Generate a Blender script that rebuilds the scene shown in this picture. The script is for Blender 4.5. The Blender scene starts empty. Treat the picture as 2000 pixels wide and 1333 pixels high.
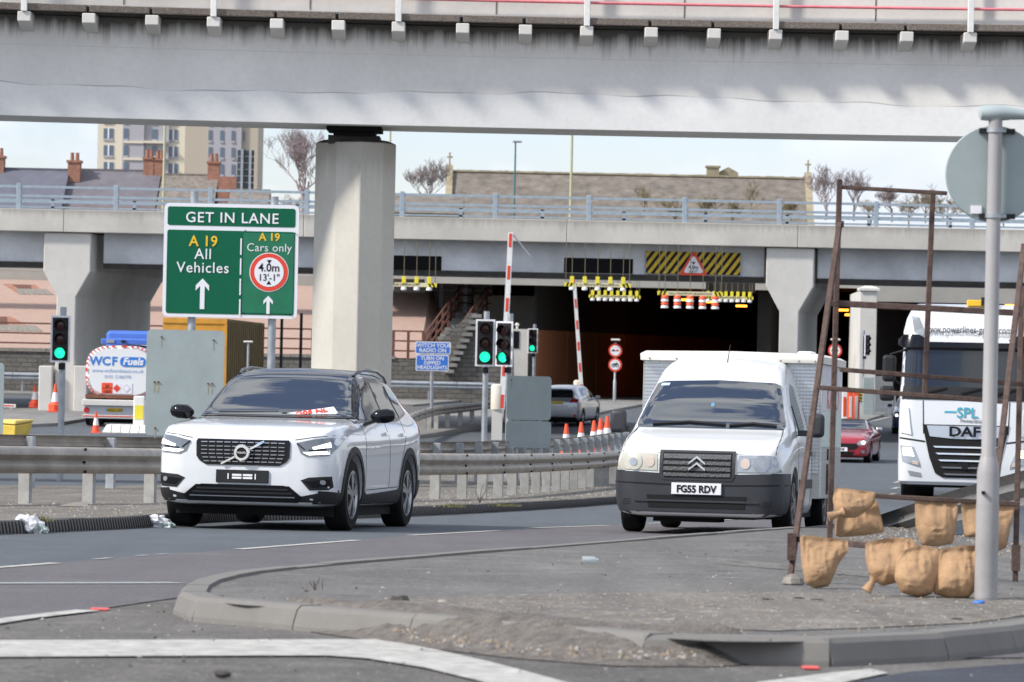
import bpy, bmesh, math, random
from mathutils import Vector, Matrix, Euler
from mathutils.bvhtree import BVHTree
from mathutils.geometry import delaunay_2d_cdt
R = math.radians
random.seed(7)
scene = bpy.context.scene
COL = scene.collection

# ---------------------------------------------------------------- camera
FPX, ROLL, PITCH, ZC = 8000.0, 0.021, 18.5/8000.0, 1.3
cam_d = bpy.data.cameras.new('camera'); cam = bpy.data.objects.new('camera', cam_d); COL.objects.link(cam)
cam_d.sensor_width = 36; cam_d.lens = 36*FPX/2000; cam_d.clip_start = 1; cam_d.clip_end = 6000
cam.matrix_world = Matrix.Translation((0, 0, ZC)) @ Matrix.Rotation(R(90)+PITCH, 4, 'X') @ Matrix.Rotation(ROLL, 4, 'Z')
cam_d.dof.use_dof = True; cam_d.dof.focus_distance = 42; cam_d.dof.aperture_fstop = 8.0
scene.camera = cam
# ---------------------------------------------------------------- sky, sun, exposure
SUN = Vector((-0.90, -0.40, 0.85)).normalized()          # direction towards the sun
elev = math.asin(SUN.z); azim = math.atan2(SUN.x, SUN.y)
world = bpy.data.worlds.new('World'); scene.world = world; world.use_nodes = True
nt = world.node_tree; nt.nodes.clear()
def wn(t, **k):
    n = nt.nodes.new(t)
    for a, b in k.items(): setattr(n, a, b)
    return n
sky = wn('ShaderNodeTexSky', sky_type='NISHITA', sun_disc=False, sun_elevation=elev, sun_rotation=azim)
sky.air_density = 1.0; sky.dust_density = 0.6
tc = wn('ShaderNodeTexCoord'); mp = wn('ShaderNodeMapping'); mp.inputs['Scale'].default_value = (1.0, 1.0, 1.4)
nz = wn('ShaderNodeTexNoise'); nz.inputs['Scale'].default_value = 7.5; nz.inputs['Detail'].default_value = 7; nz.inputs['Roughness'].default_value = .55
cr = wn('ShaderNodeValToRGB'); cr.color_ramp.elements[0].position = .45; cr.color_ramp.elements[1].position = .515
cr.color_ramp.elements[0].color = (.10, .10, .10, 1)
b1 = wn('ShaderNodeBackground'); b1.inputs['Strength'].default_value = .10
b2 = wn('ShaderNodeBackground'); b2.inputs['Strength'].default_value = .74
n2 = wn('ShaderNodeTexNoise'); n2.inputs['Scale'].default_value = 9; n2.inputs['Detail'].default_value = 5
c2 = wn('ShaderNodeValToRGB'); c2.color_ramp.elements[0].color = (.62, .68, .78, 1); c2.color_ramp.elements[1].color = (.95, .975, 1, 1)
c2.color_ramp.elements[0].position = .3; c2.color_ramp.elements[1].position = .6
mx = wn('ShaderNodeMixShader'); ow = wn('ShaderNodeOutputWorld')
L = nt.links.new
L(tc.outputs['Generated'], mp.inputs['Vector']); L(mp.outputs[0], nz.inputs['Vector']); L(mp.outputs[0], n2.inputs['Vector'])
L(nz.outputs['Fac'], cr.inputs['Fac']); L(n2.outputs['Fac'], c2.inputs['Fac']); L(c2.outputs[0], b2.inputs['Color'])
tint = wn('ShaderNodeMix', data_type='RGBA', blend_type='MULTIPLY'); tint.inputs[0].default_value = 1; tint.inputs[7].default_value = (.92, .92, 1.12, 1); L(sky.outputs[0], tint.inputs[6]); L(tint.outputs[2], b1.inputs['Color']); L(cr.outputs[0], mx.inputs['Fac']); L(b1.outputs[0], mx.inputs[1]); L(b2.outputs[0], mx.inputs[2])
L(mx.outputs[0], ow.inputs['Surface'])
sl = bpy.data.lights.new('sun', 'SUN'); sl.energy = 2.7; sl.angle = R(6); sl.color = (1, .95, .87)
so = bpy.data.objects.new('sun', sl); COL.objects.link(so); so.rotation_euler = (-SUN).to_track_quat('-Z', 'Y').to_euler()
vs = scene.view_settings; vs.view_transform = 'Standard'; vs.look = 'None'; vs.exposure = 0.76; vs.gamma = 1; vs.use_curve_mapping = False

# ---------------------------------------------------------------- terrain and pixel helpers
HT = [(-60, .9), (0, .92), (10, 1.1), (20, 1.34), (30, 1.58), (41, 1.84), (60, 2.3), (79, 2.70), (100, 2.97), (118, 3.05), (140, 2.94),
      (151, 2.78), (165, 2.45), (178, 2.25), (195, 2.2), (400, 2.2)]
def h_of(y):
    def lin(y):
        for (a, ha), (b, hb) in zip(HT, HT[1:]):
            if y <= b: return ha+(hb-ha)*max(0, (y-a))/(b-a)
        return HT[-1][1]
    return (lin(y-4)+lin(y-2)+lin(y)+lin(y+2)+lin(y+4))/5
def sstep(t): t = min(1, max(0, t)); return t*t*(3-2*t)
def G(x, y):
    """ground height: the road falls away to the tunnel, the forecourt on the left lies a little higher"""
    return ZC-h_of(y)+.45*sstep((-4.5-x)/5)*sstep((y-88)/22)*sstep((176-y)/22)
cr_, sr_ = math.cos(ROLL), math.sin(ROLL)
def P(px, py, d):
    u = (px-1000)/FPX; v = (666.5-py)/FPX
    return Vector((d*(u*cr_-v*sr_), d, ZC+d*(u*sr_+v*cr_+PITCH)))
def gp(px, py, dz=0.0, d0=6):
    d = d0
    while d < 260:
        p = P(px, py, d)
        if p.z <= G(p.x, d)+dz:
            lo, hi = d-.25, d
            for _ in range(12):
                m = (lo+hi)/2; q = P(px, py, m)
                if q.z <= G(q.x, m)+dz: hi = m
                else: lo = m
            return P(px, py, hi)
        d += .25
    return P(px, py, 260)

# ---------------------------------------------------------------- materials
def mat(name, col, rough=.6, metal=0., var=.0, scale=3., bump=0., bscale=40., coat=0., emit=None, es=0., stretch=None, spec=.5, col2=None, alpha=1., ior=None):
    m = bpy.data.materials.new(name); m.use_nodes = True
    n = m.node_tree; b = n.nodes['Principled BSDF']
    b.inputs['Base Color'].default_value = (*col, 1); b.inputs['Roughness'].default_value = rough; b.inputs['Metallic'].default_value = metal
    b.inputs['Coat Weight'].default_value = coat; b.inputs['Coat Roughness'].default_value = .04; b.inputs['Specular IOR Level'].default_value = spec
    if ior: b.inputs['IOR'].default_value = ior
    if emit: b.inputs['Emission Color'].default_value = (*emit, 1); b.inputs['Emission Strength'].default_value = es
    if alpha < 1: b.inputs['Alpha'].default_value = alpha
    if var or bump:
        t = n.nodes.new('ShaderNodeTexCoord'); mp = n.nodes.new('ShaderNodeMapping'); n.links.new(t.outputs['Object'], mp.inputs['Vector'])
        if stretch: mp.inputs['Scale'].default_value = stretch
    if var:
        x = n.nodes.new('ShaderNodeTexNoise'); x.inputs['Scale'].default_value = scale; x.inputs['Detail'].default_value = 8; x.inputs['Roughness'].default_value = .65
        n.links.new(mp.outputs[0], x.inputs['Vector'])
        c = n.nodes.new('ShaderNodeValToRGB'); n.links.new(x.outputs['Fac'], c.inputs['Fac'])
        lo = col2 or tuple(v*(1-var) for v in col); hi = tuple(min(1, v*(1+var*.6)) for v in col)
        c.color_ramp.elements[0].position = .3; c.color_ramp.elements[1].position = .7
        c.color_ramp.elements[0].color = (*lo, 1); c.color_ramp.elements[1].color = (*hi, 1)
        n.links.new(c.outputs[0], b.inputs['Base Color'])
    if bump:
        x = n.nodes.new('ShaderNodeTexNoise'); x.inputs['Scale'].default_value = bscale; x.inputs['Detail'].default_value = 6
        n.links.new(mp.outputs[0], x.inputs['Vector'])
        bp = n.nodes.new('ShaderNodeBump'); bp.inputs['Strength'].default_value = bump; bp.inputs['Distance'].default_value = .02
        n.links.new(x.outputs['Fac'], bp.inputs['Height']); n.links.new(bp.outputs[0], b.inputs['Normal'])
    return m
class NB:
    """small node builder on top of mat()"""
    def __init__(s, m): s.n = m.node_tree; s.b = s.n.nodes['Principled BSDF']
    def new(s, t, ins=None, **k):
        x = s.n.nodes.new(t)
        for a, v in k.items(): setattr(x, a, v)
        for a, v in (ins or {}).items():
            if hasattr(v, 'is_output'): s.n.links.new(v, x.inputs[a])
            else: x.inputs[a].default_value = v
        return x
    def noise(s, vec, scale, detail=6, rough=.6):
        return s.new('ShaderNodeTexNoise', {'Vector': vec, 'Scale': scale, 'Detail': detail, 'Roughness': rough}).outputs['Fac']
    def coords(s, scale=(1, 1, 1)):
        t = s.new('ShaderNodeTexCoord'); return s.new('ShaderNodeMapping', {'Vector': t.outputs['Object'], 'Scale': scale}).outputs[0]
    def ramp(s, f, p0, p1, c0=(0, 0, 0, 1), c1=(1, 1, 1, 1)):
        if p0 > p1: p0, p1, c0, c1 = p1, p0, c1, c0
        r = s.new('ShaderNodeValToRGB', {'Fac': f}); e = r.color_ramp.elements
        e[0].position, e[1].position, e[0].color, e[1].color = p0, p1, c0, c1
        return r.outputs[0]
    def mix(s, f, a, b, blend='MIX'):
        x = s.new('ShaderNodeMix', data_type='RGBA', blend_type=blend)
        for i, v in ((0, f), (6, a), (7, b)):
            if hasattr(v, 'is_output'): s.n.links.new(v, x.inputs[i])
            else: x.inputs[i].default_value = v
        return x.outputs[2]
    def math(s, op, a, b=0.):
        x = s.new('ShaderNodeMath', operation=op)
        for i, v in ((0, a), (1, b)):
            if hasattr(v, 'is_output'): s.n.links.new(v, x.inputs[i])
            else: x.inputs[i].default_value = v
        return x.outputs[0]
    def col(s, o): s.n.links.new(o, s.b.inputs['Base Color'])
    def bump(s, h, st=.3, dist=.02):
        bp = s.new('ShaderNodeBump', {'Height': h, 'Strength': st, 'Distance': dist}); s.n.links.new(bp.outputs[0], s.b.inputs['Normal'])
    def sep(s, vec): return s.new('ShaderNodeSeparateXYZ', {'Vector': vec}).outputs
def g4(v): return (v[0], v[1], v[2], 1)

def asphalt(name, base, light=.25, speck=.5, grit=260, cracks=0.):
    m = mat(name, base, .88, spec=.3); b = NB(m); v = b.coords()
    big = b.noise(v, .35, 5); f = b.noise(v, grit/6, 4, .8); streak = b.noise(b.coords((2.2, .12, 1)), 1.2, 5)
    c = b.mix(b.ramp(big, .3, .7), g4([x*(1-light) for x in base]), g4([x*(1+light) for x in base]))
    c = b.mix(b.ramp(streak, .35, .75), c, g4([x*(1-light*1.2) for x in base]))
    pt = b.noise(v, 1.7, 7, .6); c = b.mix(b.math('MULTIPLY', b.ramp(pt, .55, .68), .55), c, g4([x*(1+light*2.2) for x in base])); c = b.mix(b.math('MULTIPLY', b.ramp(pt, .40, .30), .6), c, g4([x*(1-light*2.2) for x in base]))
    c = b.mix(b.ramp(f, .56, .70), c, g4([min(1, x*(1+speck*2.2)+.02) for x in base]))
    c = b.mix(b.ramp(f, .42, .30), c, g4([x*.55 for x in base]))
    if cracks:
        wob = b.new('ShaderNodeVectorMath', {0: v, 1: b.new('ShaderNodeTexNoise', {'Vector': v, 'Scale': 2.5, 'Detail': 6.}).outputs['Color']}, operation='ADD').outputs[0]
        e = b.new('ShaderNodeTexVoronoi', {'Vector': wob, 'Scale': .55}, feature='DISTANCE_TO_EDGE').outputs['Distance']
        k = b.math('MULTIPLY', b.ramp(e, .010, .003), b.math('MULTIPLY', b.ramp(b.noise(v, .9, 3), .48, .60), cracks)); c = b.mix(k, c, g4([x*.35 for x in base]))
        oil = b.noise(b.coords((1, .6, 1)), .8, 4); c = b.mix(b.math('MULTIPLY', b.ramp(oil, .62, .72), .5), c, g4([x*.5 for x in base]))
    b.col(c); b.bump(f, .5, .01); return m
def concrete(name, base, dirt=(.10, .09, .075), streaks=.6, blotch=.25, zt=None, zb=None, pits=True):
    """cast concrete: blotches, pits and rain streaks that start at the weathered top edge zt"""
    m = mat(name, base, .85, spec=.3); b = NB(m); v = b.coords()
    big = b.noise(v, .5, 6); fine = b.noise(v, 9, 8, .7)
    c = b.mix(b.ramp(big, .32, .68), g4([x*(1-blotch) for x in base]), g4([min(1, x*(1+blotch*.35)) for x in base]))
    c = b.mix(b.math('MULTIPLY', b.ramp(fine, .45, .75), .22), c, g4([x*.6 for x in base]))
    if zt is not None:
        st = b.noise(b.coords((3.4, 3.4, .05)), 1.6, 9, .75); st2 = b.noise(b.coords((.8, .8, .03)), 1.1, 4)
        z = b.sep(v)[2]
        g = b.math('DIVIDE', b.math('SUBTRACT', z, zb), zt-zb)
        thr = b.math('ADD', b.math('MULTIPLY', b.math('POWER', b.math('MAXIMUM', g, 0.), 6.5), .60), b.math('MULTIPLY', g, .10))
        k = b.math('ADD', b.math('MULTIPLY', st, .75), b.math('ADD', thr, b.math('MULTIPLY', st2, .25)))
        c = b.mix(b.math('MULTIPLY', b.ramp(k, .70, .98), streaks), c, g4(dirt))
    if pits:
        p = b.new('ShaderNodeTexVoronoi', {'Vector': v, 'Scale': 5.}).outputs['Distance']
        c = b.mix(b.math('MULTIPLY', b.ramp(p, .035, .02), .6), c, g4([x*.25 for x in base]))
    b.col(c); b.bump(fine, .25, .01); return m
M = {}
M['road'] = asphalt('asphalt_blue_grey', (.098, .110, .124), .12, .35)
M['lane'] = asphalt('asphalt_purple_grey', (.125, .117, .124), .12, .55)
M['ground'] = asphalt('asphalt_old', (.125, .118, .11), .26, .9, 200, .8)
M['newtar'] = asphalt('asphalt_fresh', (.045, .05, .065), .2, .6)
M['island'] = asphalt('tarmac_island', (.142, .137, .130), .24, .8, 160, .8)
M['grit'] = asphalt('gritty_tarmac', (.165, .152, .135), .30, 1.2, 120)
M['pave'] = asphalt('pavement_grey', (.24, .235, .225), .2, .5, 120)
M['kerb'] = concrete('kerb_concrete', (.235, .225, .21), blotch=.35)
M['kerbdark'] = concrete('drain_kerb', (.17, .16, .15), blotch=.35)
M['fb'] = concrete('footbridge_concrete', (.77, .755, .72), (.055, .05, .042), .88, .12, zt=1.92, zb=0.)
M['fbtop'] = concrete('footbridge_white', (.72, .70, .66), blotch=.15)
M['agg'] = mat('exposed_aggregate', (.20, .17, .145), .95, var=.5, scale=28, bump=.8, bscale=60)
M['column'] = concrete('column_concrete', (.60, .575, .51), (.10, .09, .08), .35, .10, zt=6.45, zb=3.0)
M['rb'] = concrete('road_bridge_concrete', (.58, .555, .505), (.16, .15, .13), .45, .18, zt=1.85, zb=.2, pits=False)
M['rbbeam'] = concrete('bridge_beam_grey', (.68, .70, .72), (.14, .14, .15), .5, .35, pits=False)
M['pier'] = concrete('pier_concrete', (.64, .625, .585), blotch=.16, pits=False)
M['black'] = mat('black_paint', (.010, .010, .011), .7, spec=.08)
M['darkgrey'] = mat('dark_soffit', (.05, .046, .042), .95, var=.4)  # blotchy dark grey for soffits, decks, column cap and bearing plinth
M['galv'] = mat('galvanised_steel', (.42, .45, .48), .5, .65, var=.28, scale=6, bump=.05)
M['galvdull'] = mat('weathered_barrier_steel', (.42, .385, .34), .55, .45, var=.3, scale=3, stretch=(1, 1, .3))
M['railblue'] = mat('blue_grey_rail_paint', (.34, .41, .47), .6, .1, var=.2, scale=5)
M['whitepaint'] = mat('white_paint', (.78, .78, .76), .55, var=.12, scale=6)
M['pink'] = mat('pink_rail_paint', (.72, .20, .23), .5, var=.2, scale=9)
M['roadwhite'] = mat('road_marking_white', (.45, .44, .41), .8, var=.45, scale=11, bump=.2)
M['roadworn'] = mat('worn_road_marking', (.30, .31, .32), .85, var=.3, scale=9)
M['rust'] = mat('rusty_steel', (.115, .075, .062), .8, .2, var=.5, scale=14, bump=.3, bscale=60)
M['rustrail'] = mat('rusty_railing', (.16, .07, .05), .8, .1, var=.4, scale=8)
M['signback'] = mat('sign_back_grey_green', (.33, .39, .395), .55, .1, var=.12, scale=2.5)
M['rough'] = mat('stone_rubble', (.26, .24, .21), .95, var=.5, scale=12, bump=.8, bscale=20)
M['signgreen'] = mat('sign_green', (.004, .118, .060), .45, var=.06, scale=3, spec=.2)
M['signwhite'] = mat('sign_white', (.80, .81, .85), .4)
M['signyellow'] = mat('sign_yellow', (.80, .52, .03), .4)
M['signred'] = mat('sign_red', (.72, .06, .03), .4)
M['signblue'] = mat('sign_blue', (.045, .19, .66), .4)
M['signblack'] = mat('sign_black', (.012, .013, .02), .5, spec=.15)
M['hazyellow'] = mat('hazard_yellow', (.62, .43, .02), .6, var=.3, scale=10)
M['brightyellow'] = mat('bright_yellow', (.80, .68, .05), .5)
M['cream'] = mat('cream_board', (.72, .66, .42), .6)
M['chain'] = mat('chain_steel', (.20, .18, .11), .6, .4)
M['orange'] = mat('cone_orange', (.85, .10, .035), .5)
M['reflwhite'] = mat('cone_white', (.80, .80, .80), .5)
M['rubber'] = mat('tyre_rubber', (.012, .012, .013), .85, spec=.2, bump=.2, bscale=80)
M['plastic'] = mat('black_plastic', (.018, .019, .021), .55, spec=.3, bump=.1, bscale=150)
M['greyplastic'] = mat('dark_grey_plastic', (.030, .033, .040), .55, var=.15, scale=5)
M['gloss'] = mat('gloss_black', (.006, .007, .010), .12, spec=.35)
M['carwhite'] = mat('white_car_paint', (.69, .71, .735), .25, coat=1)
M['vanwhite'] = mat('white_van_paint', (.68, .69, .69), .3, coat=.7, var=.05, scale=2)
M['vandirty'] = mat('dirty_white_panel', (.60, .61, .59), .5, var=.15, scale=3)
M['silver'] = mat('silver_car_paint', (.50, .54, .60), .28, .45, coat=.8)
M['red'] = mat('red_car_paint', (.36, .018, .035), .25, .1, coat=1)
M['navy'] = mat('navy_car_paint', (.02, .045, .13), .25, .2, coat=1)
M['glass'] = mat('window_glass', (.012, .018, .025), .02, ior=2.25, spec=.8)
M['glassdark'] = mat('dark_cab_glass', (.010, .016, .024), .02, ior=1.65)
M['lens'] = mat('lamp_lens', (.35, .38, .41), .08, .3, coat=1)
M['haze_lens'] = mat('hazed_lamp_lens', (.55, .53, .45), .25, .2, coat=.6)
M['lamp'] = mat('headlamp_lit', (1, 1, 1), .3, emit=(1, .98, .92), es=1.6)
M['lampwarm'] = mat('headlamp_warm', (1, .95, .8), .3, emit=(1, .88, .62), es=1.6)
M['chrome'] = mat('chrome', (.75, .76, .78), .12, 1.)
M['alloy'] = mat('alloy_wheel', (.42, .43, .46), .28, .9)
M['steelgrey'] = mat('wheel_grey', (.25, .25, .25), .5, .6, var=.2)
M['tread'] = mat('chequer_plate', (.55, .57, .59), .30, .8); _b = NB(M['tread']); _v = _b.sep(_b.coords())
_q = _b.math('ADD', _v[0], _v[1]); _w = _b.math('MULTIPLY', _b.math('SINE', _b.math('MULTIPLY', _b.math('ADD', _q, _v[2]), 85.)), _b.math('SINE', _b.math('MULTIPLY', _b.math('SUBTRACT', _q, _v[2]), 85.)))
_b.bump(_w, .14, .006)
M['plate'] = mat('number_plate_white', (.80, .81, .83), .4)
M['yplate'] = mat('number_plate_yellow', (.75, .55, .06), .4)
M['lensdark'] = mat('smoked_lamp_lens', (.16, .18, .20), .08, .3, coat=1)
M['amber'] = mat('amber_lens', (.60, .50, .42), .2, coat=.6)
M['tail'] = mat('tail_lamp_red', (.50, .02, .025), .15, coat=1)
M['dark'] = mat('dark_recess', (.006, .006, .007), .9)
M['green_on'] = mat('green_signal_lit', (.02, .7, .4), .3, emit=(.01, .80, .38), es=1.0)
M['red_off'] = mat('red_signal_off', (.05, .006, .006), .25)
M['amber_off'] = mat('amber_signal_off', (.045, .012, .006), .25)
M['sand'] = mat('sandbag_weave', (.49, .305, .17), .9, var=.3, scale=5, bump=.35, bscale=120, col2=(.29, .185, .105))
M['sodium'] = mat('sodium_lamp', (1, .5, .1), .4, emit=(1, .30, .03), es=3.5)
M['redlamp'] = mat('red_lamp', (1, .1, .1), .4, emit=(1, .05, .03), es=5)

# ---------------------------------------------------------------- mesh helpers
ROOTM = {}
def thing(name, label, cat, loc=(0, 0, 0), rot=(0, 0, 0), group=None, kind=None):
    o = bpy.data.objects.new(name, None); COL.objects.link(o); o.empty_display_size = .2
    o.location = loc; o.rotation_euler = rot
    ROOTM[o.name] = Matrix.Translation(loc) @ Euler(rot).to_matrix().to_4x4()
    return tag(o, label, cat, group, kind)
def tag(o, label=None, cat=None, group=None, kind=None):
    if label: o['label'] = label
    if cat: o['category'] = cat
    if group: o['group'] = group
    if kind: o['kind'] = kind
    return o
def rootm(o):
    if o is None: return Matrix.Identity(4)
    return ROOTM.get(o.name) or (rootm(o.parent) if o.parent else Matrix.Identity(4))
def link(name, me, m, parent):
    o = bpy.data.objects.new(name, me); COL.objects.link(o)
    if m: me.materials.append(M[m] if isinstance(m, str) else m)
    if parent: o.parent = parent
    return o
class MB:
    def __init__(s): s.v = []; s.f = []
    def add(s, vs, fs):
        n = len(s.v); s.v += [Vector(v) for v in vs]; s.f += [[i+n for i in f] for f in fs]; return s
    def bx(s, x0, x1, y0, y1, z0, z1):
        return s.add([(x0, y0, z0), (x1, y0, z0), (x1, y1, z0), (x0, y1, z0), (x0, y0, z1), (x1, y0, z1), (x1, y1, z1), (x0, y1, z1)],
                     [(0, 3, 2, 1), (4, 5, 6, 7), (0, 1, 5, 4), (1, 2, 6, 5), (2, 3, 7, 6), (3, 0, 4, 7)])
    def box(s, c, size, rot=None):
        a = MB().bx(-size[0]/2, size[0]/2, -size[1]/2, size[1]/2, -size[2]/2, size[2]/2)
        m = (rot or Matrix.Identity(3)); return s.add([m @ v+Vector(c) for v in a.v], a.f)
    def beam(s, p0, p1, w, h, up=(0, 0, 1)):
        p0, p1 = Vector(p0), Vector(p1); y = (p1-p0).normalized(); x = y.cross(Vector(up)).normalized(); z = x.cross(y)
        q = []
        for p in (p0, p1): q += [p+x*a*w/2+z*b*h/2 for a, b in ((-1, -1), (1, -1), (1, 1), (-1, 1))]
        return s.add(q, [(3, 2, 1, 0), (4, 5, 6, 7), (0, 1, 5, 4), (1, 2, 6, 5), (2, 3, 7, 6), (3, 0, 4, 7)])
    def tube(s, p0, p1, r0, r1=None, n=10, cap=True):
        return s.path([p0, p1], [r0, r0 if r1 is None else r1], n, cap)
    def path(s, pts, r, n=8, cap=True):
        pts = [Vector(p) for p in pts]; rs = r if isinstance(r, (list, tuple)) else [r]*len(pts); rings = []
        ref = None
        for i, p in enumerate(pts):
            t = (pts[min(i+1, len(pts)-1)]-pts[max(i-1, 0)]).normalized()
            a = ref if ref is not None and abs(ref.dot(t)) < .9 else (Vector((0, 0, 1)) if abs(t.z) < .9 else Vector((1, 0, 0)))
            x = t.cross(a).normalized(); y = x.cross(t).normalized(); ref = y
            rings.append([p+(x*math.cos(k*2*math.pi/n)+y*math.sin(k*2*math.pi/n))*rs[i] for k in range(n)])
        return s.loft(rings, cap)
    def loft(s, rings, cap=True, closed=True):
        n = len(rings[0]); vs = [p for r in rings for p in r]; fs = []
        for i in range(len(rings)-1):
            for k in range(n if closed else n-1):
                a, b = i*n+k, i*n+(k+1) % n; fs.append((a, b, b+n, a+n))
        if cap: fs.append(tuple(range(n-1, -1, -1))); fs.append(tuple((len(rings)-1)*n+k for k in range(n)))
        return s.add(vs, fs)
    def prism(s, pts, vec):
        pts = [Vector(p) for p in pts]; vec = Vector(vec); return s.loft([pts, [p+vec for p in pts]])
    def lathe(s, c, prof, n=20, axis='Z', cap=True):
        rings = []
        for r, h in prof:
            ring = []
            for k in range(n):
                a = 2*math.pi*k/n; u, w = r*math.cos(a), r*math.sin(a)
                ring.append(Vector(c)+Vector({'Z': (u, w, h), 'Y': (u, h, w), 'X': (h, u, w)}[axis]))
            rings.append(ring)
        return s.loft(rings, cap)
    def mesh(s, name):
        me = bpy.data.meshes.new(name); me.from_pydata([tuple(v) for v in s.v], [], s.f); me.validate()
        bm = bmesh.new(); bm.from_mesh(me); bmesh.ops.recalc_face_normals(bm, faces=bm.faces); bm.to_mesh(me); bm.free(); return me
    def build(s, name, m, parent=None, world=True, smooth=0, bevel=0, seg=1):
        if world and parent is not None:
            inv = rootm(parent).inverted(); s.v = [inv @ v for v in s.v]
        me = s.mesh(name)
        if smooth:
            me.polygons.foreach_set('use_smooth', [True]*len(me.polygons)); me.set_sharp_from_angle(angle=R(smooth))
        o = link(name, me, m, parent)
        if bevel:
            b = o.modifiers.new('bevel', 'BEVEL'); b.width = bevel; b.segments = seg; b.limit_method = 'ANGLE'; b.angle_limit = R(40)
        return o
def struct(o): o['kind'] = 'structure'; return o
FONT = None
def text(s, size, origin, parent, m, name='lettering', right=(1, 0, 0), up=(0, 0, 1), align='CENTER', bold=0., ext=.003, world=True, sx=1., spacing=1., shear=0.):
    """flat lettering whose baseline centre is at origin"""
    c = bpy.data.curves.new(name, 'FONT'); c.body = s; c.size = size; c.align_x = align; c.extrude = ext; c.offset = bold; c.space_character = spacing; c.shear = shear
    c.resolution_u = 3
    o = bpy.data.objects.new(name, c); COL.objects.link(o)
    me = bpy.data.meshes.new_from_object(o); COL.objects.unlink(o); bpy.data.objects.remove(o); bpy.data.curves.remove(c)
    rt, u = Vector(right).normalized(), Vector(up).normalized(); nrm = rt.cross(u)
    mt = Matrix((rt*sx, u, nrm)).transposed().to_4x4(); mt.translation = Vector(origin)
    if world and parent is not None: mt = rootm(parent).inverted() @ mt
    me.transform(mt); return link(name, me, m, parent)
def poly_inside(p, poly):
    x, y = p; c = False; n = len(poly)
    for i in range(n):
        x0, y0 = poly[i]; x1, y1 = poly[i-1]
        if (y0 > y) != (y1 > y) and x < (x1-x0)*(y-y0)/(y1-y0)+x0: c = not c
    return c
def tri_fill(poly, step):
    """constrained triangulation of a 2-D outline with inner grid points -> (points, tris, boundary count)"""
    b = []
    for i, p in enumerate(poly):
        q = poly[(i+1) % len(poly)]; n = max(1, int(math.dist(p, q)/step))
        b += [(p[0]+(q[0]-p[0])*k/n, p[1]+(q[1]-p[1])*k/n) for k in range(n)]
    xs = [p[0] for p in b]; ys = [p[1] for p in b]; pts = list(b)
    x = min(xs)+step/2
    while x < max(xs):
        y = min(ys)+step/2
        while y < max(ys):
            if poly_inside((x, y), b): pts.append((x, y))
            y += step
        x += step
    n = len(b)
    vo, eo, fo, _, _, _ = delaunay_2d_cdt([Vector(p) for p in pts], [(i, (i+1) % n) for i in range(n)], [list(range(n))], 1, 1e-5)
    return [tuple(v) for v in vo], [tuple(f) for f in fo], n
def sheet(name, poly, dz, m, step=2.0, skirt=0., kind='structure', parent=None):
    """a surface laid over the terrain, dz above it; skirt gives a raised island its sides"""
    pts, tris, n = tri_fill(poly, step); mb = MB()
    vs = [(x, y, G(x, y)+dz) for x, y in pts]; fs = list(tris)
    if skirt:
        cnt = {}
        for t in tris:
            for a, b in ((t[0], t[1]), (t[1], t[2]), (t[2], t[0])): cnt.setdefault(frozenset((a, b)), []).append((a, b))
        base = len(vs); vs += [(x, y, G(x, y)+dz-skirt) for x, y in pts]
        for e in cnt.values():
            if len(e) == 1: a, b = e[0]; fs.append((b, a, a+base, b+base))
    mb.add(vs, fs); o = mb.build(name, m, parent)
    if kind: o['kind'] = kind
    return o
def gpoly(pixels, dz=0.): return [tuple(gp(x, y, dz).xy) for x, y in pixels]
def dup(root, loc=None, rot=None):
    r = root.copy(); COL.objects.link(r)
    if loc is not None: r.location = loc
    if rot is not None: r.rotation_euler = rot
    ROOTM[r.name] = Matrix.Translation(r.location) @ r.rotation_euler.to_matrix().to_4x4()
    for ch in list(root.children):
        c = ch.copy(); COL.objects.link(c); c.parent = r
        for g in list(ch.children): d = g.copy(); COL.objects.link(d); d.parent = c
    return r
def polyline(pts, step):
    """resample a polyline of (x,y) at an even step"""
    out = []; acc = 0.; pts = [Vector(p) for p in pts]
    seg = [(a, b, (b-a).length) for a, b in zip(pts, pts[1:])]; tot = sum(s[2] for s in seg); n = max(1, round(tot/step))
    for k in range(n+1):
        t = tot*k/n
        for a, b, l in seg:
            if t <= l+1e-9: out.append(a+(b-a)*(t/l)); break
            t -= l
    return out
def smoothline(pts, n=8):
    pts = [Vector(p) for p in pts]; out = []
    for i in range(len(pts)-1):
        p0, p1, p2, p3 = pts[max(i-1, 0)], pts[i], pts[i+1], pts[min(i+2, len(pts)-1)]
        for k in range(n):
            t = k/n; out.append(.5*((2*p1)+(p2-p0)*t+(2*p0-5*p1+4*p2-p3)*t*t+(3*p1-p0-3*p2+p3)*t**3))
    return out+[pts[-1]]

# ================================================================ ground, roads, islands
def ground_sheet():
    xs = [-900, -300, -120, -70]+[-50+4*i for i in range(26)]+[70, 120, 300, 900]
    ys = [-60, -20, 0]+[4+3*i for i in range(66)]+[205, 300]
    vs = [(x, y, G(x, y)) for y in ys for x in xs]; n = len(xs)
    fs = [(j*n+i, j*n+i+1, (j+1)*n+i+1, (j+1)*n+i) for j in range(len(ys)-1) for i in range(n-1)]
    return struct(MB().add(vs, fs).build('ground', 'ground', smooth=60))
ground_sheet()
# the land above and behind the tunnel portal, out to the horizon
struct(MB().add([(-2500, 192, 4.9), (2500, 192, 4.9), (2500, 215, 5.2), (-2500, 215, 5.2), (2500, 4500, 6), (-2500, 4500, 6)], [(0, 1, 2, 3), (3, 2, 4, 5)]).build('hill', mat('far_scrub_ground', (.16, .135, .085), .95, var=.4, scale=.2)))

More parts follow.
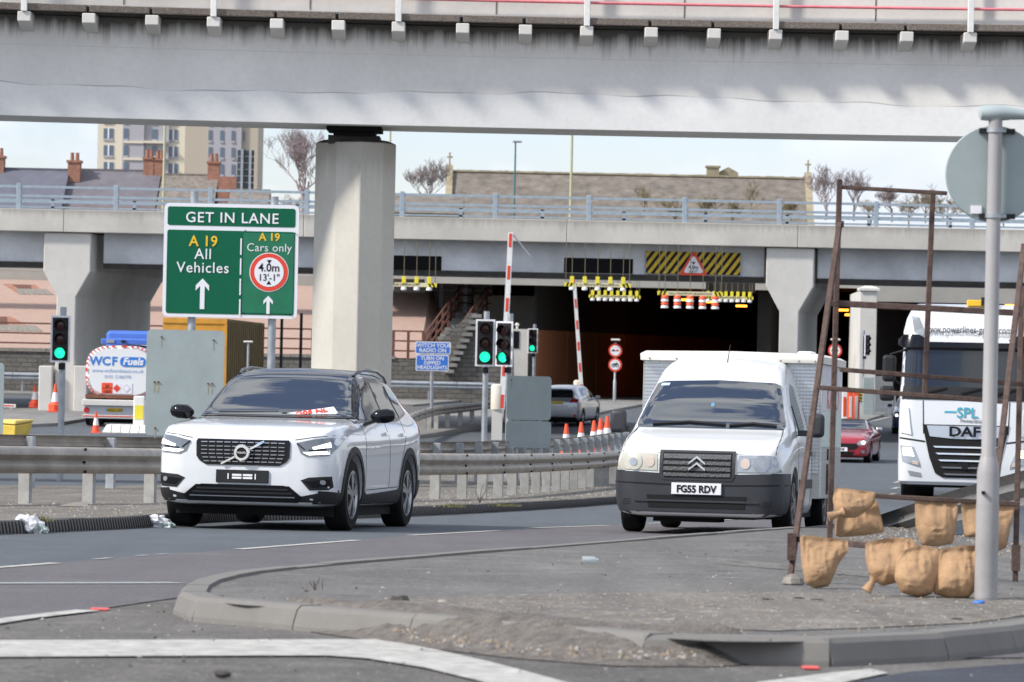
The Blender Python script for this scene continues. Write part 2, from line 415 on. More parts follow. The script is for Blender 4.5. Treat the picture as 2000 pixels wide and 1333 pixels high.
KERB = [(-7.6, 27.5), (-5.7, 32), (-4.55, 36), (-3.62, 40), (-3.04, 44.2), (-1.2, 50), (1.72, 65), (4.6, 85), (6.8, 105), (8.5, 125), (9.6, 145), (10.5, 165)]
KERBS = [tuple(p) for p in smoothline(KERB, 6)]
DASH = gpoly([(-500, 1150), (-200, 1124), (0, 1109), (108, 1101), (250, 1089), (465, 1075), (697, 1056.5), (800, 1047.5), (975, 1037.5), (1185, 1027.5)])
ld = Vector(DASH[-1])-Vector(DASH[-2]); DASH += [tuple(Vector(DASH[-1])+ld*k/ld.length*d+Vector((.0022*d*d, 0))) for k, d in ((1, 10), (1, 25), (1, 45), (1, 75), (1, 105))]
sheet('road', KERBS+DASH[::-1], .004, 'road', 2.5)
nearl = gpoly([(1500, 1290), (600, 1205), (340, 1170), (175, 1194), (0, 1222), (-500, 1290)])
sheet('lane', DASH+[(36, 160), (36, 60), (14, 24)]+nearl, .005, 'lane', 2.5)
MEDL = [(8.6, 165), (7.2, 150), (4.2, 130), (1.4, 108), (-1.0, 92), (-3.6, 75), (-6.5, 66), (-9.3, 62), (-14, 60), (-30, 58), (-30, 26)]
sheet('median_island', [(p[0]-.09, p[1]) for p in KERBS]+MEDL, .11, 'grit', 2.0)
sheet('far_road', [(-60, 59), (-14, 61), (-9.3, 63), (-6.5, 67), (-3.6, 76), (-1.0, 93), (1.4, 109), (4.2, 131), (7.2, 151), (8.6, 176), (-60, 176)], .004, 'road', 4)
sheet('far_exit_road', [(10.6, 166), (36, 161), (36, 215), (14, 215)], .004, 'road', 5)
isl = gpoly([(560, 880), (700, 871), (815, 859), (900, 846), (985, 831), (1040, 817), (1010, 800), (890, 809), (790, 834), (680, 850), (560, 860)])
sheet('traffic_island', isl, .12, 'pave', 2.5, skirt=.25)
sheet('pavement', gpoly([(1138, 818), (1235, 798), (1300, 788), (1330, 777), (1150, 781), (1090, 800)]), .10, 'pave', 2.5, skirt=.2)
sheet('pavement', gpoly([(1600, 826), (1690, 826), (1748, 808), (1748, 796), (1600, 794)]), .10, 'pave', 2.5, skirt=.2)
sheet('pavement', [(-60, 168), (-4, 168), (-2.2, 176), (-60, 176)], .10, 'pave', 4, skirt=.2)
sheet('pavement', gpoly([(-400, 846), (0, 838), (110, 833), (165, 824), (290, 812), (290, 800), (-400, 806)]), .10, 'pave', 4, skirt=.2)
# foreground island
NOSE_T = [(2700, 985), (2000, 1002), (1720, 1014), (1540, 1031), (1200, 1057), (800, 1088), (520, 1112), (400, 1130), (352, 1148), (348, 1163), (420, 1180), (640, 1194), (1000, 1224), (1300, 1250), (1510, 1256), (1700, 1252), (1900, 1241), (2000, 1229), (2200, 1200), (2700, 1150)]
IZ = .10
islandf = [tuple(gp(x, y, IZ).xy) for x, y in NOSE_T]
islandk = [tuple(p) for p in smoothline(islandf[3:20], 6)]
def inset(l, w):
    o = []
    for i, p in enumerate(l):
        t = (Vector(l[min(i+1, len(l)-1)])-Vector(l[max(i-1, 0)])).normalized(); o.append((p[0]-t.y*w, p[1]+t.x*w))
    return o
sheet('foreground_island', inset(islandk, .085)+islandf[:3], IZ, 'island', 1.2)
grit = [(560, 1186), (800, 1168), (1100, 1160), (1500, 1158), (2100, 1170), (2100, 1190), (1900, 1218), (1700, 1228), (1510, 1234), (1290, 1226), (1000, 1202), (640, 1180)]
sheet('grit_strip', [tuple(gp(x, y, IZ).xy) for x, y in grit], IZ+.004, 'grit', .8)
sheet('fresh_tarmac', gpoly([(1560, 1352), (1780, 1314), (2000, 1298), (2300, 1285), (2300, 1352)]), .005, 'newtar', .8)

def kerb_run(label, path, length, h, depth, mname, slots=0, z0=.0, face=1):
    """kerb stones laid one by one along a path; face=+1: the road is on the right of the travel direction"""
    root = bpy.data.objects.new('kerb', None); COL.objects.link(root); struct(root); root['label'] = label
    pts = polyline(path, length); me = None; sm = None
    for a, b in zip(pts, pts[1:]):
        ln = (b-a).length
        if me is None:
            mb = MB(); k = face
            prof = [(0.02*k, -.12), (.012*k, h*.2), (-.012*k, h*.82), (-.035*k, h), (-depth*k, h), (-depth*k, -.12)]
            mb.loft([[Vector((p[0], .004, p[1])) for p in prof], [Vector((p[0], length-.004, p[1])) for p in prof]])
            me = mb.mesh('kerb_stone')
            if slots:
                sb = MB(); 
                for i in range(slots):
                    y = length*(i+.5)/slots
                    sb.add([(.022*k, y-.014, h*.12), (.022*k, y+.014, h*.12), (-.014*k, y+.014+.03, h*.93), (-.014*k, y-.014+.03, h*.93),
                            (-.04*k, y-.014, h*.12), (-.04*k, y+.014, h*.12), (-.05*k, y+.044, h*.9), (-.05*k, y+.016, h*.9)], [(0, 1, 2, 3), (0, 3, 7, 4), (1, 5, 6, 2), (3, 2, 6, 7), (0, 4, 5, 1)])
                sm = sb.mesh('drain_slots')
        o = bpy.data.objects.new('kerb_stone', me); COL.objects.link(o); o.parent = root
        if not me.materials: me.materials.append(M[mname])
        za, zb = G(a.x, a.y)+z0, G(b.x, b.y)+z0
        d = Vector((b.x-a.x, b.y-a.y, zb-za)); y = d.normalized(); x = y.cross(Vector((0, 0, 1))).normalized(); z = x.cross(y)
        mt = Matrix((x, y*(ln/length), z)).transposed().to_4x4(); mt.translation = (a.x, a.y, za+random.uniform(-.004, .004)); o.matrix_basis = mt
        if sm:
            s = bpy.data.objects.new('drain_slots', sm); COL.objects.link(s); s.parent = o
            if not sm.materials: sm.materials.append(M['dark'])
    return root
kerb_run('dark drainage kerb with slots curving along the near carriageway', [p for p in KERBS if p[1] < 74], .5, .125, .16, 'kerbdark', slots=6)
kerb_run('plain kerb of the median beyond the white van', [p for p in KERBS if p[1] > 72], 1.0, .125, .16, 'kerb')
kerb_run('pale stone kerb around the nose of the foreground island', islandk, .9, .115, .15, 'kerb', face=1)
kerb_run('pale kerb of the far traffic island by the curved barrier', [isl[i] for i in range(0, 6)][::-1], 1.0, .14, .16, 'kerb', face=-1)

# painted markings
def strip(name, pixels, w, m='roadwhite', dz=.009, pts=None):
    """a painted line of real width w along ground points given by their pixels"""
    c = [Vector(p) for p in (pts or gpoly(pixels))]; lft, rgt = [], []
    c = polyline(c, 1.0)
    for i, p in enumerate(c):
        t = (c[min(i+1, len(c)-1)]-c[max(i-1, 0)]).normalized(); n = Vector((-t.y, t.x))*w/2
        lft.append(p+n); rgt.append(p-n)
    vs = [(q.x, q.y, G(q.x, q.y)+dz) for a, b in zip(lft, rgt) for q in (a, b)]
    return struct(MB().add(vs, [(2*i, 2*i+1, 2*i+3, 2*i+2) for i in range(len(c)-1)]).build(name, m))
for a, b in (((-80, 1117), (108, 1102)), ((465, 1075), (697, 1057)), ((800, 1047.5), (975, 1038)), ((1040, 1033), (1185, 1028)), ((1262, 1024), (1330, 1021)), ((1370, 1019), (1440, 1016))): strip('lane_dash', [a, b], .10)
for a, b in (((185, 1095), (215, 1092)), ((268, 1088), (288, 1086.5)), ((305, 1085.5), (328, 1084))): strip('lane_dash', [a, b], .07, 'roadworn')
strip('give_way_line', [(-100, 1142), (350, 1141)], .22, 'roadworn')
strip('edge_line', [(-200, 1248), (0, 1216), (90, 1203), (172, 1195)], .13)
poly = [(-200, 1254), (0, 1254), (400, 1253), (745, 1252), (860, 1274), (960, 1297), (1120, 1340), (1190, 1362), (1020, 1362), (940, 1335), (830, 1308), (720, 1290), (640, 1284), (300, 1285), (0, 1287), (-200, 1288)]
sheet('chevron_marking', gpoly(poly), .008, 'roadwhite', .5)
sheet('edge_marking', gpoly([(1480, 1336), (1620, 1318), (1700, 1310), (1735, 1318), (1660, 1334), (1600, 1352), (1440, 1352)]), .008, 'roadwhite', .5)
strip('far_edge_line', [(1655, 835), (1745, 814)], .15, dz=.012)
strip('far_edge_line', [(765, 787), (905, 778)], .15, dz=.012)
strip('far_edge_line', [(765, 812), (830, 806)], .15, dz=.012)
strip('far_edge_line', [(-20, 852), (330, 846)], .15, dz=.012)
for x, y in ((1118, 846), (1150, 838), (1172, 838)): strip('far_lane_dash', [(x, y), (x+22, y-2)], .14, dz=.012)
for x, y in ((1748, 944), (1744, 956), (1737, 968)): strip('far_lane_dash', [(x, y), (x+10, y-3)], .12, dz=.012)

# ================================================================ footbridge
def FY(x): return 76-((x-1.0)/10)**2*.7
def fx(px, off=0.):
    x = (px-1000)/106
    for _ in range(6): x = P(px, 60, FY(x)+off).x
    return x
fbx = [-20+1.0*i for i in range(41)]
fb = thing('footbridge', 'pale concrete footbridge with corbels and a pink handrail crossing the top of the view', 'bridge', (0, FY(0), 5.4))
def ribbon(y0, y1, z0, z1, xs=fbx):
    r = [[Vector((x, FY(x)+y0, z0)), Vector((x, FY(x)+y1, z0)), Vector((x, FY(x)+y1, z1)), Vector((x, FY(x)+y0, z1))] for x in xs]
    return MB().loft(r)
ribbon(0, 2.0, 5.42, 7.30).build('box_beam', 'fb', fb, smooth=30, bevel=.02)
wx = [-20+.25*i for i in range(161)]; crk = [6.03+.05*math.sin(x*.45+1)+.018*math.sin(x*2.3)+.012*math.sin(x*5.1) for x in wx]
MB().loft([[Vector((x, FY(x)-.006, 5.43)), Vector((x, FY(x)+.02, 5.43)), Vector((x, FY(x)+.02, z)), Vector((x, FY(x)-.006, z))] for x, z in zip(wx, crk)]).build('lower_render_band', concrete('footbridge_band', (.80, .80, .785), blotch=.1), fb, smooth=30)
MB().loft([[Vector((x, FY(x)-.004, z+.002)), Vector((x, FY(x)+.02, z+.002)), Vector((x, FY(x)+.02, z+.014+.010*math.sin(x*3.1))), Vector((x, FY(x)-.004, z+.014+.010*math.sin(x*3.1)))] for x, z in zip(wx, crk)]).build('crack_line', mat('crack_shadow', (.46, .45, .44), .95), fb)  # wavy crack, its thin shadow put into the ribbon's colour
ribbon(-.003, .02, 6.735, 6.742).build('formwork_joint', mat('formwork_grey', (.55, .55, .55), .95), fb)  # thin grey line marking the formwork joint
MB().add([], [])
ribbon(-.45, 2.5, 7.302, 7.44).build('deck', 'darkgrey', fb)
posts = [-330, 45, 415, 776, 1144, 1513, 1893, 2280]
px_blocks = []
for a, b in zip(posts, posts[1:]): px_blocks += [a+(b-a)*k/3 for k in range(3)]
for i, px in enumerate(px_blocks):
    x = fx(px+ (5 if i % 3 else 2), -.55); y = FY(x)
    MB().add([(x-.12, y-.62, 7.12), (x+.12, y-.62, 7.12), (x+.12, y+.01, 6.98), (x-.12, y+.01, 6.98), (x-.12, y-.62, 7.30), (x+.12, y-.62, 7.30), (x+.12, y+.01, 7.30), (x-.12, y+.01, 7.30)],
             [(0, 3, 2, 1), (4, 5, 6, 7), (0, 1, 5, 4), (1, 2, 6, 5), (2, 3, 7, 6), (3, 0, 4, 7)]).build('corbel', 'fbtop', fb, bevel=.012)
    x2 = fx((px_blocks+[2410])[i+1], -.55)
    ribbon(-.60, -.05, 7.325, 7.455, [x+.005+(x2-x-.010)*k/4 for k in range(5)]).build('cornice_slab', 'agg', fb, bevel=.012)
    if i % 3 == 0:
        MB().bx(x-.055, x+.055, y-.66, y-.58, 7.30, 8.7).build('rail_post', 'whitepaint', fb, bevel=.008)
        x3 = fx((posts+[2650])[i//3+1], -.55)
        ribbon(-.42, -.30, 7.455, 8.8, [x+.01+(x3-x-.02)*k/6 for k in range(7)]).build('parapet_panel', 'fbtop', fb, bevel=.01)
        MB().path([(x+(x3-x)*k/6, FY(x+(x3-x)*k/6)-.56, 7.735) for k in range(7)], .027, 8).build('handrail', 'pink', fb, smooth=50)
        for t in (.52,):
            xm = x+(x3-x)*t
            MB().bx(xm-.012, xm+.012, FY(xm)-.428, FY(xm)-.40, 7.5, 8.8).build('panel_joint', 'agg', fb)
# support column
cx, cy = P(690, 500, 77).x, 77.0; cz = G(cx, cy)
colm = thing('bridge_column', 'faceted cream concrete column holding up the footbridge', 'column', (cx, cy, cz))
def octa(s, z): return [Vector((cx+x*s, cy+y*s, z)) for x, y in ((-.76, .12), (-.335, -.50), (.125, -.72), (.55, -.50), (.76, .15), (.45, .62), (0, .78), (-.45, .62))]
MB().loft([octa(1.0, cz-.2), octa(1.0, 5.13)]).build('shaft', 'column', colm, bevel=.012)
MB().loft([octa(.985, 5.132), octa(.80, 5.19)]).build('dark_cap', 'darkgrey', colm)  # thin dark layer on top of the shaft
MB().bx(cx-.50, cx+.46, cy-.45, cy+.5, 5.1, 5.26).build('bearing_plinth', 'darkgrey', colm)
MB().bx(cx-.40, cx+.38, cy-.55, cy+.45, 5.25, 5.36).build('bearing', 'black', colm)
MB().bx(cx-.52, cx+.50, cy-.72, cy+.5, 5.335, 5.425).build('bearing_plate', 'black', colm)

# ================================================================ road bridge
RB = 140.0
rb = thing('road_bridge', 'grey concrete road bridge with blue-grey railings spanning in front of the tunnel', 'bridge', (0, RB, 4))
SK = 1.54/12.2
def zz(yp, d): return ZC+(685-yp)*d/FPX
zT, zE, zB = zz(428, RB), zz(472, RB), zz(531, RB)
xs_e = [-50, -34, -24.5, -15.4, -7.2, 1.8, 9.7, 18, 27, 38, 50]
for a, b in zip(xs_e, xs_e[1:]): MB().bx(a+.006, b-.006, RB, RB+.55, zE, zT).build('edge_beam', 'rb', rb, bevel=.02)
bays = [(-50, -16.15), (-14.1, 8.62), (10.45, 50)]
for a, b in bays: MB().bx(a, b, RB+.8, RB+1.3, zB, zE+.1).build('main_beam', 'rbbeam', rb, bevel=.015)
for a, b in bays: MB().bx(a, b, RB+.72, RB+1.35, zB-.16, zB-.004).build('soffit_slot', 'darkgrey', rb)  # solid dark strip drawn for the black slot under each beam
MB().bx(-50, 50, RB+.4, RB+13, zE+.02, zE+.5).build('deck', 'darkgrey', rb)
MB().bx(-50, 50, RB+12.2, RB+12.9, zB, zE).build('rear_beam', 'rbbeam', rb)
MB().bx(-50, 50, RB+12.3, RB+12.9, zE, zT+.2).build('rear_parapet', 'rb', rb)
for i, pxp in enumerate([-150, 37, 227, 412, 600, 786, 968, 1151, 1338, 1523, 1712, 1900, 2090]):
    x = P(pxp, 380, RB+.3).x
    MB().bx(x-.08, x+.08, RB+.2, RB+.36, zT, zz(378, RB)).build('railing_post', 'railblue', rb, bevel=.01)
    if i:
        for yp in (384, 402, 413): MB().bx(xp0+.08, x-.08, RB+.22, RB+.32, zz(yp+2.6, RB), zz(yp-2.2, RB)).build('railing_rail', 'railblue', rb)
    xp0 = x
for k in range(14):
    x = P(-60+160*k, 400, RB+12).x
    MB().bx(x-.06, x+.06, RB+12.5, RB+12.6, zT, zz(384, RB)).build('rear_railing_post', 'railblue', rb)
for yp in (386, 401): MB().bx(-50, 50, RB+12.5, RB+12.56, zz(yp+2, RB), zz(yp-2, RB)).build('rear_railing_rail', 'railblue', rb)
for pa, pb, ya, yb in ((764, 862, 500, 528), (1102, 1236, 505, 534)):
    a, b = P(pa, ya, RB+.8), P(pb, yb, RB+.8)
    MB().bx(a.x, b.x, RB+.785, RB+.80, P((pa+pb)/2, yb, RB+.8).z, P((pa+pb)/2, ya, RB+.8).z).build('black_panel', 'black', rb)
def tpier(pxa, pxb, label):
    xa, xb = P(pxa, 500, RB+.2).x, P(pxb, 500, RB+.2).x; xc = (xa+xb)/2; g = G(xc, RB)
    t = thing('bridge_pier', label, 'pier', (xc, RB+.2, g), group='road bridge piers')
    w, l = (xb-xa)/2, .33
    zc1, zc2 = zz(548, RB), zz(598, RB)
    prof = [(-l, g-.3), (l, g-.3), (l, zc2), (w, zc1), (w, zE-.02), (-w, zE-.02), (-w, zc1), (-l, zc2)]
    r0 = [Vector((xc+x, RB+.2, z)) for x, z in prof]; r1 = [Vector((xc+x+SK*12.0, RB+12.1, z)) for x, z in prof]
    MB().loft([r0, r1]).build('pier_wall', 'pier', t, bevel=.03)
    MB().bx(xc+l+.2, xc+l+.9, RB+5, RB+5.2, zB-.5, zB-.18).build('floodlight', 'plastic', t)
    return t
tpier(85, 177, 'pale T-shaped bridge pier behind the left traffic signal')
tpier(1497, 1590, 'pale T-shaped bridge pier rising above the white van')
# concrete blocks at the foot of the left pier
for a, b in ((78, 104), (146, 172)):
    pa = P(a, 815, RB+.5); pb = P(b, 815, RB+.5)
    o = MB().bx(pa.x, pb.x, RB-.1, RB+.9, G(0, RB)-.2, P((a+b)/2, 715, RB).z).build('concrete_block', 'pier', bevel=.03)
    tag(o, 'upright concrete guard block on the %s of the left bridge pier' % ('left side' if a < 100 else 'right side'), 'block', 'guard blocks at the left pier')
# chevron board and triangular height sign
chb = thing('chevron_board', 'black and yellow striped hazard board fixed to the road bridge', 'sign', (P(1354, 514, RB).x, RB+.7, P(1354, 536, RB).z))
A, B = P(1262, 513, RB+.7), P(1446, 516, RB+.7); zb0, zt0 = P(1354, 536, RB+.7).z, P(1354, 492.5, RB+.7).z
MB().bx(A.x, B.x, RB+.70, RB+.75, zb0, zt0).build('board', 'signblack', chb)
w = (B.x-A.x); hh = zt0-zb0; n = 12
for k in range(-2, n):
    x0 = A.x+w*k/n*1.0+.02; pl = [(x0, zb0), (x0+w/n*.52, zb0), (x0+w/n*.52+hh*.75, zt0), (x0+hh*.75, zt0)]
    out = []
    def clip(pl, xl, keep):
        o2 = []
        for (p, q) in zip(pl, pl[1:]+pl[:1]):
            ip, iq = keep(p[0]), keep(q[0])
            if ip: o2.append(p)
            if ip != iq: t = (xl-p[0])/(q[0]-p[0]); o2.append((xl, p[1]+(q[1]-p[1])*t))
        return o2
    pl = clip(pl, A.x, lambda x: x >= A.x) or []
    pl = clip(pl, B.x, lambda x: x <= B.x) if pl else []
    if len(pl) > 2: MB().prism([(x, RB+.688, z) for x, z in pl], (0, .01, 0)).build('yellow_stripe', 'hazyellow', chb)
tri = thing('height_warning_sign', 'red-bordered triangle reading 4.0 m 13 ft 1 on the striped board', 'sign', (P(1354, 514, RB).x, RB+.6, P(1354, 536, RB).z))
def rtri(s, y, t): 
    c = P(1354.5, 520, RB+y); q = []
    for k in range(3):
        a = R(90+120*k)
        for dA in (-14, 0, 14): q.append((c.x+math.cos(a+R(dA))*s*(1 if dA == 0 else .985), RB+y, c.z+math.sin(a+R(dA))*s*(1 if dA == 0 else .985)-.02))
    return MB().prism(q, (0, t, 0))
def tript(s, y):
    c = P(1354.5, 520, RB+y); q = []
    for k in range(3):
        a = R(90+120*k); e = Vector((math.cos(a), 0, math.sin(a)))*s; tdir = Vector((-math.sin(a), 0, math.cos(a)))
        v = Vector((c.x, RB+y, c.z-.03))+e
        q += [v-tdir*.045-e.normalized()*.02, v, v+tdir*.045-e.normalized()*.02]
    return q
MB().prism(tript(.53, .66), (0, .02, 0)).build('border', 'signred', tri)
MB().prism(tript(.36, .652), (0, .008, 0)).build('face', 'signwhite', tri)
c = P(1354.5, 520, RB+.65)
text('4.0m', .17, (c.x, RB+.645, c.z-.10), tri, 'signblack', bold=.003)
text('13\'1"', .15, (c.x, RB+.645, c.z-.25), tri, 'signblack', bold=.003)
MB().prism([(c.x-.07, RB+.643, c.z+.14), (c.x+.07, RB+.643, c.z+.14), (c.x, RB+.643, c.z+.05)], (0, .006, 0)).build('arrow_mark', 'signblack', tri)

# headroom gauges hung on chains
def gauge(label, px0, px1, py, d, ytop, hpx, nflap, tall=False, writing=None, skip=False):
    a, b = P(px0, py, d), P(px1, py, d); s = FPX/d; hb = hpx/s
    z = (a.z+b.z)/2
    t = thing('headroom_gauge', label, 'headroom bar', ((a.x+b.x)/2, d, z), group='headroom gauges hung across the tunnel approach')
    MB().bx(a.x+.3, b.x-.3, d-.04, d+.02, z-hb/2, z+hb/2).build('board', 'cream', t)
    for sx, x in ((1, a.x), (-1, b.x)):
        MB().prism([(x, d-.045, z-hb/2), (x+sx*.32, d-.045, z-hb/2), (x+sx*.32, d-.045, z+hb/2), (x, d-.045, z+hb/2)], (0, .06, 0)).build('end_plate', 'brightyellow', t)
        for k in (0, 1): MB().prism([(x+sx*(.05+.13*k), d-.052, z-hb/2), (x+sx*(.11+.13*k), d-.052, z-hb/2), (x+sx*(.17+.13*k), d-.052, z+hb/2), (x+sx*(.11+.13*k), d-.052, z+hb/2)], (0, .005, 0)).build('black_stripe', 'signblack', t)
    zt = P((px0+px1)/2, ytop, d).z
    for k in range(nflap):
        x = a.x+(b.x-a.x)*(k+.6)/(nflap+.2)
        MB().path([(x, d, z), (x, d, zt)], .013, 5).build('chain', 'chain', t)
        if not tall: MB().bx(x-.07, x+.07, d-.07, d-.045, z+hb*.3, z+hb*2.0).build('flap', 'brightyellow', t, bevel=.01)
        if tall:
            for q in range(4): MB().lathe((x, d, 0), [(.10, z-hb/2-.11*q-.005), (.13, z-hb/2-.11*q-.055), (.13, z-hb/2-.11*q-.105)], 10).build('bobbin', 'reflwhite' if q % 2 else 'orange', t, smooth=40)
        else: MB().lathe((x, d, 0), [(.08, z-hb/2-.01), (.10, z-hb/2-.04), (.10, z-hb/2-.11), (.06, z-hb/2-.13)], 10).build('bobbin', 'reflwhite', t, smooth=40)
    for x in (a.x+.05, b.x-.05): MB().path([(x, d, z), (x, d, zt)], .013, 5).build('chain', 'chain', t)
    if writing: text(writing, hb*.78, ((a.x+b.x)/2, d-.042, z-hb*.28), t, 'signblack', sx=1.05)
gauge('yellow headroom bar partly hidden by the cream column', 700, 853, 556, 139.6, 470, 8, 6, writing='5.1m MAXIMUM HEADROOM')
gauge('yellow headroom bar hanging below the long black panel', 1102, 1232, 557, 139.6, 474, 8, 5, writing='5.1m MAXIMUM HEADROOM')
gauge('headroom bar with tall red and white bobbins under the striped board', 1284, 1412, 574, 139.2, 478, 8, 5, True, '4.0m MAXIMUM HEADROOM')
gauge('small far yellow headroom bar left of the bobbin bar', 1150, 1251, 580, 181, 548, 6, 8, writing='MAXIMUM HEADROOM')
gauge('small far yellow headroom bar right of the bobbin bar', 1376, 1471, 582, 181, 548, 6, 8, writing='MAXIMUM HEADROOM')

# ================================================================ tunnel portals
tp = thing('tunnel_portal', 'dark tunnel mouth with red-brown lining beyond the road bridge', 'tunnel', (8, 183, G(0, 183)))
M['lining'] = mat('red_brown_lining', (.42, .17, .085), .6, var=.3, scale=2, stretch=(4, 4, .2))
M['darkwall'] = mat('near_black_wall', (.02, .018, .016), .9)  # near-black: the shade inside the tunnel is put into this colour
gz = G(0, 190)-.3
L0, L1 = Vector((P(1046, 700, 184).x, 184)), Vector((16.5, 262)); R0 = Vector((11.6, 184)); R1 = Vector((27, 262))
def vwall(a, b, z0, z1, t, name, m, par=tp):
    d = (b-a).normalized(); n = Vector((-d.y, d.x))*t
    q = [a, b, b+n, a+n]; return MB().loft([[Vector((p.x, p.y, z0)) for p in q], [Vector((p.x, p.y, z1)) for p in q]]).build(name, m, par)
npan = 10
for k in range(npan):
    a, b = L0.lerp(L1, k/npan), L0.lerp(L1, (k+1)/npan-.002); vwall(a, b, gz, 2.25, .1, 'lining_panel', 'lining')
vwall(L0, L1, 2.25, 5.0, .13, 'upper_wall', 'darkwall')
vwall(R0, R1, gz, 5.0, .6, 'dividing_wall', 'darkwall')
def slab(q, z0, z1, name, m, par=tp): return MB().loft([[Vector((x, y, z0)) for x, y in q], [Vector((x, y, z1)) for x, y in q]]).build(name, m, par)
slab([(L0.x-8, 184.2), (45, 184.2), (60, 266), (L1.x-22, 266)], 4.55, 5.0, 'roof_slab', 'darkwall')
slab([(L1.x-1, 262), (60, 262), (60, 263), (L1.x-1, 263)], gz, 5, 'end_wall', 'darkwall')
zl0, zl1 = zz(557, 183), zz(536, 183)
MB().bx(P(830, 545, 183).x, P(1378, 545, 183).x, 182.6, 183.4, zl0, zl1).build('lintel', 'rb', tp)
MB().bx(P(1378, 545, 183).x, P(1475, 545, 183).x, 182.8, 183.4, zl0-.1, zl1).build('lintel_dark_section', 'darkwall', tp)
MB().bx(P(1475, 545, 183).x, 14.2, 182.6, 183.4, zl0, zl1).build('lintel', 'rb', tp)
MB().bx(16.2, 45, 182.6, 183.4, zl0-.4, zl1).build('lintel', 'rb', tp)
MB().bx(-45, 60, 183.4, 184.2, zl1-.3, 5.1).build('head_wall', 'rb', tp)
# right tube: second wall, lamps
vwall(Vector((15.6, 185)), Vector((33, 262)), gz, 5.0, -.8, 'dividing_wall', 'darkwall')
vwall(Vector((15.3, 184.5)), Vector((15.6, 186.6)), gz, 3.0, -.08, 'lining_panel', 'lining')
for px, py, d in ((1645, 606, 192), (1662, 615.5, 200), (1662, 652, 232), (1618, 637, 226), (1342, 586, 205), (1390, 590, 205), (1448, 598, 214), (1960, 592, 190), (1975, 597, 196)):
    p = P(px, py, d); MB().box(p, (.55, .5, .1)).build('tunnel_lamp', 'sodium', tp)
for px, py in ((1600, 666), (1666, 667)): MB().box(P(px, py, 240), (.16, .1, .16)).build('marker_lamp', 'redlamp', tp)
# portal pillar with pyramid cap
a, b = P(1679, 640, 172), P(1712, 640, 172); zc = P(1695, 568, 172).z
pl = thing('portal_pillar', 'square concrete pillar with a pyramid cap between the right tunnel mouths', 'pillar', ((a.x+b.x)/2, 172, G(0, 172)))
MB().prism([(a.x, 172, G(0, 172)-.2), (b.x, 172, G(0, 172)-.2), (b.x, 172, zc), (a.x, 172, zc)], (.55, 12, 0)).build('shaft', 'pier', pl, bevel=.02)
m = ((a.x+b.x)/2, 172.4, P(1695, 556, 172).z)
MB().add([(a.x-.05, 171.9, zc), (b.x+.1, 171.9, zc), (b.x+.1, 173.0, zc), (a.x-.05, 173.0, zc), (a.x-.05, 171.9, zc+.1), (b.x+.1, 171.9, zc+.1), (b.x+.1, 173, zc+.1), (a.x-.05, 173.0, zc+.1), m],
         [(0, 3, 2, 1), (0, 1, 5, 4), (1, 2, 6, 5), (2, 3, 7, 6), (3, 0, 4, 7), (4, 5, 8), (5, 6, 8), (6, 7, 8), (7, 4, 8)]).build('cap', 'fbtop', pl)
# concrete wing wall and fluted panels at the right mouth
ww = tag(MB().bx(P(1690, 700, 176).x, P(1745, 700, 176).x, 176, 176.5, G(0, 176)-.2, P(1720, 735, 176).z).build('low_wall', 'pier'), 'low concrete wall behind the orange barriers', 'wall')
fl = thing('corrugated_barrier', 'grey corrugated sheet barrier below the portal pillar', 'barrier', (P(1710, 790, 168).x, 168, G(0, 168)))
for k in range(16):
    x = P(1684+4.2*k, 770, 168).x; MB().bx(x, x+.06, 168, 168.06, G(0, 168), P(1710, 764, 168).z).build('corrugated_sheet', 'galv', fl)

# ================================================================ left side: stone wall, pink paved bank, steps, railings
sw = thing('stone_wall', 'dark coursed stone retaining wall at the foot of the pink bank', 'wall', (-8, 176, G(0, 176)))
m = mat('dark_coursed_stone', (.14, .132, .118), .95); b = NB(m); v = b.coords()
br = b.new('ShaderNodeTexBrick', {'Vector': b.new('ShaderNodeMapping', {'Vector': v, 'Rotation': (R(90), 0, 0)}).outputs[0], 'Scale': 1.0, 'Brick Width': .45, 'Row Height': .19, 'Mortar Size': .016, 'Color1': (.165, .155, .14, 1), 'Color2': (.10, .093, .085, 1), 'Mortar': (.065, .06, .054, 1)})
nn = b.noise(v, 7, 8, .7); b.col(b.mix(b.math('MULTIPLY', b.ramp(nn, .4, .7), .7), br.outputs['Color'], (.19, .18, .16, 1)))
b.bump(b.math('SUBTRACT', b.noise(v, 12, 6), br.outputs['Fac']), .9, .05); M['stone'] = m
def wz(px, py, d=176): q = P(px, py, d); return (q.x, d, q.z)
gb = G(0, 176)-.3
MB().prism([(-60, 176, gb), wz(1005, 790)[:2]+(gb,), wz(1003, 645), wz(960, 640), wz(930, 612), wz(918, 612), wz(820, 703), (-60, 176, wz(820, 703)[2])], (0, .6, 0)).build('masonry', 'stone', sw)
zc = wz(820, 703)[2]
for k in range(30): MB().bx(-47+1.5*k+.01, -47+1.5*k+1.49, 175.93, 176.63, zc, zc+.14+random.uniform(-.015, .015)).build('coping_stone', 'rough', sw) if -47+1.5*k+1.5 < P(815, 700, 176).x else None
m = mat('pink_block_paving', (.52, .365, .30), .9); b = NB(m); v = b.coords()
br = b.new('ShaderNodeTexBrick', {'Vector': v, 'Scale': 1.0, 'Brick Width': .22, 'Row Height': .13, 'Mortar Size': .008, 'Color1': (.43, .30, .245, 1), 'Color2': (.38, .265, .215, 1), 'Mortar': (.42, .28, .22, 1)})
b.col(b.mix(b.math('MULTIPLY', b.ramp(b.noise(v, 1.2, 7), .35, .75), .5), br.outputs['Color'], (.38, .265, .215, 1))); b.bump(br.outputs['Fac'], .3, .01); M['pinkpave'] = m
z0, z1 = zc+.05, P(40, 546, 190).z
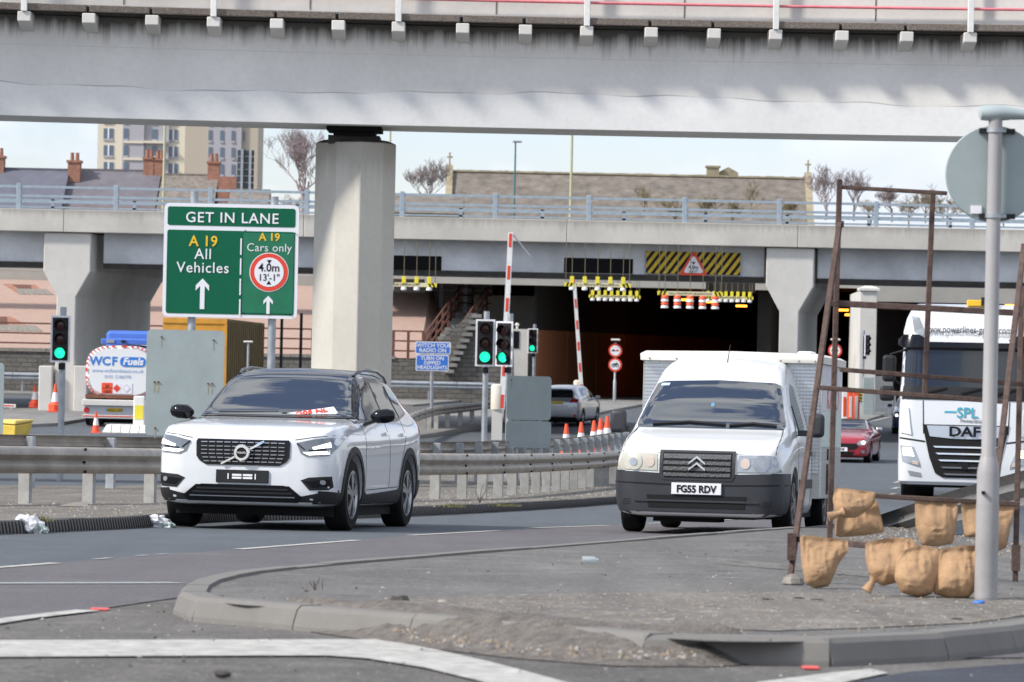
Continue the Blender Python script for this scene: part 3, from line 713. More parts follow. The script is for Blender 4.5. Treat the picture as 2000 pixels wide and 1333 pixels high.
bank = struct(MB().add([(-60, 176.6, z0), wz(818, 705, 176.6)[:2]+(z0,), (P(862, 613, 188.5).x, 188.5, P(862, 613, 188.5).z), (P(862, 613, 190).x-.5, 190, z1), (-60, 190, z1)], [(0, 1, 2, 3, 4)]).build('paved_bank', 'pinkpave'))
MB().prism([(-60, 189.9, z1-.1), (P(612, 560, 190).x, 189.9, z1-.1), (P(612, 560, 190).x, 189.9, 4.8), (-60, 189.9, 4.8)], (0, .6, 0)).build('abutment_band', 'rb', bank)
bs = tag(MB().bx(P(742, 580, 189).x, P(832, 580, 189).x, 189, 191, .5, 4.6).build('abutment_wall', 'pier', bevel=.02), 'pale concrete abutment block beside the grey palisade fence', 'wall')
def bank_pt(px, d, lift=.02): return Vector((P(px, 600, d).x, d, z0+(z1-z0)*(d-176.6)/(190-176.6)+lift))
for i, (pa, pb, da, db) in enumerate(((5, 95, 187.0, 188.9), (-40, 75, 180.0, 182.6))):
    s = thing('slope_recess', ('upper' if i == 0 else 'lower')+' wedge-shaped recess in the pink paved bank at far left', 'recess', tuple(bank_pt((pa+pb)/2, da)), group='wedge recesses in the pink bank')
    q = [bank_pt(pa, db), bank_pt(pa+62, db), bank_pt(pb, da), bank_pt(pa+32, da)]
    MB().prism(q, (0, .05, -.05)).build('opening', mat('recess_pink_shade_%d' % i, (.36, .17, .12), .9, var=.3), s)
    q = [bank_pt(pa+32, da-.05, .03), bank_pt(pb+10, da-.05, .03), bank_pt(pb-5, da+.45, .16), bank_pt(pa+26, da+.45, .16)]
    MB().prism(q, (0, 0, -.06)).build('sill', 'rough', s)
    q = [bank_pt(pa+18, db-.1, .03), bank_pt(pa+54, db-.1, .03), bank_pt(pa+56, da+.9, .03), bank_pt(pa+34, da+.8, .03)]
    MB().prism(q, (0, .05, -.03)).build('back_wall', 'dark' if False else 'rustrail', s)
def railing(label, pts, h, nr=3, step=3.0, m='rustrail', name='railing', grp=None):
    t = thing(name, label, 'railing', tuple(pts[0]), group=grp); prev = None
    for a, b in zip(pts, pts[1:]):
        n = max(1, round((b-a).length/step))
        for k in range(n+1):
            if k == 0 and prev is not None: continue
            p = a.lerp(b, k/n); MB().bx(p.x-.06, p.x+.06, p.y-.05, p.y+.05, p.z-.15, p.z+h).build('post', m, t)
            if prev is not None:
                for q in range(nr): o = Vector((0, 0, h*(.97-q*.37))); MB().beam(prev+o, p+o, .05, .07).build('rail', m, t)
            prev = p
    return t
railing('rusty three-rail railing on the stone wall left of the cream column', [Vector((-42, 176.2, zc+.1)), Vector((P(610, 690, 176.2).x, 176.2, zc+.1))], 1.15, step=2.9, grp='rusty railings along the bank')
railing('rusty railing on the stone wall right of the cream column', [Vector((P(768, 690, 176.2).x, 176.2, zc+.1)), Vector((P(826, 690, 176.2).x, 176.2, zc+.1))], 1.15, step=.85, grp='rusty railings along the bank')
# steps climbing beside the bank
st = thing('steps', 'concrete steps climbing beside the pink bank to the palisade fence', 'steps', tuple(P(838, 700, 176.6)))
n = 15; s0, s1 = P(826, 702, 176.8), P(895, 612, 188.0)
for k in range(n):
    p = s0.lerp(s1, k/n); MB().bx(p.x, p.x+1.25, p.y, p.y+.85, p.z-.45, p.z+.16).build('step', 'pave', st)
for off, lb in ((.05, 'left'), (1.3, 'right')):
    railing('rusty handrail on the %s edge of the concrete steps' % lb, [s0+Vector((off, 0, .1)), s1+Vector((off, 0, .25)), s1+Vector((off+.6, 2.0, .25))], 1.0, step=1.9, name='stair_railing', grp='handrails of the steps')
sd = thing('stair_wall', 'stepped stone side wall under the concrete steps', 'wall', tuple(P(900, 700, 176)))
for k in range(10):
    p = P(868+6*k, 722-12*k, 175.9); MB().bx(p.x, p.x+.42, 175.62, 176.0, p.z-.15, p.z).build('projecting_stone', 'pave', sd)
lp = tag(MB().bx(P(925, 600, 189).x, P(1046, 600, 189).x-.05, 188.6, 189.2, G(0, 189)-.2, P(960, 577, 189).z).build('wing_wall', 'rb', bevel=.02), 'concrete wing wall between the steps and the tunnel mouth', 'wall')
cab = thing('control_kiosk', 'small concrete kiosk with a dark grille beside the tunnel mouth', 'kiosk', tuple(P(1022, 775, 180)))
a, b = P(1000, 700, 180), P(1031, 700, 180)
MB().bx(a.x, b.x, 180, 182, G(0, 180)-.1, P(1015, 643, 180).z).build('walls', 'pier', cab)
q = P(1007, 665, 180); MB().bx(q.x-.12, q.x+.16, 179.97, 180, q.z-.35, q.z+.4).build('grille', 'black', cab)
MB().lathe((b.x-.5, 180.6, P(1015, 643, 180).z), [(.05, 0), (.05, .12), (.11, .18), (.05, .27)], 8).build('roof_lamp', 'fbtop', cab)
# palisade fence
pf = thing('palisade_fence', 'grey palisade fence with a gate at the top of the steps', 'fence', tuple(P(895, 612, 190)))
zb_, zt_ = P(895, 614, 190).z, P(895, 556, 190).z
for k in range(30):
    px = 836+4.3*k; x = P(px, 580, 190).x
    if k in (6, 17): MB().bx(x-.07, x+.07, 190, 190.1, zb_-.2, zt_+.1).build('post', 'galv', pf)
    else: MB().bx(x-.028, x+.028, 190.0, 190.03, zb_-.05, zt_).build('pale', 'galvdull', pf)
for z in (zb_+.25, zt_-.3): MB().bx(P(836, 580, 190).x, P(962, 580, 190).x, 190.03, 190.08, z, z+.06).build('rail', 'galvdull', pf)
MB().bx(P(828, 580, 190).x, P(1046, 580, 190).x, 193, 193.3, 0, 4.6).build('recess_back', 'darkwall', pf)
sb = tag(MB().prism([wz(925, 640, 189.3), wz(925, 614, 189.3), wz(830, 614, 189.3), wz(830, 640, 189.3)], (0, 4, 0)).build('landing', 'pave'), 'concrete landing at the top of the steps', 'landing'); sb['kind'] = 'structure'

# ================================================================ things beyond the road bridge
def bark_tree(name, label, base, height, spread, seed, m, grp, depth=5, trunk=.16, lean=0., cat='tree', leafy=None):
    rnd = random.Random(seed); t = thing(name, label, cat, tuple(base), group=grp); tr, cw = MB(), MB()
    def grow(p, d, ln, r, k):
        q = p+d*ln; mid = p.lerp(q, .5)+Vector((rnd.uniform(-.09, .09), rnd.uniform(-.09, .09), rnd.uniform(-.03, .06)))*ln
        b = tr if k == 0 else cw
        b.path([p, mid, q], [r, r*.82, r*.66], 5 if k < 2 else 3, cap=False)
        if k >= depth: return
        for _ in range(rnd.choice((2, 3, 3)) if k else 5):
            e = Vector((rnd.uniform(-1, 1)*spread, rnd.uniform(-1, 1)*spread, rnd.uniform(.0, 1.0)))
            grow(p.lerp(q, rnd.uniform(.45, 1)), (d*.7+e*.85).normalized(), ln*rnd.uniform(.62, .92), max(.010, r*rnd.uniform(.45, .62)), k+1)
    grow(Vector(base), Vector((lean, 0, 1)).normalized(), height*.26, trunk, 0)
    tr.build('trunk', m, t); cw.build('branches', m, t)
    return t
M['bark'] = mat('bare_bark', (.27, .22, .215), .95, var=.3)
M['bark2'] = mat('reddish_twigs', (.33, .27, .275), .95, var=.3)
M['bark3'] = mat('scrub_twigs', (.27, .22, .14), .95, var=.4)
def far(px, py, d): return P(px, py, d)
tl = [('purple-brown bare tree left of the cream column', 592, 420, 240, 7.0, .9, 'bark2', 7), ('bare spreading tree beside the left church gable', 832, 420, 285, 5.0, 1.0, 'bark', 7),
      ('bare shrub in front of the middle of the church roof', 1258, 425, 262, 2.6, .9, 'bark3', 5), ('bare shrub right of the roof chimney', 1470, 428, 262, 2.8, .9, 'bark3', 5),
      ('tall thin bare tree just right of the church', 1612, 430, 270, 4.4, .9, 'bark', 6), ('bare tree seen inside the rusty frame', 1668, 432, 270, 4.4, .9, 'bark', 6),
      ('bare tree right of the rusty frame upright', 1742, 434, 270, 3.4, 1.2, 'bark', 6), ('low bare tree left of the round sign', 1808, 436, 265, 3.2, 1.2, 'bark3', 6)]
for i, (lb, px, py, d, hgt, sp, mm, dp) in enumerate(tl): bark_tree('bare_tree', lb, P(px, py, d), hgt, sp, 11+i, mm, 'bare winter trees beyond the bridge', dp, trunk=.02*hgt)
for i, (px, d) in enumerate([(1380, 250), (1545, 252), (1700, 250), (1775, 255), (1850, 252), (1960, 255), (575, 245), (1320, 250), (1430, 253)]):
    names = {1380: 'olive scrub before the church below its chimney', 1545: 'olive scrub before the right church gable', 1700: 'brown scrub bush behind the bridge railing inside the rusty frame', 1775: 'brown scrub bush near the right frame upright', 1850: 'brown scrub bush beside the round sign', 1960: 'brown scrub bush at the far right edge', 575: 'reddish scrub bush left of the cream column', 1320: 'olive scrub left of the church chimney', 1430: 'olive scrub right of the church chimney'}
    bark_tree('scrub_bush', names[px], P(px, 438, d)+Vector((0, 0, -.2)), 2.6, 1.6, 60+i, 'bark3' if px != 575 else 'bark2', 'scrub bushes behind the bridge', 6, trunk=.06, cat='bush')
# church: long stone slate roof
M['slate'] = mat('stone_slate', (.20, .175, .15), .95, var=.45, scale=1.2, bump=.5, bscale=6, stretch=(1, 1, 2))
M['sandstone'] = mat('sandstone', (.36, .31, .21), .95, var=.35, scale=2, bump=.5, bscale=10)
ch = thing('church', 'long stone church with a slate roof and gable crosses beyond the bridge', 'church', (P(1220, 430, 300).x, 300, 5))
xl, xr = P(878, 340, 300).x, P(1578, 345, 300).x; zr_ = P(1200, 341, 300).z; ze = P(1200, 430, 296).z-.8
MB().prism([(xl, 295, ze), (xl, 300, zr_), (xl, 305, ze)], (xr-xl, 0, 0)).build('roof', 'slate', ch)
for k in range(60):
    x = xl+(xr-xl)*k/60; MB().bx(x+.01, x+(xr-xl)/60-.01, 299.8, 300.2, zr_-.05, zr_+.09+random.uniform(-.02, .02)).build('ridge_tile', 'sandstone', ch)
MB().bx(xl+.2, xr-.2, 295.6, 304.4, 4.5, ze+.02).build('nave_wall', 'sandstone', ch)
for x in (xl, xr):
    MB().prism([(x-.25, 294.6, ze-.3), (x-.25, 300, zr_+.45), (x-.25, 305.4, ze-.3), (x-.25, 305.4, ze-2), (x-.25, 294.6, ze-2)], (.5, 0, 0)).build('gable', 'sandstone', ch)
    MB().bx(x-.06, x+.06, 299.95, 300.05, zr_+.4, zr_+1.35).bx(x-.22, x+.22, 299.96, 300.04, zr_+.95, zr_+1.07).build('cross', 'sandstone', ch)
q = P(1392, 340, 301); MB().bx(q.x-.45, q.x+.45, 300.5, 301.5, zr_-.6, P(1392, 327, 301).z).bx(q.x-.55, q.x+.55, 300.4, 301.6, P(1392, 328, 301).z, P(1392, 324.5, 301).z).build('chimney', 'sandstone', ch)
q = P(1422, 340, 301); MB().prism([(q.x-.75, 300.8, zr_-.5), (q.x+.75, 300.8, zr_-.5), (q.x+.75, 300.8, zr_+.35), (q.x, 300.8, zr_+.75), (q.x-.75, 300.8, zr_+.35)], (0, .5, 0)).build('bellcote', 'sandstone', ch)
q0, q1 = P(800, 425, 280), P(915, 425, 280)
shd = thing('low_outbuilding', 'low brown-roofed outbuilding in front of the left church gable', 'building', ((q0.x+q1.x)/2, 280, 5))
MB().prism([(P(768, 420, 280).x, 277, P(800, 416, 277).z), (P(768, 420, 280).x, 282, P(800, 378, 282).z), (P(768, 420, 280).x, 287, P(800, 416, 277).z)], (P(905, 420, 280).x-P(768, 420, 280).x, 0, 0)).build('roof', 'slate', shd)
MB().bx(P(770, 420, 280).x, P(903, 420, 280).x, 277.5, 286.5, 4.5, P(800, 414, 277).z).build('wall', 'sandstone', shd)
# terraced houses with slate roofs
M['bslate'] = mat('blue_slate_roof', (.125, .13, .165), .8, var=.2, scale=.8, bump=.4, bscale=5)
M['gslate'] = mat('grey_slate_roof', (.155, .145, .165), .85, var=.25, scale=.8, bump=.4, bscale=5)
M['bstone'] = mat('brown_tile_roof', (.22, .19, .165), .95, var=.45, scale=3, bump=.6, bscale=6)
M['brick'] = mat('orange_brick', (.34, .17, .12), .9, var=.35, scale=5, bump=.4, bscale=14)
def house(label, p0, p1, yr, ye, d, m, chim, name='terraced_house'):
    t = thing(name, label, 'house', (P((p0+p1)/2, 400, d).x, d, 5), group='terraced houses beyond the bridge')
    a, b = P(p0, 330, d).x, P(p1, 330, d).x; zr, ze = P((p0+p1)/2, yr, d).z, P((p0+p1)/2, ye, d-4).z
    MB().prism([(a, d-4.6, ze-.3), (a, d, zr), (a, d+4.6, ze-.3)], (b-a-.02, 0, 0)).build('roof', m, t)
    n = int((b-a)/.45)
    for k in range(n): MB().bx(a+(b-a)*k/n, a+(b-a)*(k+1)/n-.03, d-.12, d+.12, zr-.05, zr+.07).build('ridge_tile', m, t)
    MB().bx(a+.1, b-.1, d-4.2, d+4.2, 4.5, ze).build('wall', 'brick', t)
    for px, yt, wpx in chim:
        q = P(px, yt, d); w = wpx*d/FPX/2
        MB().bx(q.x-w, q.x+w, d-.5, d+.5, zr-.8, q.z-.15).bx(q.x-w-.08, q.x+w+.08, d-.58, d+.58, q.z-.15, q.z).build('chimney_stack', 'brick', t)
        for s in (-.3, .3): MB().lathe((q.x+s*w*1.4, d, q.z), [(.13, 0), (.11, .45), (.13, .5)], 8).build('chimney_pot', 'brick', t)
house('blue slate terraced house at the far left', -260, 136, 328, 402, 262, 'bslate', [(-2, 305, 22), (146, 314, 24)])
house('purple slate terraced house left of centre of the tower block', 137, 316, 333, 405, 263, 'gslate', [(292, 308, 20), (312, 310, 18)])
house('brown tiled low house in front of the tower block', 318, 428, 342, 408, 261, 'bstone', [(418, 316, 22)])
house('small dark gabled house right of the tower block', 452, 530, 372, 412, 258, 'bstone', [])
bw = tag(MB().bx(P(427, 370, 259).x, P(462, 370, 259).x, 258.5, 260, 5, P(445, 346, 259).z).build('brick_chimney', 'brick'), 'broad orange brick chimney breast left of the dark sign back', 'chimney')
# tower block
D = 680.
tb = thing('tower_block', 'cream and grey residential tower block behind the terraced roofs', 'building', (P(345, 400, D).x, D, 6))
M['tcream'] = mat('tower_cream', (.68, .63, .52), .8, var=.05); M['tgrey'] = mat('tower_grey', (.40, .39, .43), .8, var=.05); M['ttaupe'] = mat('tower_taupe', (.46, .41, .34), .8, var=.04)
M['tglass'] = mat('tower_window', (.10, .14, .20), .15, coat=.5)
def tx(px): return P(px, 300, D).x
ztop, zbot = P(345, 225, D).z, 6
for name, a, b, m, dy in (('wall', 190, 268, 'tcream', 0), ('wall', 240, 282, 'tgrey', 1.2), ('wall', 282, 330, 'tgrey', .6), ('wall', 326, 361, 'tcream', 0), ('gable_wall', 361, 407, 'ttaupe', .3), ('wall', 407, 472, 'tgrey', .9), ('gable_wall', 472, 504, 'ttaupe', .3)):
    x0, x1 = tx(a), tx(b)
    if name == 'wall' and a == 190: x1 = tx(242)
    MB().bx(x0, x1-.02, D-dy, D+14, zbot, ztop).build(name, m, tb)
for r in range(9):
    yy = 262+33*r-33
    for px, w_ in ((210, 19), (245.5, 9), (301, 10), (337, 17), (410, 7), (433, 7), (455, 7), (476, 4)):
        c = P(px, yy+(px-200)*.021, D-1.6); s = D/FPX; dy = {210: 0, 245.5: 1.2, 301: .6, 337: 0, 410: .9, 433: .9, 455: .9, 476: .3}[px]
        o = MB().bx(c.x-w_*s/2, c.x+w_*s/2, D-dy-.10, D-dy-.02, c.z-12*s, c.z+12*s).build('window', 'tglass', tb)
        MB().bx(c.x-w_*s/2, c.x+w_*s/2, D-dy-.16, D-dy-.11, c.z-12.2*s, c.z-8*s).build('panel', 'tgrey', o)
        if w_ > 12: MB().bx(c.x-.12, c.x+.12, D-dy-.17, D-dy-.11, c.z-8*s, c.z+12*s).build('mullion', 'signwhite', o)
    if yy > 230:
        for a, b in ((242, 282), (282, 326)):
            z = P((a+b)/2, yy+16, D).z; MB().bx(tx(a), tx(b)-.05, D-1.4, D-1.25 if a == 242 else D-.65, z-.25, z+.15).build('floor_band', 'tcream', tb)
# columns: lamp posts behind the bridge
def lamp_post(label, px, ytop, ybot, d, wpx, m, head=True):
    a, b = P(px, ytop, d), P(px, ybot, d); r = wpx*d/FPX/2
    t = thing('lamp_post', label, 'lamp post', (b.x, d, 5), group='lamp posts beyond the road bridge')
    MB().path([(a.x, d, 4.9), (a.x, d, a.z)], [r*1.1, r*.8], 8).build('pole', m, t, smooth=50)
    if head: MB().box((a.x+.1, d, a.z), (.55, .3, .12)).build('lantern', 'galv', t, bevel=.04)
M['palegreen'] = mat('pale_olive_paint', (.46, .46, .30), .6); M['teal'] = mat('teal_paint', (.05, .16, .17), .5)
lamp_post('pale olive mast in front of the tower block', 323, 205, 400, 215, 6, 'palegreen', False)
lamp_post('pale olive mast before the church roof', 1118, 230, 425, 215, 6, 'palegreen', False)
lamp_post('slim pale mast right of the cream column top', 763, 230, 420, 230, 5, 'palegreen', False)
lamp_post('dark teal street lamp before the church roof', 1007, 277, 415, 240, 4, 'teal')
sgn = thing('dark_sign_back', 'tall dark back of a road sign in front of the tower block', 'sign', (P(480, 380, 200).x, 200, 5))
a, b = P(464, 293, 200), P(495, 370, 200)
for k in range(6):
    h0 = (a.z-b.z)/6; MB().bx(a.x, b.x, 200, 200.05, b.z+h0*k+.02, b.z+h0*(k+1)-.01).build('panel', mat('sign_back_dark_%d' % k, (.05, .06, .075), .5), sgn)
for px in (473, 489): q = P(px, 300, 199.9); MB().bx(q.x-.06, q.x+.06, 199.85, 199.99, 5, a.z+.05).build('post', 'galv', sgn)

# ================================================================ crash barriers
def wprof(side=1):
    """W-beam cross-section (out, up); side = +1 bulges towards +n"""
    pr = [(0, -.155), (.045, -.14), (.08, -.10), (.08, -.06), (.03, -.02), (.005, 0), (.03, .02), (.08, .06), (.08, .10), (.045, .14), (0, .155)]
    return [(a*side, b) for a, b in pr]
def barrier(label, pts, h, m, side=1, panel=3.2, post=1.6, postm='galv', pw=.11, pd=.06, postside=-1, z0=.11, grp='crash barriers', posth=None, zfun=None):
    """pts: (x,y); each panel and post is a part; side: which way the wave bulges, postside: where the posts stand"""
    ps = polyline(pts, .4); zf = zfun or (lambda x, y, t: G(x, y)+z0)
    t = thing('crash_barrier', label, 'barrier', (ps[0].x, ps[0].y, G(ps[0].x, ps[0].y)), group=grp)
    n = len(ps); fr = []
    for i, p in enumerate(ps):
        d = (ps[min(i+1, n-1)]-ps[max(i-1, 0)]).normalized(); nv = Vector((-d.y, d.x)); fr.append((p, d, nv, zf(p.x, p.y, i/(n-1))))
    k = max(1, round(panel/.4))
    for i in range(0, n-1, k):
        rings = []
        for j in range(i, min(i+k, n-1)+1):
            p, d, nv, z = fr[j]; ex = .004 if (i//k) % 2 else 0
            out = [Vector((p.x+nv.x*(a+ex*side), p.y+nv.y*(a+ex*side), z+h-.155+b)) for a, b in wprof(side)]
            back = [Vector((p.x+nv.x*(a+ex*side-.004*side), p.y+nv.y*(a+ex*side-.004*side), z+h-.155+b)) for a, b in wprof(side)][::-1]
            rings.append(out+back)
        MB().loft(rings).build('rail_panel', m, t, smooth=50)
        p, d, nv, z = fr[i]
        sm = MB()
        for a, b in ((.05, .13), (.035, -.02), (.05, -.13)): q = Vector((p.x+nv.x*(a+.02)*side, p.y+nv.y*(a+.02)*side, z+h-.155+b)); sm.box(q, (.03, .03, .03))
        sm.build('splice_bolts', 'dark', t)['kind'] = 'stuff'
    kp = max(1, round(post/.4))
    for i in range(1, n, kp):
        p, d, nv, z = fr[i]; c = p+nv*postside*side*(pw/2+.01 if postside < 0 else pw/2+.09)
        hh = posth or h-.02; rot = Matrix(((d.x, nv.x, 0), (d.y, nv.y, 0), (0, 0, 1)))
        gz_ = G(p.x, p.y)+z0-.15; top = z+hh
        MB().box((c.x, c.y, (gz_+top)/2), (.07, pw, top-gz_), rot).build('post', postm, t, bevel=.006)
    return t
def bar_pts(l): return [tuple(P(px, 900, d).xy) for px, d in l]
M['galvdark'] = mat('dull_dark_steel', (.22, .215, .205), .6, .4, var=.3, scale=4)
M['galvpale'] = mat('pale_galvanised_post', (.38, .375, .355), .6, .3, var=.25, scale=5)
B1 = [(-9.5, 36), (-7.3, 41), (-5.75, 46), (-3.6, 51.5), (-1.33, 57.5), (0.0, 64), (2.0, 81), (2.6, 86)]
B1 = [tuple(p) for p in smoothline(B1, 5)]
barrier('near weathered crash barrier with smooth side to the road passing behind the white cars', B1, .66, 'galvdull', side=-1, postm='galvpale', pw=.145, post=1.6)
B2 = [tuple(p) for p in smoothline([(-13, 59), (-7.9, 61), (-5.5, 65), (-1.75, 75), (0.7, 90), (2.75, 108), (3.1, 112)], 6)]
barrier('far crash barrier of the median seen from behind with blue-grey posts in front', B2, .80, 'galvdull', side=1, postm='galv', pw=.15, post=2.0, postside=-1)
B3 = [tuple(p) for p in smoothline([tuple(gp(x, y, .12).xy) for x, y in ((790, 868), (815, 852), (850, 840), (900, 833), (950, 826), (990, 820), (1020, 812))], 6)]
barrier('curved weathered crash barrier on the far traffic island', B3, .80, 'galvdull', side=-1, postm='galvpale', pw=.16, post=2.0, z0=.12)
barrier('pale crash barrier in front of the stone wall right of the column', [(P(600, 770, 173).x, 173), (P(965, 770, 173).x, 173)], .85, 'galv', side=-1, postm='galv', pw=.16, post=2.4, z0=.10)
barrier('pale crash barrier in front of the stone wall at far left', [(-40, 171), (P(80, 770, 171).x, 171)], .85, 'galv', side=-1, postm='galv', pw=.16, post=2.4, z0=.10)
# ramped end of the right-hand barrier
r0, r1 = gp(1712, 1022, IZ), gp(2080, 1075, IZ)
ra, rbp = P(1700, 1010, 45), P(2090, 880, 34)
def ramp(x, y, t): return G(x, y)+IZ+(-.52+.62*min(1, t*1.35))
barrier('ramped end of the right crash barrier behind the sandbags', [tuple(P(1708, 1000, 46).xy), tuple(P(1860, 960, 40).xy), tuple(P(2010, 950, 36).xy), tuple(P(2200, 950, 32).xy)], .60, 'galvdark', side=1, postm='galv', pw=.22, pd=.12, post=1.6, postside=1, z0=IZ, zfun=ramp)

# ================================================================ signs
def rrect(x0, x1, z0, z1, r, n=4):
    q = []
    for cx_, cz_, a0 in ((x1-r, z1-r, 0), (x0+r, z1-r, 90), (x0+r, z0+r, 180), (x1-r, z0+r, 270)):
        q += [(cx_+r*math.cos(R(a0+90*k/n)), cz_+r*math.sin(R(a0+90*k/n))) for k in range(n+1)]
    return q
def plate(root, name, m, q, y, t=.006): return MB().prism([(x, y, z) for x, z in q], (0, t, 0)).build(name, m, root)
# GET IN LANE
D = 72.0; s = FPX/D
bl, br_ = P(319, 508, D), P(582, 512, D); zt, zb = P(450, 399, D).z, P(450, 621, D).z
gs = thing('lane_sign', 'large green GET IN LANE road sign with white border on two posts', 'sign', ((bl.x+br_.x)/2, D, G(0, D)))
X0, X1 = bl.x, br_.x; W_, H_ = X1-X0, zt-zb
def sp(u, v): return (X0+u*W_, zt-v*H_)
plate(gs, 'border', 'signwhite', rrect(X0, X1, zb, zt, .09), D, .03)
zs1, zs2 = sp(0, .195)[1], sp(0, .235)[1]
plate(gs, 'header_panel', 'signgreen', rrect(X0+.06, X1-.06, zs1, zt-.06, .04), D-.006)
plate(gs, 'main_panel', 'signgreen', rrect(X0+.06, X1-.06, zb+.06, zs2, .04), D-.006)
xo = X0+.592*W_; plate(gs, 'overlay_panel', mat('sign_green_patch', (.010, .17, .085), .3, var=.15, scale=4), rrect(xo, X1-.075, zb+.09, zs2-.03, .01), D-.012)
def gt(s_, u, v, size, m, **k): x, z = sp(u, v); return text(s_, size, (x, D-.0125, z), gs, m, **k)
gt('GET IN LANE', .505, .165, .258, 'signwhite', bold=.002, sx=1.0, spacing=1.10)
gt('A 19', .295, .375, .262, 'signyellow', bold=.004, sx=.95, spacing=1.05); gt('All', .295, .488, .265, 'signwhite', bold=.001, sx=.95, spacing=1.1); gt('Vehicles', .295, .608, .265, 'signwhite', bold=.001, sx=.97, spacing=1.08)
D_ = D-.007
def gt2(s_, u, v, size, m, **k): x, z = sp(u, v); return text(s_, size, (x, D-.0165, z), gs, m, **k)
gt2('A 19', .785, .315, .19, 'signyellow', bold=.004); gt2('Cars only', .785, .41, .20, 'signwhite', bold=-.001, sx=.97, spacing=1.05)
def arrow(u, v0, v1, w, name='lane_arrow', dy=0.):
    x, z1 = sp(u, v0); z0 = sp(u, v1)[1]; h = z1-z0
    q = [(x-w*.17, z0), (x+w*.17, z0), (x+w*.17, z1-w*.55), (x+w*.5, z1-w*.92), (x+w*.5, z1-w*.52), (x, z1), (x-w*.5, z1-w*.52), (x-w*.5, z1-w*.92), (x-w*.17, z1-w*.55)]
    plate(gs, name, 'signwhite', q, D-.0145-dy, .004)
arrow(.295, .66, .93, .235); arrow(.785, .80, .96, .165, dy=.005)
for v in (.30, .475, .655, .835): x, z = sp(.575, v); plate(gs, 'lane_divider', 'signwhite', [(x-.013, z-.29), (x+.013, z-.29), (x+.013, z), (x-.013, z)], D-.0145, .004)
x, z = sp(.787, .593)
for r_, m, y in ((.345, 'signwhite', .0185), (.332, 'signred', .0225), (.258, 'signwhite', .0265)): MB().lathe((x, D-y, z), [(r_, 0), (r_, .004)], 32, 'Y').build('height_limit_disc', m, gs)
text('4.0m', .20, (x, D-.0285, z+.015), gs, 'signblack', bold=.002, sx=.95); text('13\'-1"', .17, (x, D-.0285, z-.15), gs, 'signblack', bold=.001, sx=.95)
for sg in (1, -1): plate(gs, 'height_mark', 'signblack', [(x-.042, z+sg*.215), (x+.042, z+sg*.215), (x, z+sg*.145)], D-.0305, .004)
for px in (374, 531):
    c = P(px, 640, D+.12); MB().path([(c.x, D+.12, G(0, D)), (c.x, D+.12, P(px, 374, D).z if px < 400 else P(px, 384, D).z)], .072, 14).build('post', 'galv', gs, smooth=50)
for v in (.12, .6, .9): z = sp(0, v)[1]; MB().bx(X0+.1, X1-.1, D+.03, D+.06, z-.03, z+.03).build('rail', 'galv', gs)
for u, v in ((.605, .23), (.975, .245), (.60, .955), (.955, .965)): x, z = sp(u, v); MB().lathe((x, D-.02, z), [(.012, 0), (.012, .01)], 8, 'Y').build('bolt', 'signblack', gs)

# sign backs
def sign_back(label, px0, px1, py0, py1, d, r=.07, split=None, bolts=()):
    a, b = P(px0, py0, d), P(px1, py1, d); xm = (px0+px1)/2; z1, z0 = P(xm, py0, d).z, P(xm, py1, d).z; x0, x1 = P(px0, (py0+py1)/2, d).x, P(px1, (py0+py1)/2, d).x
    t = thing('grey_road_sign', label, 'sign', ((x0+x1)/2, d, G(0, d)+.11), group='grey backs of road signs')
    zs_ = z0+(z1-z0)*split if split else None
    if split:
        plate(t, 'upper_panel', 'signback', rrect(x0, x1-.01, zs_+.008, z1, r), d, .02); plate(t, 'lower_panel', 'signback', rrect(x0, x1, z0, zs_-.008, r), d-.01, .02)
    else: plate(t, 'panel', 'signback', rrect(x0, x1, z0, z1, r), d, .02)
    for u, v in bolts:
        x, z = x0+(x1-x0)*u, z1-(z1-z0)*v
        MB().lathe((x, d-.022, z), [(.014, 0), (.014, .02)], 8, 'Y').build('bolt', 'rust', t)
        MB().prism([(x-.012, d-.0035, z), (x+.012, d-.0035, z), (x+.006, d-.0035, z-.16), (x-.006, d-.0035, z-.17)], (0, .003, 0)).build('rust_run', mat('rust_stain', (.33, .30, .20), .7), t)
    for u in (.25, .75): x = x0+(x1-x0)*u; MB().path([(x, d+.09, G(0, d)+.05), (x, d+.09, z1-.1)], .045, 10).build('post', 'galv', t, smooth=50)
sign_back('large grey-green sign back with rusty bolts behind the white SUV', 285, 437, 645, 852, 64, bolts=((.19, .07), (.86, .09), (.11, .495), (.16, .495), (.80, .50), (.85, .50), (.13, .93)))
sign_back('two-piece grey-green sign back below the pair of traffic signals', 989, 1077, 735, 875, 80, split=.38, bolts=((.10, .06), (.06, .93)))
sign_back('grey-green sign back cut off by the left edge of the picture', -60, 7, 708, 852, 64, bolts=())
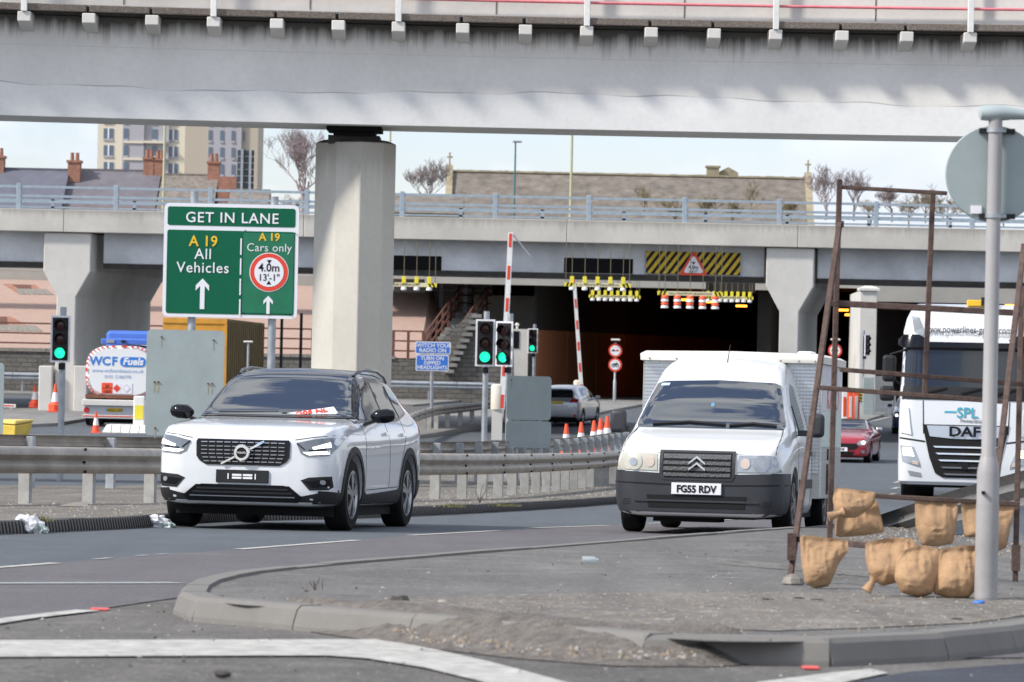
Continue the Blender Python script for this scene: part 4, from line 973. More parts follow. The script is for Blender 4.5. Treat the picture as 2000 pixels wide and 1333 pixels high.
# blue tunnel signs
D = 166.0
bsn = thing('blue_tunnel_sign', 'two blue plates SWITCH YOUR RADIO ON and TURN ON DIPPED HEADLIGHTS on one pole', 'sign', (P(843, 800, D).x, D, G(0, D)+.1))
for px0, px1, py0, py1, lines in ((811, 880, 668, 692, ['SWITCH YOUR', 'RADIO ON']), (812, 876.5, 693.5, 725, ['TURN ON', 'DIPPED', 'HEADLIGHTS'])):
    x0, x1 = P(px0, (py0+py1)/2, D).x, P(px1, (py0+py1)/2, D).x; z1, z0 = P((px0+px1)/2, py0, D).z, P((px0+px1)/2, py1, D).z
    o = plate(bsn, 'plate_border', 'signwhite', rrect(x0, x1, z0, z1, .05), D, .02); plate(bsn, 'plate', 'signblue', rrect(x0+.035, x1-.035, z0+.035, z1-.035, .04), D-.006)
    n = len(lines); hgt = (z1-z0-.1)/n
    for i, ln in enumerate(lines): text(ln, hgt*1.12, ((x0+x1)/2, D-.0105, z1-.05-hgt*(i+.87)), bsn, 'signwhite', bold=.004, sx=1.0)
MB().path([(P(843, 800, D).x, D+.08, G(0, D)), (P(843, 680, D).x, D+.08, P(843, 680, D).z)], .075, 10).build('pole', 'galv', bsn, smooth=50)
# round prohibition signs
def disc_sign(label, px, py, d, n, r, base, car=True):
    c = P(px, py, d); t = thing('round_sign', label, 'sign', (c.x, d, G(0, d)+.1), group='round prohibition signs at the tunnel')
    for i in range(n):
        z = c.z-i*(2*r+.03)
        MB().lathe((c.x, d, z), [(r, 0), (r, .02)], 28, 'Y').build('red_ring', 'signred', t); MB().lathe((c.x, d-.006, z), [(r*.74, 0), (r*.74, .005)], 28, 'Y').build('white_face', 'signwhite', t)
        y = d-.012
        if i == 0:
            for sx, m in ((-.3, 'signblack'), (.28, 'signred')): MB().prism([(c.x+(sx+a)*r, y, z+b*r) for a, b in ((-.24, -.12), (.24, -.12), (.24, .05), (.12, .05), (.08, .17), (-.1, .17), (-.14, .05), (-.24, .05))], (0, .005, 0)).build('car_symbol', m, t)
        else:
            for sx in (-.3, .3): 
                mb = MB(); ring = [(c.x+sx*r+math.cos(k*.5236)*r*.22, y, z-.08*r+math.sin(k*.5236)*r*.22) for k in range(13)]; mb.path(ring, .012, 5).build('cycle_wheel', 'signblack', t)
            MB().path([(c.x-.3*r, y, z-.08*r), (c.x-.1*r, y, z+.22*r), (c.x+.2*r, y, z+.2*r), (c.x+.3*r, y, z-.08*r)], .012, 5).path([(c.x-.1*r, y, z+.22*r), (c.x, y, z-.08*r), (c.x+.2*r, y, z+.2*r)], .012, 5).path([(c.x+.2*r, y, z+.2*r), (c.x+.17*r, y, z+.36*r), (c.x+.3*r, y, z+.36*r)], .012, 5).build('cycle_frame', 'signblack', t)
    zt = c.z+r+.05
    MB().path([(c.x, d+.06, G(0, d)), (c.x, d+.06, G(0, d)+1.0), (c.x, d+.06, G(0, d)+1.05), (c.x, d+.06, zt)], [.075, .075, .05, .05], 10).build('pole', 'galv', t, smooth=40)
    MB().box((c.x, d-.1, zt+.12), (.40, .4, .09)).build('sign_light', 'fbtop', t, bevel=.03)
disc_sign('no overtaking and no cycling round signs on one pole before the brown tunnel wall', 1202, 685, 180, 2, .30, None)
disc_sign('single no overtaking round sign seen beside the rusty frame', 1631, 685, 176, 1, .30, None)
# nearest pole with the round sign back
D = 22.5; pb = gp(1921, 1172, IZ); D = pb.y
def pz(py): return P(1935, py, D).z
xp = P(1936, 650, D).x
pp = thing('sign_pole', 'stout grey pole with a round sign back and a swan-neck lamp among the sandbags', 'sign', (xp, D, G(xp, D)+IZ))
k = D/FPX
MB().path([(xp, D, G(xp, D)), (xp, D, pz(925)), (xp, D, pz(918)), (xp, D, pz(895)), (xp, D, pz(890)), (xp, D, pz(215))], [22*k, 22*k, 21*k, 16.5*k, 14.5*k, 13.5*k], 24, True).build('pole', mat('grey_pole_paint', (.34, .33, .33), .45, var=.1, scale=4), pp, smooth=35)
MB().path([(xp, D, pz(1168)), (xp, D, pz(985))], 22.6*k, 24).build('base_sleeve', mat('grey_base_paint', (.34, .33, .33), .5, var=.15, scale=5), pp, smooth=35)
MB().box((xp-12*k, D-24*k, pz(962)), (.016, .03, .016)).build('door_lock', 'signblack', pp)
c = P(1942, 340, D+.05); rr = 95*k
MB().lathe((c.x, D+.075, c.z), [(rr*.98, -.006), (rr, 0), (rr, .008)], 48, 'Y').build('sign_disc', 'signback', pp, smooth=30)
for py in (255, 422):
    MB().bx(P(1915, py, D).x, P(1985, py, D).x, D+.045, D+.07, pz(py+5), pz(py-5)).build('channel', 'plastic', pp)
    MB().path([(xp, D, pz(py+4)), (xp, D, pz(py-4))], 16.6*k, 24).build('clamp_band', 'galv', pp, smooth=40)
    MB().box((P(1960, py, D).x, D+.03, pz(py)), (.035, .035, .022)).build('clamp_bolt', 'galv', pp, bevel=.004)
q = P(1909, 409, D); MB().bx(q.x-11*k, q.x+11*k, D+.060, D+.066, q.z-8*k, q.z+8*k).build('sticker', 'signwhite', pp)
lampb = [(P(1913+dx, yy, D)) for dx, yy in ((0, 232), (5, 207))]
mb = MB(); rings = []
for px, r_, hz in ((1912, 2, 6), (1916, 14, 14), (1935, 19, 16), (1955, 18, 15), (1975, 13, 12), (2000, 10, 10), (2060, 10, 9), (2120, 16, 9)):
    q = P(px, 221+max(0, px-1950)*.06, D); rings.append([Vector((q.x, D-.0+r_*k*math.cos(a), q.z+hz*k*math.sin(a))) for a in [i*math.pi/6 for i in range(12)]])
mb.loft(rings).build('lantern_arm', mat('lantern_grey', (.36, .42, .43), .5, var=.1), pp, smooth=50)

# ================================================================ traffic signals
def signal(label, px, py0, py1, d, wpx, ybase, yaw=0, lit=True, rails=1, name='traffic_signal'):
    c = P(px, (py0+py1)/2, d); s = d/FPX; w, h = wpx*s, (py1-py0)*s
    base = Vector((c.x, d, G(c.x, d)+.1)); t = thing(name, label, 'traffic light', tuple(base), (0, 0, R(yaw)), group='traffic signals')
    zc_ = c.z-base.z; L_ = dict(world=False)
    MB().bx(-w/2, w/2, -.02, .02, zc_-h/2, zc_+h/2).build('backing_board', 'signwhite', t, **L_)
    MB().bx(-w/2+w*.1, w/2-w*.1, -.035, -.02, zc_-h/2+w*.1, zc_+h/2-w*.1).build('black_face', 'plastic', t, **L_)
    r = w*.27
    for i, m in enumerate(('red_off', 'amber_off', 'green_on' if lit else 'dark')):
        z = zc_+h*.30-i*h*.30
        MB().lathe((0, -.055, z), [(r*.0, -.02), (r*.6, -.012), (r, 0), (r, .03)], 20, 'Y').build('lens', m, t, smooth=50, **L_)
        # hood: open tube cut away below
        rings = []
        for y in (-.035, -.03-r*1.35):
            rings.append([Vector((math.cos(a)*r*1.12, y if y > -.05 or math.sin(a) > -.3 else -.03-r*.6, z+math.sin(a)*r*1.12)) for a in [R(-60+300*q/20) for q in range(21)]])
        a, b = rings; inner = [[Vector((v.x*.94, v.y, z+(v.z-z)*.94)) for v in rg] for rg in (a, b)]
        vs = a+b+inner[0]+inner[1]; n = 21; fs = []
        for q in range(n-1): fs += [(q, q+1, n+q+1, n+q), (2*n+q, 3*n+q, 3*n+q+1, 2*n+q+1), (n+q, n+q+1, 3*n+q+1, 3*n+q)]
        MB().add(vs, fs).build('hood', 'plastic', t, smooth=50, **L_)
    MB().bx(-w*.36, w*.36, .02, .16, zc_-h*.42, zc_+h*.42).build('housing', 'plastic', t, bevel=.02, **L_)
    MB().path([(0.02, .25, -.1), (.02, .25, zc_+h/2+.17)], .062, 12).build('post', 'galv', t, smooth=50, **L_)
    MB().bx(-.04, .08, .12, .22, zc_-h/2-.14, zc_-h/2-.02).build('bracket', 'plastic', t, **L_)
    return t
signal('green traffic signal on a post at far left', 118, 617, 708, 78, 38, 858)
signal('green traffic signal facing the road, left one of the pair', 947.5, 624, 716, 86, 38, 870)
signal('green traffic signal turned aside, right one of the pair', 985, 628, 716, 87, 36, 870, yaw=-24)
signal('small far green signal before the brown tunnel wall', 1040.5, 642, 690, 160, 20, 790, yaw=-12)
signal('small unlit signal turned away against the portal pillar', 1694, 654, 695, 168, 14, 790, yaw=40, lit=False)
cbx = tag(MB().bx(P(1686, 750, 167).x, P(1707, 750, 167).x, 167, 167.3, G(0, 167), P(1697, 737, 167).z).build('control_box', 'signback', bevel=.02), 'grey-green control cabinet at the foot of the portal pillar', 'cabinet')
# raised barrier arms
M['cream2'] = mat('rust_stained_cream', (.70, .685, .64), .6, var=.2, scale=1.2, col2=(.62, .54, .42))
def arm(label, pb, pt, d, w0, w1, cab, strap=False):
    a, b = P(*pb, d), P(*pt, d); t = thing('barrier_arm', label, 'barrier', (a.x, d, G(0, d)), group='raised red and white barrier arms'); n = 11
    for i in range(n):
        p, q = a.lerp(b, i/n), a.lerp(b, (i+1)/n); w = (w0+(w1-w0)*i/n)*d/FPX
        mid = p.lerp(q, .5)
        MB().beam(p, q, .06, w, up=(1, 0, 0)).build('arm_section', 'whitepaint', t)
        if i % 2 == 0: MB().beam(p.lerp(q, .08)+Vector((0, -.035, 0)), q.lerp(p, .08)+Vector((0, -.035, 0)), .012, w*.55, up=(1, 0, 0)).build('red_reflector', 'signred', t)
    x, z0_, z1_, hw = cab
    q = P(x, z0_, d); MB().lathe((q.x, d+.15, 0), [(hw, P(x, 800, d).z), (hw, q.z-.06), (hw*.9, q.z), (hw*.5, q.z+.03)], 14).build('cabinet', 'cream2', t, smooth=40); MB().bx(q.x-hw*.8, q.x+hw*.8, d, d+.3, G(q.x, d)-.1, P(x, 800, d).z).build('plinth', 'pier', t)
    if strap:
        c_, e = P(1002, 458, d), P(1037, 503, d); MB().path([c_, e], .03, 6).build('hanging_strut', 'galv', t)
arm('tall raised barrier arm beside the pair of traffic signals', (980, 800), (997.5, 454), 135, 11, 10, (972, 752, 790, .22), True)
arm('raised striped barrier arm beside the silver car', (1136, 770), (1121, 541), 166, 8, 6, (1129, 744, 780, .18))

# ================================================================ cones, bollard, skip, containers
def cone(label, px, py, hpx, d=None, grp='traffic cones', stack=1):
    p = gp(px, py) if d is None else Vector((P(px, py, d).x, d, G(P(px, py, d).x, d)+.1)); h = hpx*p.y/FPX
    t = thing('traffic_cone', label, 'cone', tuple(p), group=grp); r = h*.19
    MB().bx(-r*1.35, r*1.35, -r*1.35, r*1.35, 0, h*.04).build('base', 'orange', t, world=False, bevel=.01)
    pr = [(0, .04), (.30, .40), (.40, .62), (.78, 1.0)]
    for n_, z0_, z1_, m in (('body', .04, .36, 'orange'), ('white_sleeve', .36, .70, 'reflwhite'), ('tip', .70, 1., 'orange')):
        f = lambda z: r*(1-.80*z)
        MB().lathe((0, 0, 0), [(f(z0_), h*z0_), (f(z1_), h*z1_)], 16).build(n_, m, t, world=False, smooth=50)
    for k in range(1, stack):
        o = MB().lathe((0, 0, 0), [(r*1.15, h*.04*k), (r*1.3, h*.05*k), (r*1.05, h*(.07+.05*k))], 12).build('stacked_cone_rim', 'orange', t, world=False)
cone('single orange and white cone in front of the fuel tanker', 187, 846, 42)
for i, (px, py, hp) in enumerate(((1105, 893, 68), (1134, 892, 70), (1159, 890, 72), (1172, 884, 74), (1185, 882, 77))):
    cone(('first', 'second', 'third', 'fourth', 'fifth')[i]+' cone from the left in the row behind the barrier by the silver car', px, py, hp, 112+i*1.2, 'row of cones behind the barrier')
cone('stack of cones nearest the left bridge pier', 107, 815, 55, 138, 'stacked cones by the pier', 6); cone('stack of cones left of the pier blocks', 67, 813, 44, 143, 'stacked cones by the pier', 5)
D = 118.0; q = P(271, 848, D)
bol = thing('reflective_bollard', 'white bollard with a yellow square on a concrete island behind the grey sign', 'bollard', (q.x, D, G(-12, D)+.22))
w = 11*D/FPX; zt = P(271, 771, D).z
MB().loft([[Vector((q.x+x*w, D+y*w, z)) for x, y in ((-1, -.6), (1, -.6), (1, .6), (-1, .6))] for z in (G(-12, D)+.2, zt-.04)]).build('body', 'whitepaint', bol, bevel=.03, seg=2)
MB().bx(q.x-w*.75, q.x+w*.75, D-w*.6-.012, D-w*.6-.002, P(271, 819, D).z, P(271, 792, D).z).build('yellow_panel', 'brightyellow', bol)
ip = thing('concrete_plinth', 'low stepped concrete plinth under the white and yellow bollard', 'plinth', (q.x, D, G(-12, D)))
for k in range(5): a, b = P(205+18*k, 846, D).x, P(205+18*(k+1), 846, D).x; MB().add([(a, D-.9, G(-12, D)), (b-.02, D-.9, G(-12, D)), (b-.02, D+.9, G(-12, D)), (a, D+.9, G(-12, D)), (a+(.1 if k == 0 else 0), D-.6, G(-12, D)+.22), (b-.02, D-.6, G(-12, D)+.22), (b-.02, D+.6, G(-12, D)+.22), (a+(.1 if k == 0 else 0), D+.6, G(-12, D)+.22)], [(0, 3, 2, 1), (4, 5, 6, 7), (0, 1, 5, 4), (1, 2, 6, 5), (2, 3, 7, 6), (3, 0, 4, 7)]).build('plinth_stone', 'fbtop', ip)
D = 88.0; a, b = P(-2, 850, D), P(64, 850, D); z1, z0_ = P(30, 819, D).z, P(30, 866, D).z
skp = thing('grit_bin', 'yellow plastic grit bin at the left edge behind the barrier', 'bin', ((a.x+b.x)/2, D, G(-12, D)))
xm = P(34, 850, D).x
MB().add([(a.x, D-.1, z0_), (xm, D-.5, z0_), (b.x-.16, D+.2, z0_), (a.x, D+.8, z0_), (a.x-.1, D-.1, z1-.1), (xm+.02, D-.55, z1-.12), (b.x-.02, D+.25, z1-.06), (a.x, D+.8, z1-.1)], [(0, 3, 2, 1), (0, 1, 5, 4), (1, 2, 6, 5), (2, 3, 7, 6), (3, 0, 4, 7), (4, 5, 6, 7)]).build('body', mat('grit_bin_yellow', (.72, .52, .08), .55, var=.15), skp, bevel=.03, seg=2)
MB().add([(a.x-.12, D-.12, z1-.09), (xm+.02, D-.6, z1-.11), (b.x, D+.25, z1-.05), (a.x, D+.85, z1-.09), (a.x-.1, D-.1, z1-.03), (xm+.02, D-.55, z1-.02), (b.x, D+.25, z1), (a.x, D+.8, z1-.02)], [(0, 3, 2, 1), (0, 1, 5, 4), (1, 2, 6, 5), (2, 3, 7, 6), (3, 0, 4, 7), (4, 5, 6, 7)]).build('lid', mat('grit_bin_lid', (.74, .55, .12), .5, var=.1), skp, bevel=.02)
# yellow container lorry behind the lane sign
D = 126.0
ct = thing('yellow_container', 'yellow box container with a dirty grey-brown side behind the lane sign', 'container', (P(420, 760, D).x, D, G(-12, D)+.9))
x0, x1 = P(317, 690, D).x, P(442, 690, D).x; x2 = P(514, 690, D+9).x; zt, zb = P(380, 622, D).z, P(380, 775, D).z
M['cyellow'] = mat('container_yellow', (.66, .31, .035), .6, var=.2, scale=3); M['cbrown'] = mat('container_grime', (.17, .125, .06), .85, var=.45, scale=4, stretch=(3, 3, .3))
MB().bx(x0, x1, D, D+.12, zb, zt).build('end_wall', 'cyellow', ct)
MB().bx(x0, x1, D-.03, D, zt-.16, zt).build('top_rail', 'cyellow', ct); MB().bx(x1-.07, x1+.01, D-.04, D, zb, zt-.17).build('corner_post', 'cyellow', ct)
MB().prism([(x1, D+.13, zb), (x1, D+.13, zt), (x2, D+9, zt-.06), (x2, D+9, zb)], (-.1, .1, 0)).build('side_wall', 'cbrown', ct)
n = 18
for k in range(n):
    t = (k+.5)/n; x = x1+(x2-x1)*t; y = D+.13+(8.87)*t; MB().bx(x-.01, x+.05, y-.12, y+.12, zb, zt-.07).build('side_rib', 'cbrown', ct)
MB().bx(x0, x2-.2, D+.2, D+8, zb-.25, zb).build('chassis', 'plastic', ct)
MB().bx(x0+.2, x2-.5, D+1, D+7, G(-12, D), zb-.25).build('supports', 'plastic', ct)
for px, yt in ((549, 612), (587, 612)):
    q = P(px, 700, 150); tag(MB().path([(q.x, 150, G(-9, 150)), (q.x, 150, P(px, yt, 150).z)], .055, 8).build('dark_post', mat('dark_grey_post_%d' % px, (.045, .05, .06), .6)), 'dark slim post %s beyond the lane sign' % ('nearer the sign' if px < 560 else 'nearer the cream column'), 'post', 'dark posts left of the column')
q = P(485, 670, 122); lpz = thing('small_lamp', 'short post with a flat pale lamp head in front of the dirty container side', 'lamp post', (q.x, 122, G(-8, 122)))
MB().path([(q.x, 122, G(-8, 122)), (q.x, 122, q.z)], .035, 8).build('post', 'galv', lpz); MB().box((q.x, 122, q.z+.03), (.28, .2, .06)).build('lamp_head', 'fbtop', lpz, bevel=.02)
# orange and white water barriers on the right
for i in range(4):
    D = 160-i*1.2; px = 1632+i*11.5; q0, q1 = P(px, 800, D), P(px+10.5, 800, D)
    t = thing('water_barrier', ('leftmost', 'second', 'third', 'rightmost')[i]+' of the orange and white plastic barriers beyond the van', 'barrier', (q0.x, D, G(0, D)+.1), group='plastic water barriers')
    zt, zb = P(px, 766-i*1.0, D).z, G(0, D)+.08
    w = q1.x-q0.x
    m = 'orange' if i != 1 else 'reflwhite'
    MB().add([(q0.x, D-.25, zb), (q1.x, D-.25, zb), (q1.x, D+.25, zb), (q0.x, D+.25, zb), (q0.x, D-.1, zt), (q1.x, D-.1, zt), (q1.x, D+.1, zt), (q0.x, D+.1, zt)], [(0, 3, 2, 1), (4, 5, 6, 7), (0, 1, 5, 4), (1, 2, 6, 5), (2, 3, 7, 6), (3, 0, 4, 7)]).build('body', m, t, bevel=.02)
    MB().bx(q0.x+w*.25, q1.x-w*.25, D-.235, D-.16, zb+.25, zt-.2).build('moulded_panel', 'reflwhite' if m == 'orange' else 'orange', t)
D = 162.; q0, q1 = P(1673, 780, D), P(1684, 780, D)
hz = thing('hazard_marker', 'small black and yellow hazard marker beside the orange barriers', 'sign', (q0.x, D, G(0, D)))
MB().bx(q0.x, q1.x, D, D+.04, P(1678, 785, D).z, P(1678, 765, D).z).build('board', 'hazyellow', hz)
for k in range(3): z = P(1678, 782-6*k, D).z; MB().prism([(q0.x, D-.01, z), (q1.x, D-.01, z-.1), (q1.x, D-.01, z-.04), (q0.x, D-.01, z+.06)], (0, .008, 0)).build('black_stripe', 'signblack', hz)
MB().bx((q0.x+q1.x)/2-.03, (q0.x+q1.x)/2+.03, D+.04, D+.1, G(0, D), P(1678, 775, D).z).build('leg', 'galv', hz)

# ================================================================ rusty frame with sandbags
fd = gp(1548, 1140, IZ).y; dF = gp(1800, 1168, IZ).y-.02; dL = gp(1600, 1150, IZ).y
fr_ = thing('rusty_sign_frame', 'rusty steel trestle frame weighed down with sandbags at right', 'frame', tuple(gp(1700, 1140, IZ)))
def F(px, py, d): return P(px, py, d)
dA, dB = fd, fd+1.3
rods = [('upright', (1640, 350, dB), (1618, 1130, dB), .021), ('upright', (1822, 378, dB+.1), (1806, 770, dB+.1), .020), ('upright', (1640, 436, dB-.06), (1543, 1130, dA), .021),
        ('top_rail', (1644, 366, dB), (1850, 378, dB), .016), ('cross_rail', (1615, 592, dB-.25), (1992, 612, dB-.2), .024), ('cross_rail', (1640, 722, dB), (2010, 752, dB), .018),
        ('cross_rail', (1594, 757, dA+.55), (1960, 785, dA+.5), .018), ('low_rail', (1640, 965, dB), (1990, 985, dB), .018), ('low_rail', (1552, 1052, dA+.1), (1935, 1088, dF+.05), .022),
        ('upright', (1996, 560, dB+.2), (1982, 1165, dB), .022), ('upright', (2000, 480, dB-.1), (1925, 1120, dF+.12), .021)]
for nme, a, b, r_ in rods:
    a, b = F(*a), F(*b); MB().beam(a, b, r_*1.6, r_*1.6).build(nme, 'rust', fr_, bevel=.004)
for px, py, d in ((1546, 1068, dA+.02), (1640, 438, dB-.05), (1984, 1090, dB), (1928, 1095, dF+.1)): MB().box(F(px, py, d), (.05, .05, .16 if py > 600 else .04)).build('joint_bracket', 'rust', fr_)
q = gp(1548, 1143, IZ); tag(MB().lathe((q.x, q.y, q.z-.02), [(.04, 0), (.07, .03), (.06, .06), (.02, .085)], 7).build('stone', 'rough'), 'pale stone at the foot of the rusty frame', 'stone')
from mathutils import noise as mnoise
def sandbag(label, pts, d, thick, seed, neck=None, sag=.0):
    """a filled cloth bag: the pixel outline is its silhouette, swollen in depth, with folds"""
    rnd = random.Random(seed); out = []
    for i, p in enumerate(pts):          # keep the sewn corners: soften each only a little
        a0, b0, c0 = Vector(pts[i-1]), Vector(p), Vector(pts[(i+1) % len(pts)])
        for f in (.30, .12): out.append(b0.lerp(a0, f))
        out.append(b0.lerp((a0+c0)/2, .10))
        for f in (.12, .30, .5): out.append(b0.lerp(c0, f))
    xz = [P(p.x, p.y, d) for p in out]; c = sum(xz, Vector())/len(xz); t = thing('sandbag', label, 'sandbag', (c.x, d, min(p.z for p in xz)), group='tan sandbags on the rusty frame')
    n = len(xz); rings = []; ph = rnd.uniform(0, 60)
    hgt = max(p.z for p in xz)-min(p.z for p in xz); top = max(p.z for p in xz)
    ks = [.03]+[i/22 for i in range(1, 23)]
    for sgn, kk in ((-1, ks), (1, (.96, .8, .5, .05))):
        for k in kk:
            ring = []
            for i, p in enumerate(xz):
                q = c.lerp(p, k); bulge = thick*max(0, 1-k**2.2)**.8; low = (c.z-q.z)/hgt; up = min(1, max(0, (q.z-(top-hgt*.55))/(hgt*.55)))
                cr1 = -abs(mnoise.noise(Vector((q.x*26+ph, ph, q.z*5))))*.034*(.25+up)          # gathers that hang from the rail
                cr2 = -abs(mnoise.noise(Vector((q.x*17+q.z*21, ph, q.z*23-q.x*9))))*.011         # slanting creases
                cr3 = mnoise.noise(Vector((q.x*7, ph, q.z*5)))*.018
                edge = min(1, (1-k)*6); tw = .30+.70*min(1, max(0, (top-q.z)/hgt*1.6))
                ring.append(Vector((q.x, d+sgn*bulge*tw*(1+.7*low)-(cr1+cr2)*edge+cr3*edge, q.z)))
            rings.append(ring)
    MB().loft(rings).build('cloth_bag', 'sand', t, smooth=80)
    if neck:
        (nx, ny), (tx_, ty_) = neck; a, b = P(nx, ny, d-thick*.8), P(tx_, ty_, d-thick*.9); m_ = a.lerp(b, .5)
        MB().path([a, a.lerp(b, .25), m_, b], [.035, .016, .022, .030], 9).build('tied_neck', 'sand', t, smooth=60)
    return t
sandbag('sandbag slumped over the low rail at the left end, open end down', [(1562, 1045), (1610, 1050), (1655, 1054), (1658, 1075), (1640, 1098), (1620, 1145), (1592, 1150), (1572, 1140), (1565, 1100)], dL, .07, 1)
sandbag('sandbag with its tied neck at lower left of the low rail', [(1690, 1060), (1740, 1050), (1782, 1052), (1795, 1075), (1765, 1110), (1752, 1138), (1722, 1146), (1698, 1125), (1690, 1090)], dF+.08, .08, 2, ((1708, 1130), (1692, 1155)))
sandbag('full round sandbag in the middle of the low rail', [(1765, 1075), (1800, 1064), (1833, 1072), (1836, 1110), (1822, 1160), (1795, 1168), (1760, 1158), (1746, 1130), (1750, 1095)], dF, .09, 3)
sandbag('full sandbag on the low rail touching the pole', [(1836, 1072), (1880, 1066), (1918, 1066), (1918, 1095), (1908, 1150), (1890, 1170), (1850, 1168), (1822, 1160), (1828, 1110)], dF, .085, 4)
sandbag('sandbag with a knotted neck on the upper rail at left', [(1632, 952), (1670, 957), (1712, 962), (1704, 990), (1672, 1012), (1648, 1012), (1630, 1000), (1626, 975)], dB-.10, .06, 5, ((1648, 1000), (1618, 1010)))
sandbag('square hanging half of the knotted sandbag below the upper rail', [(1632, 985), (1680, 990), (1712, 975), (1720, 1005), (1728, 1040), (1690, 1046), (1640, 1050), (1630, 1045)], dB+.05, .05, 6)
sandbag('sandbag hanging from the middle of the upper rail', [(1786, 972), (1830, 975), (1871, 978), (1870, 1010), (1862, 1062), (1830, 1068), (1800, 1066), (1788, 1030)], dB, .05, 7)
sandbag('sandbag hanging behind the pole at the right', [(1876, 978), (1930, 982), (1982, 985), (1978, 1010), (1966, 1070), (1946, 1078), (1930, 1050), (1884, 1050), (1880, 1020)], dB, .06, 8)

# ================================================================ vehicles
def mono(xs, ys, q):
    """monotone cubic through the key values"""
    n = len(xs); d = [(ys[i+1]-ys[i])/max(1e-9, xs[i+1]-xs[i]) for i in range(n-1)]; m = [d[0]]
    for i in range(1, n-1): m.append(0 if d[i-1]*d[i] <= 0 else 2*d[i-1]*d[i]/(d[i-1]+d[i]))
    m.append(d[-1]); i = 0
    while i < n-2 and q > xs[i+1]: i += 1
    h = max(1e-9, xs[i+1]-xs[i]); t = min(1, max(0, (q-xs[i])/h))
    return (2*t**3-3*t*t+1)*ys[i]+(t**3-2*t*t+t)*h*m[i]+(-2*t**3+3*t*t)*ys[i+1]+(t**3-t*t)*h*m[i+1]
def car_shell(stations, sub=7, npf=64):
    """lofted body; station = (y, zbottom, halfwidth, zshoulder, halfroof, zroofedge, zroof)"""
    ys = [s[0] for s in stations]; qs = []
    for a, b in zip(ys, ys[1:]): qs += [a+(b-a)*k/sub for k in range(sub)]
    qs.append(ys[-1]); rings = []
    for y in qs:
        zb, w, zs, wt, zr, zt = [mono(ys, [s[k] for s in stations], y) for k in range(1, 7)]
        zm = zb+(zs-zb)*.52
        pf = [(0, zb), (.7*w, zb), (.93*w, zb+.03), (.985*w, zb+.14), (w, zm), (.992*w, zs-(zs-zm)*.3), (.955*w, zs), (.5*(.955*w+wt)+.012, .5*(zs+zr)), (wt, zr), (.86*wt, zr+(zt-zr)*.62), (.45*wt, zt-(zt-zr)*.09), (0, zt)]
        cum = [0]
        for p, q in zip(pf, pf[1:]): cum.append(cum[-1]+max(.004, math.dist(p, q)))
        half = [(mono(cum, [p[0] for p in pf], cum[-1]*k/npf), mono(cum, [p[1] for p in pf], cum[-1]*k/npf)) for k in range(npf+1)]
        rings.append([Vector((x, y, z)) for x, z in half]+[Vector((-x, y, z)) for x, z in half[-2:0:-1]])
    return MB().loft(rings)
def cut_wells(o, wells):
    """hollow out the wheel wells (x half-width, y, z, r)"""
    cut = MB()
    for x, y, z, r in wells:
        for s in (-1, 1): cut.lathe((s*(x-.16), y, z), [(r, -.22), (r, .30 if s > 0 else .22)] if s > 0 else [(r, -.30), (r, .22)], 36, 'X')
    c = cut.build('cutter', 'dark', o.parent, world=False); bpy.context.view_layer.update()
    m = o.modifiers.new('b', 'BOOLEAN'); m.operation = 'DIFFERENCE'; m.object = c; m.solver = 'EXACT'
    dg = bpy.context.evaluated_depsgraph_get(); me = bpy.data.meshes.new_from_object(o.evaluated_get(dg)); o.modifiers.clear(); o.data = me
    bpy.data.objects.remove(c); me.polygons.foreach_set('use_smooth', [True]*len(me.polygons)); me.set_sharp_from_angle(angle=R(32))
def bvh_of(o):
    me = o.data; return BVHTree.FromPolygons([v.co.copy() for v in me.vertices], [tuple(p.vertices) for p in me.polygons])
DIRS = {'F': (Vector((0, 1, 0)), lambda a, b: Vector((a, -9, b))), 'B': (Vector((0, -1, 0)), lambda a, b: Vector((a, 9, b))), 'R': (Vector((-1, 0, 0)), lambda a, b: Vector((9, a, b))),
        'L': (Vector((1, 0, 0)), lambda a, b: Vector((-9, a, b))), 'T': (Vector((0, 0, -1)), lambda a, b: Vector((a, b, 9)))}
def decal(bvh, poly, dr, off, name, m, parent, step=.05, thick=.012, smooth=35, lim=None):
    """a shaped piece that follows the body: outline projected on to it along a view direction"""
    d, org = DIRS[dr]; pts, tris, n = tri_fill(poly, step); hit = []
    for p in pts:
        h, nrm = bvh.ray_cast(org(*p), d)[:2]
        if h is not None and nrm.dot(d) > 0: nrm = -nrm
        hit.append((h, nrm) if h is not None else None)
    good = [i for i, h in enumerate(hit) if h is not None]
    if not good: return None
    idx = {i: k for k, i in enumerate(good)}; tr = [t for t in tris if all(i in idx for i in t)]
    f = [hit[i][0]+hit[i][1]*off for i in good]; bk = [hit[i][0]+hit[i][1]*(off-thick) for i in good]; N = len(f)
    fs = [tuple(idx[i] for i in t) for t in tr]; cnt = {}
    for t in fs:
        for a, b in ((t[0], t[1]), (t[1], t[2]), (t[2], t[0])): cnt.setdefault(frozenset((a, b)), []).append((a, b))
    sk = [(e[0][1], e[0][0], e[0][0]+N, e[0][1]+N) for e in cnt.values() if len(e) == 1]
    return MB().add(f+bk, fs+sk).build(name, m, parent, world=False, smooth=smooth)
def sym(poly): return [(-x, z) for x, z in poly][::-1]
def line(a, b, w=.006):
    a, b = Vector(a), Vector(b); t = (b-a).normalized(); n = Vector((-t.y, t.x))*w/2
    return [tuple(a+n), tuple(a-n), tuple(b-n), tuple(b+n)]
def pline(pts, w=.006):
    pts = [Vector(p) for p in pts]; l, r = [], []
    for i, p in enumerate(pts):
        t = (pts[min(i+1, len(pts)-1)]-pts[max(0, i-1)]).normalized(); n = Vector((-t.y, t.x))*w/2; l.append(tuple(p+n)); r.append(tuple(p-n))
    return l+r[::-1]
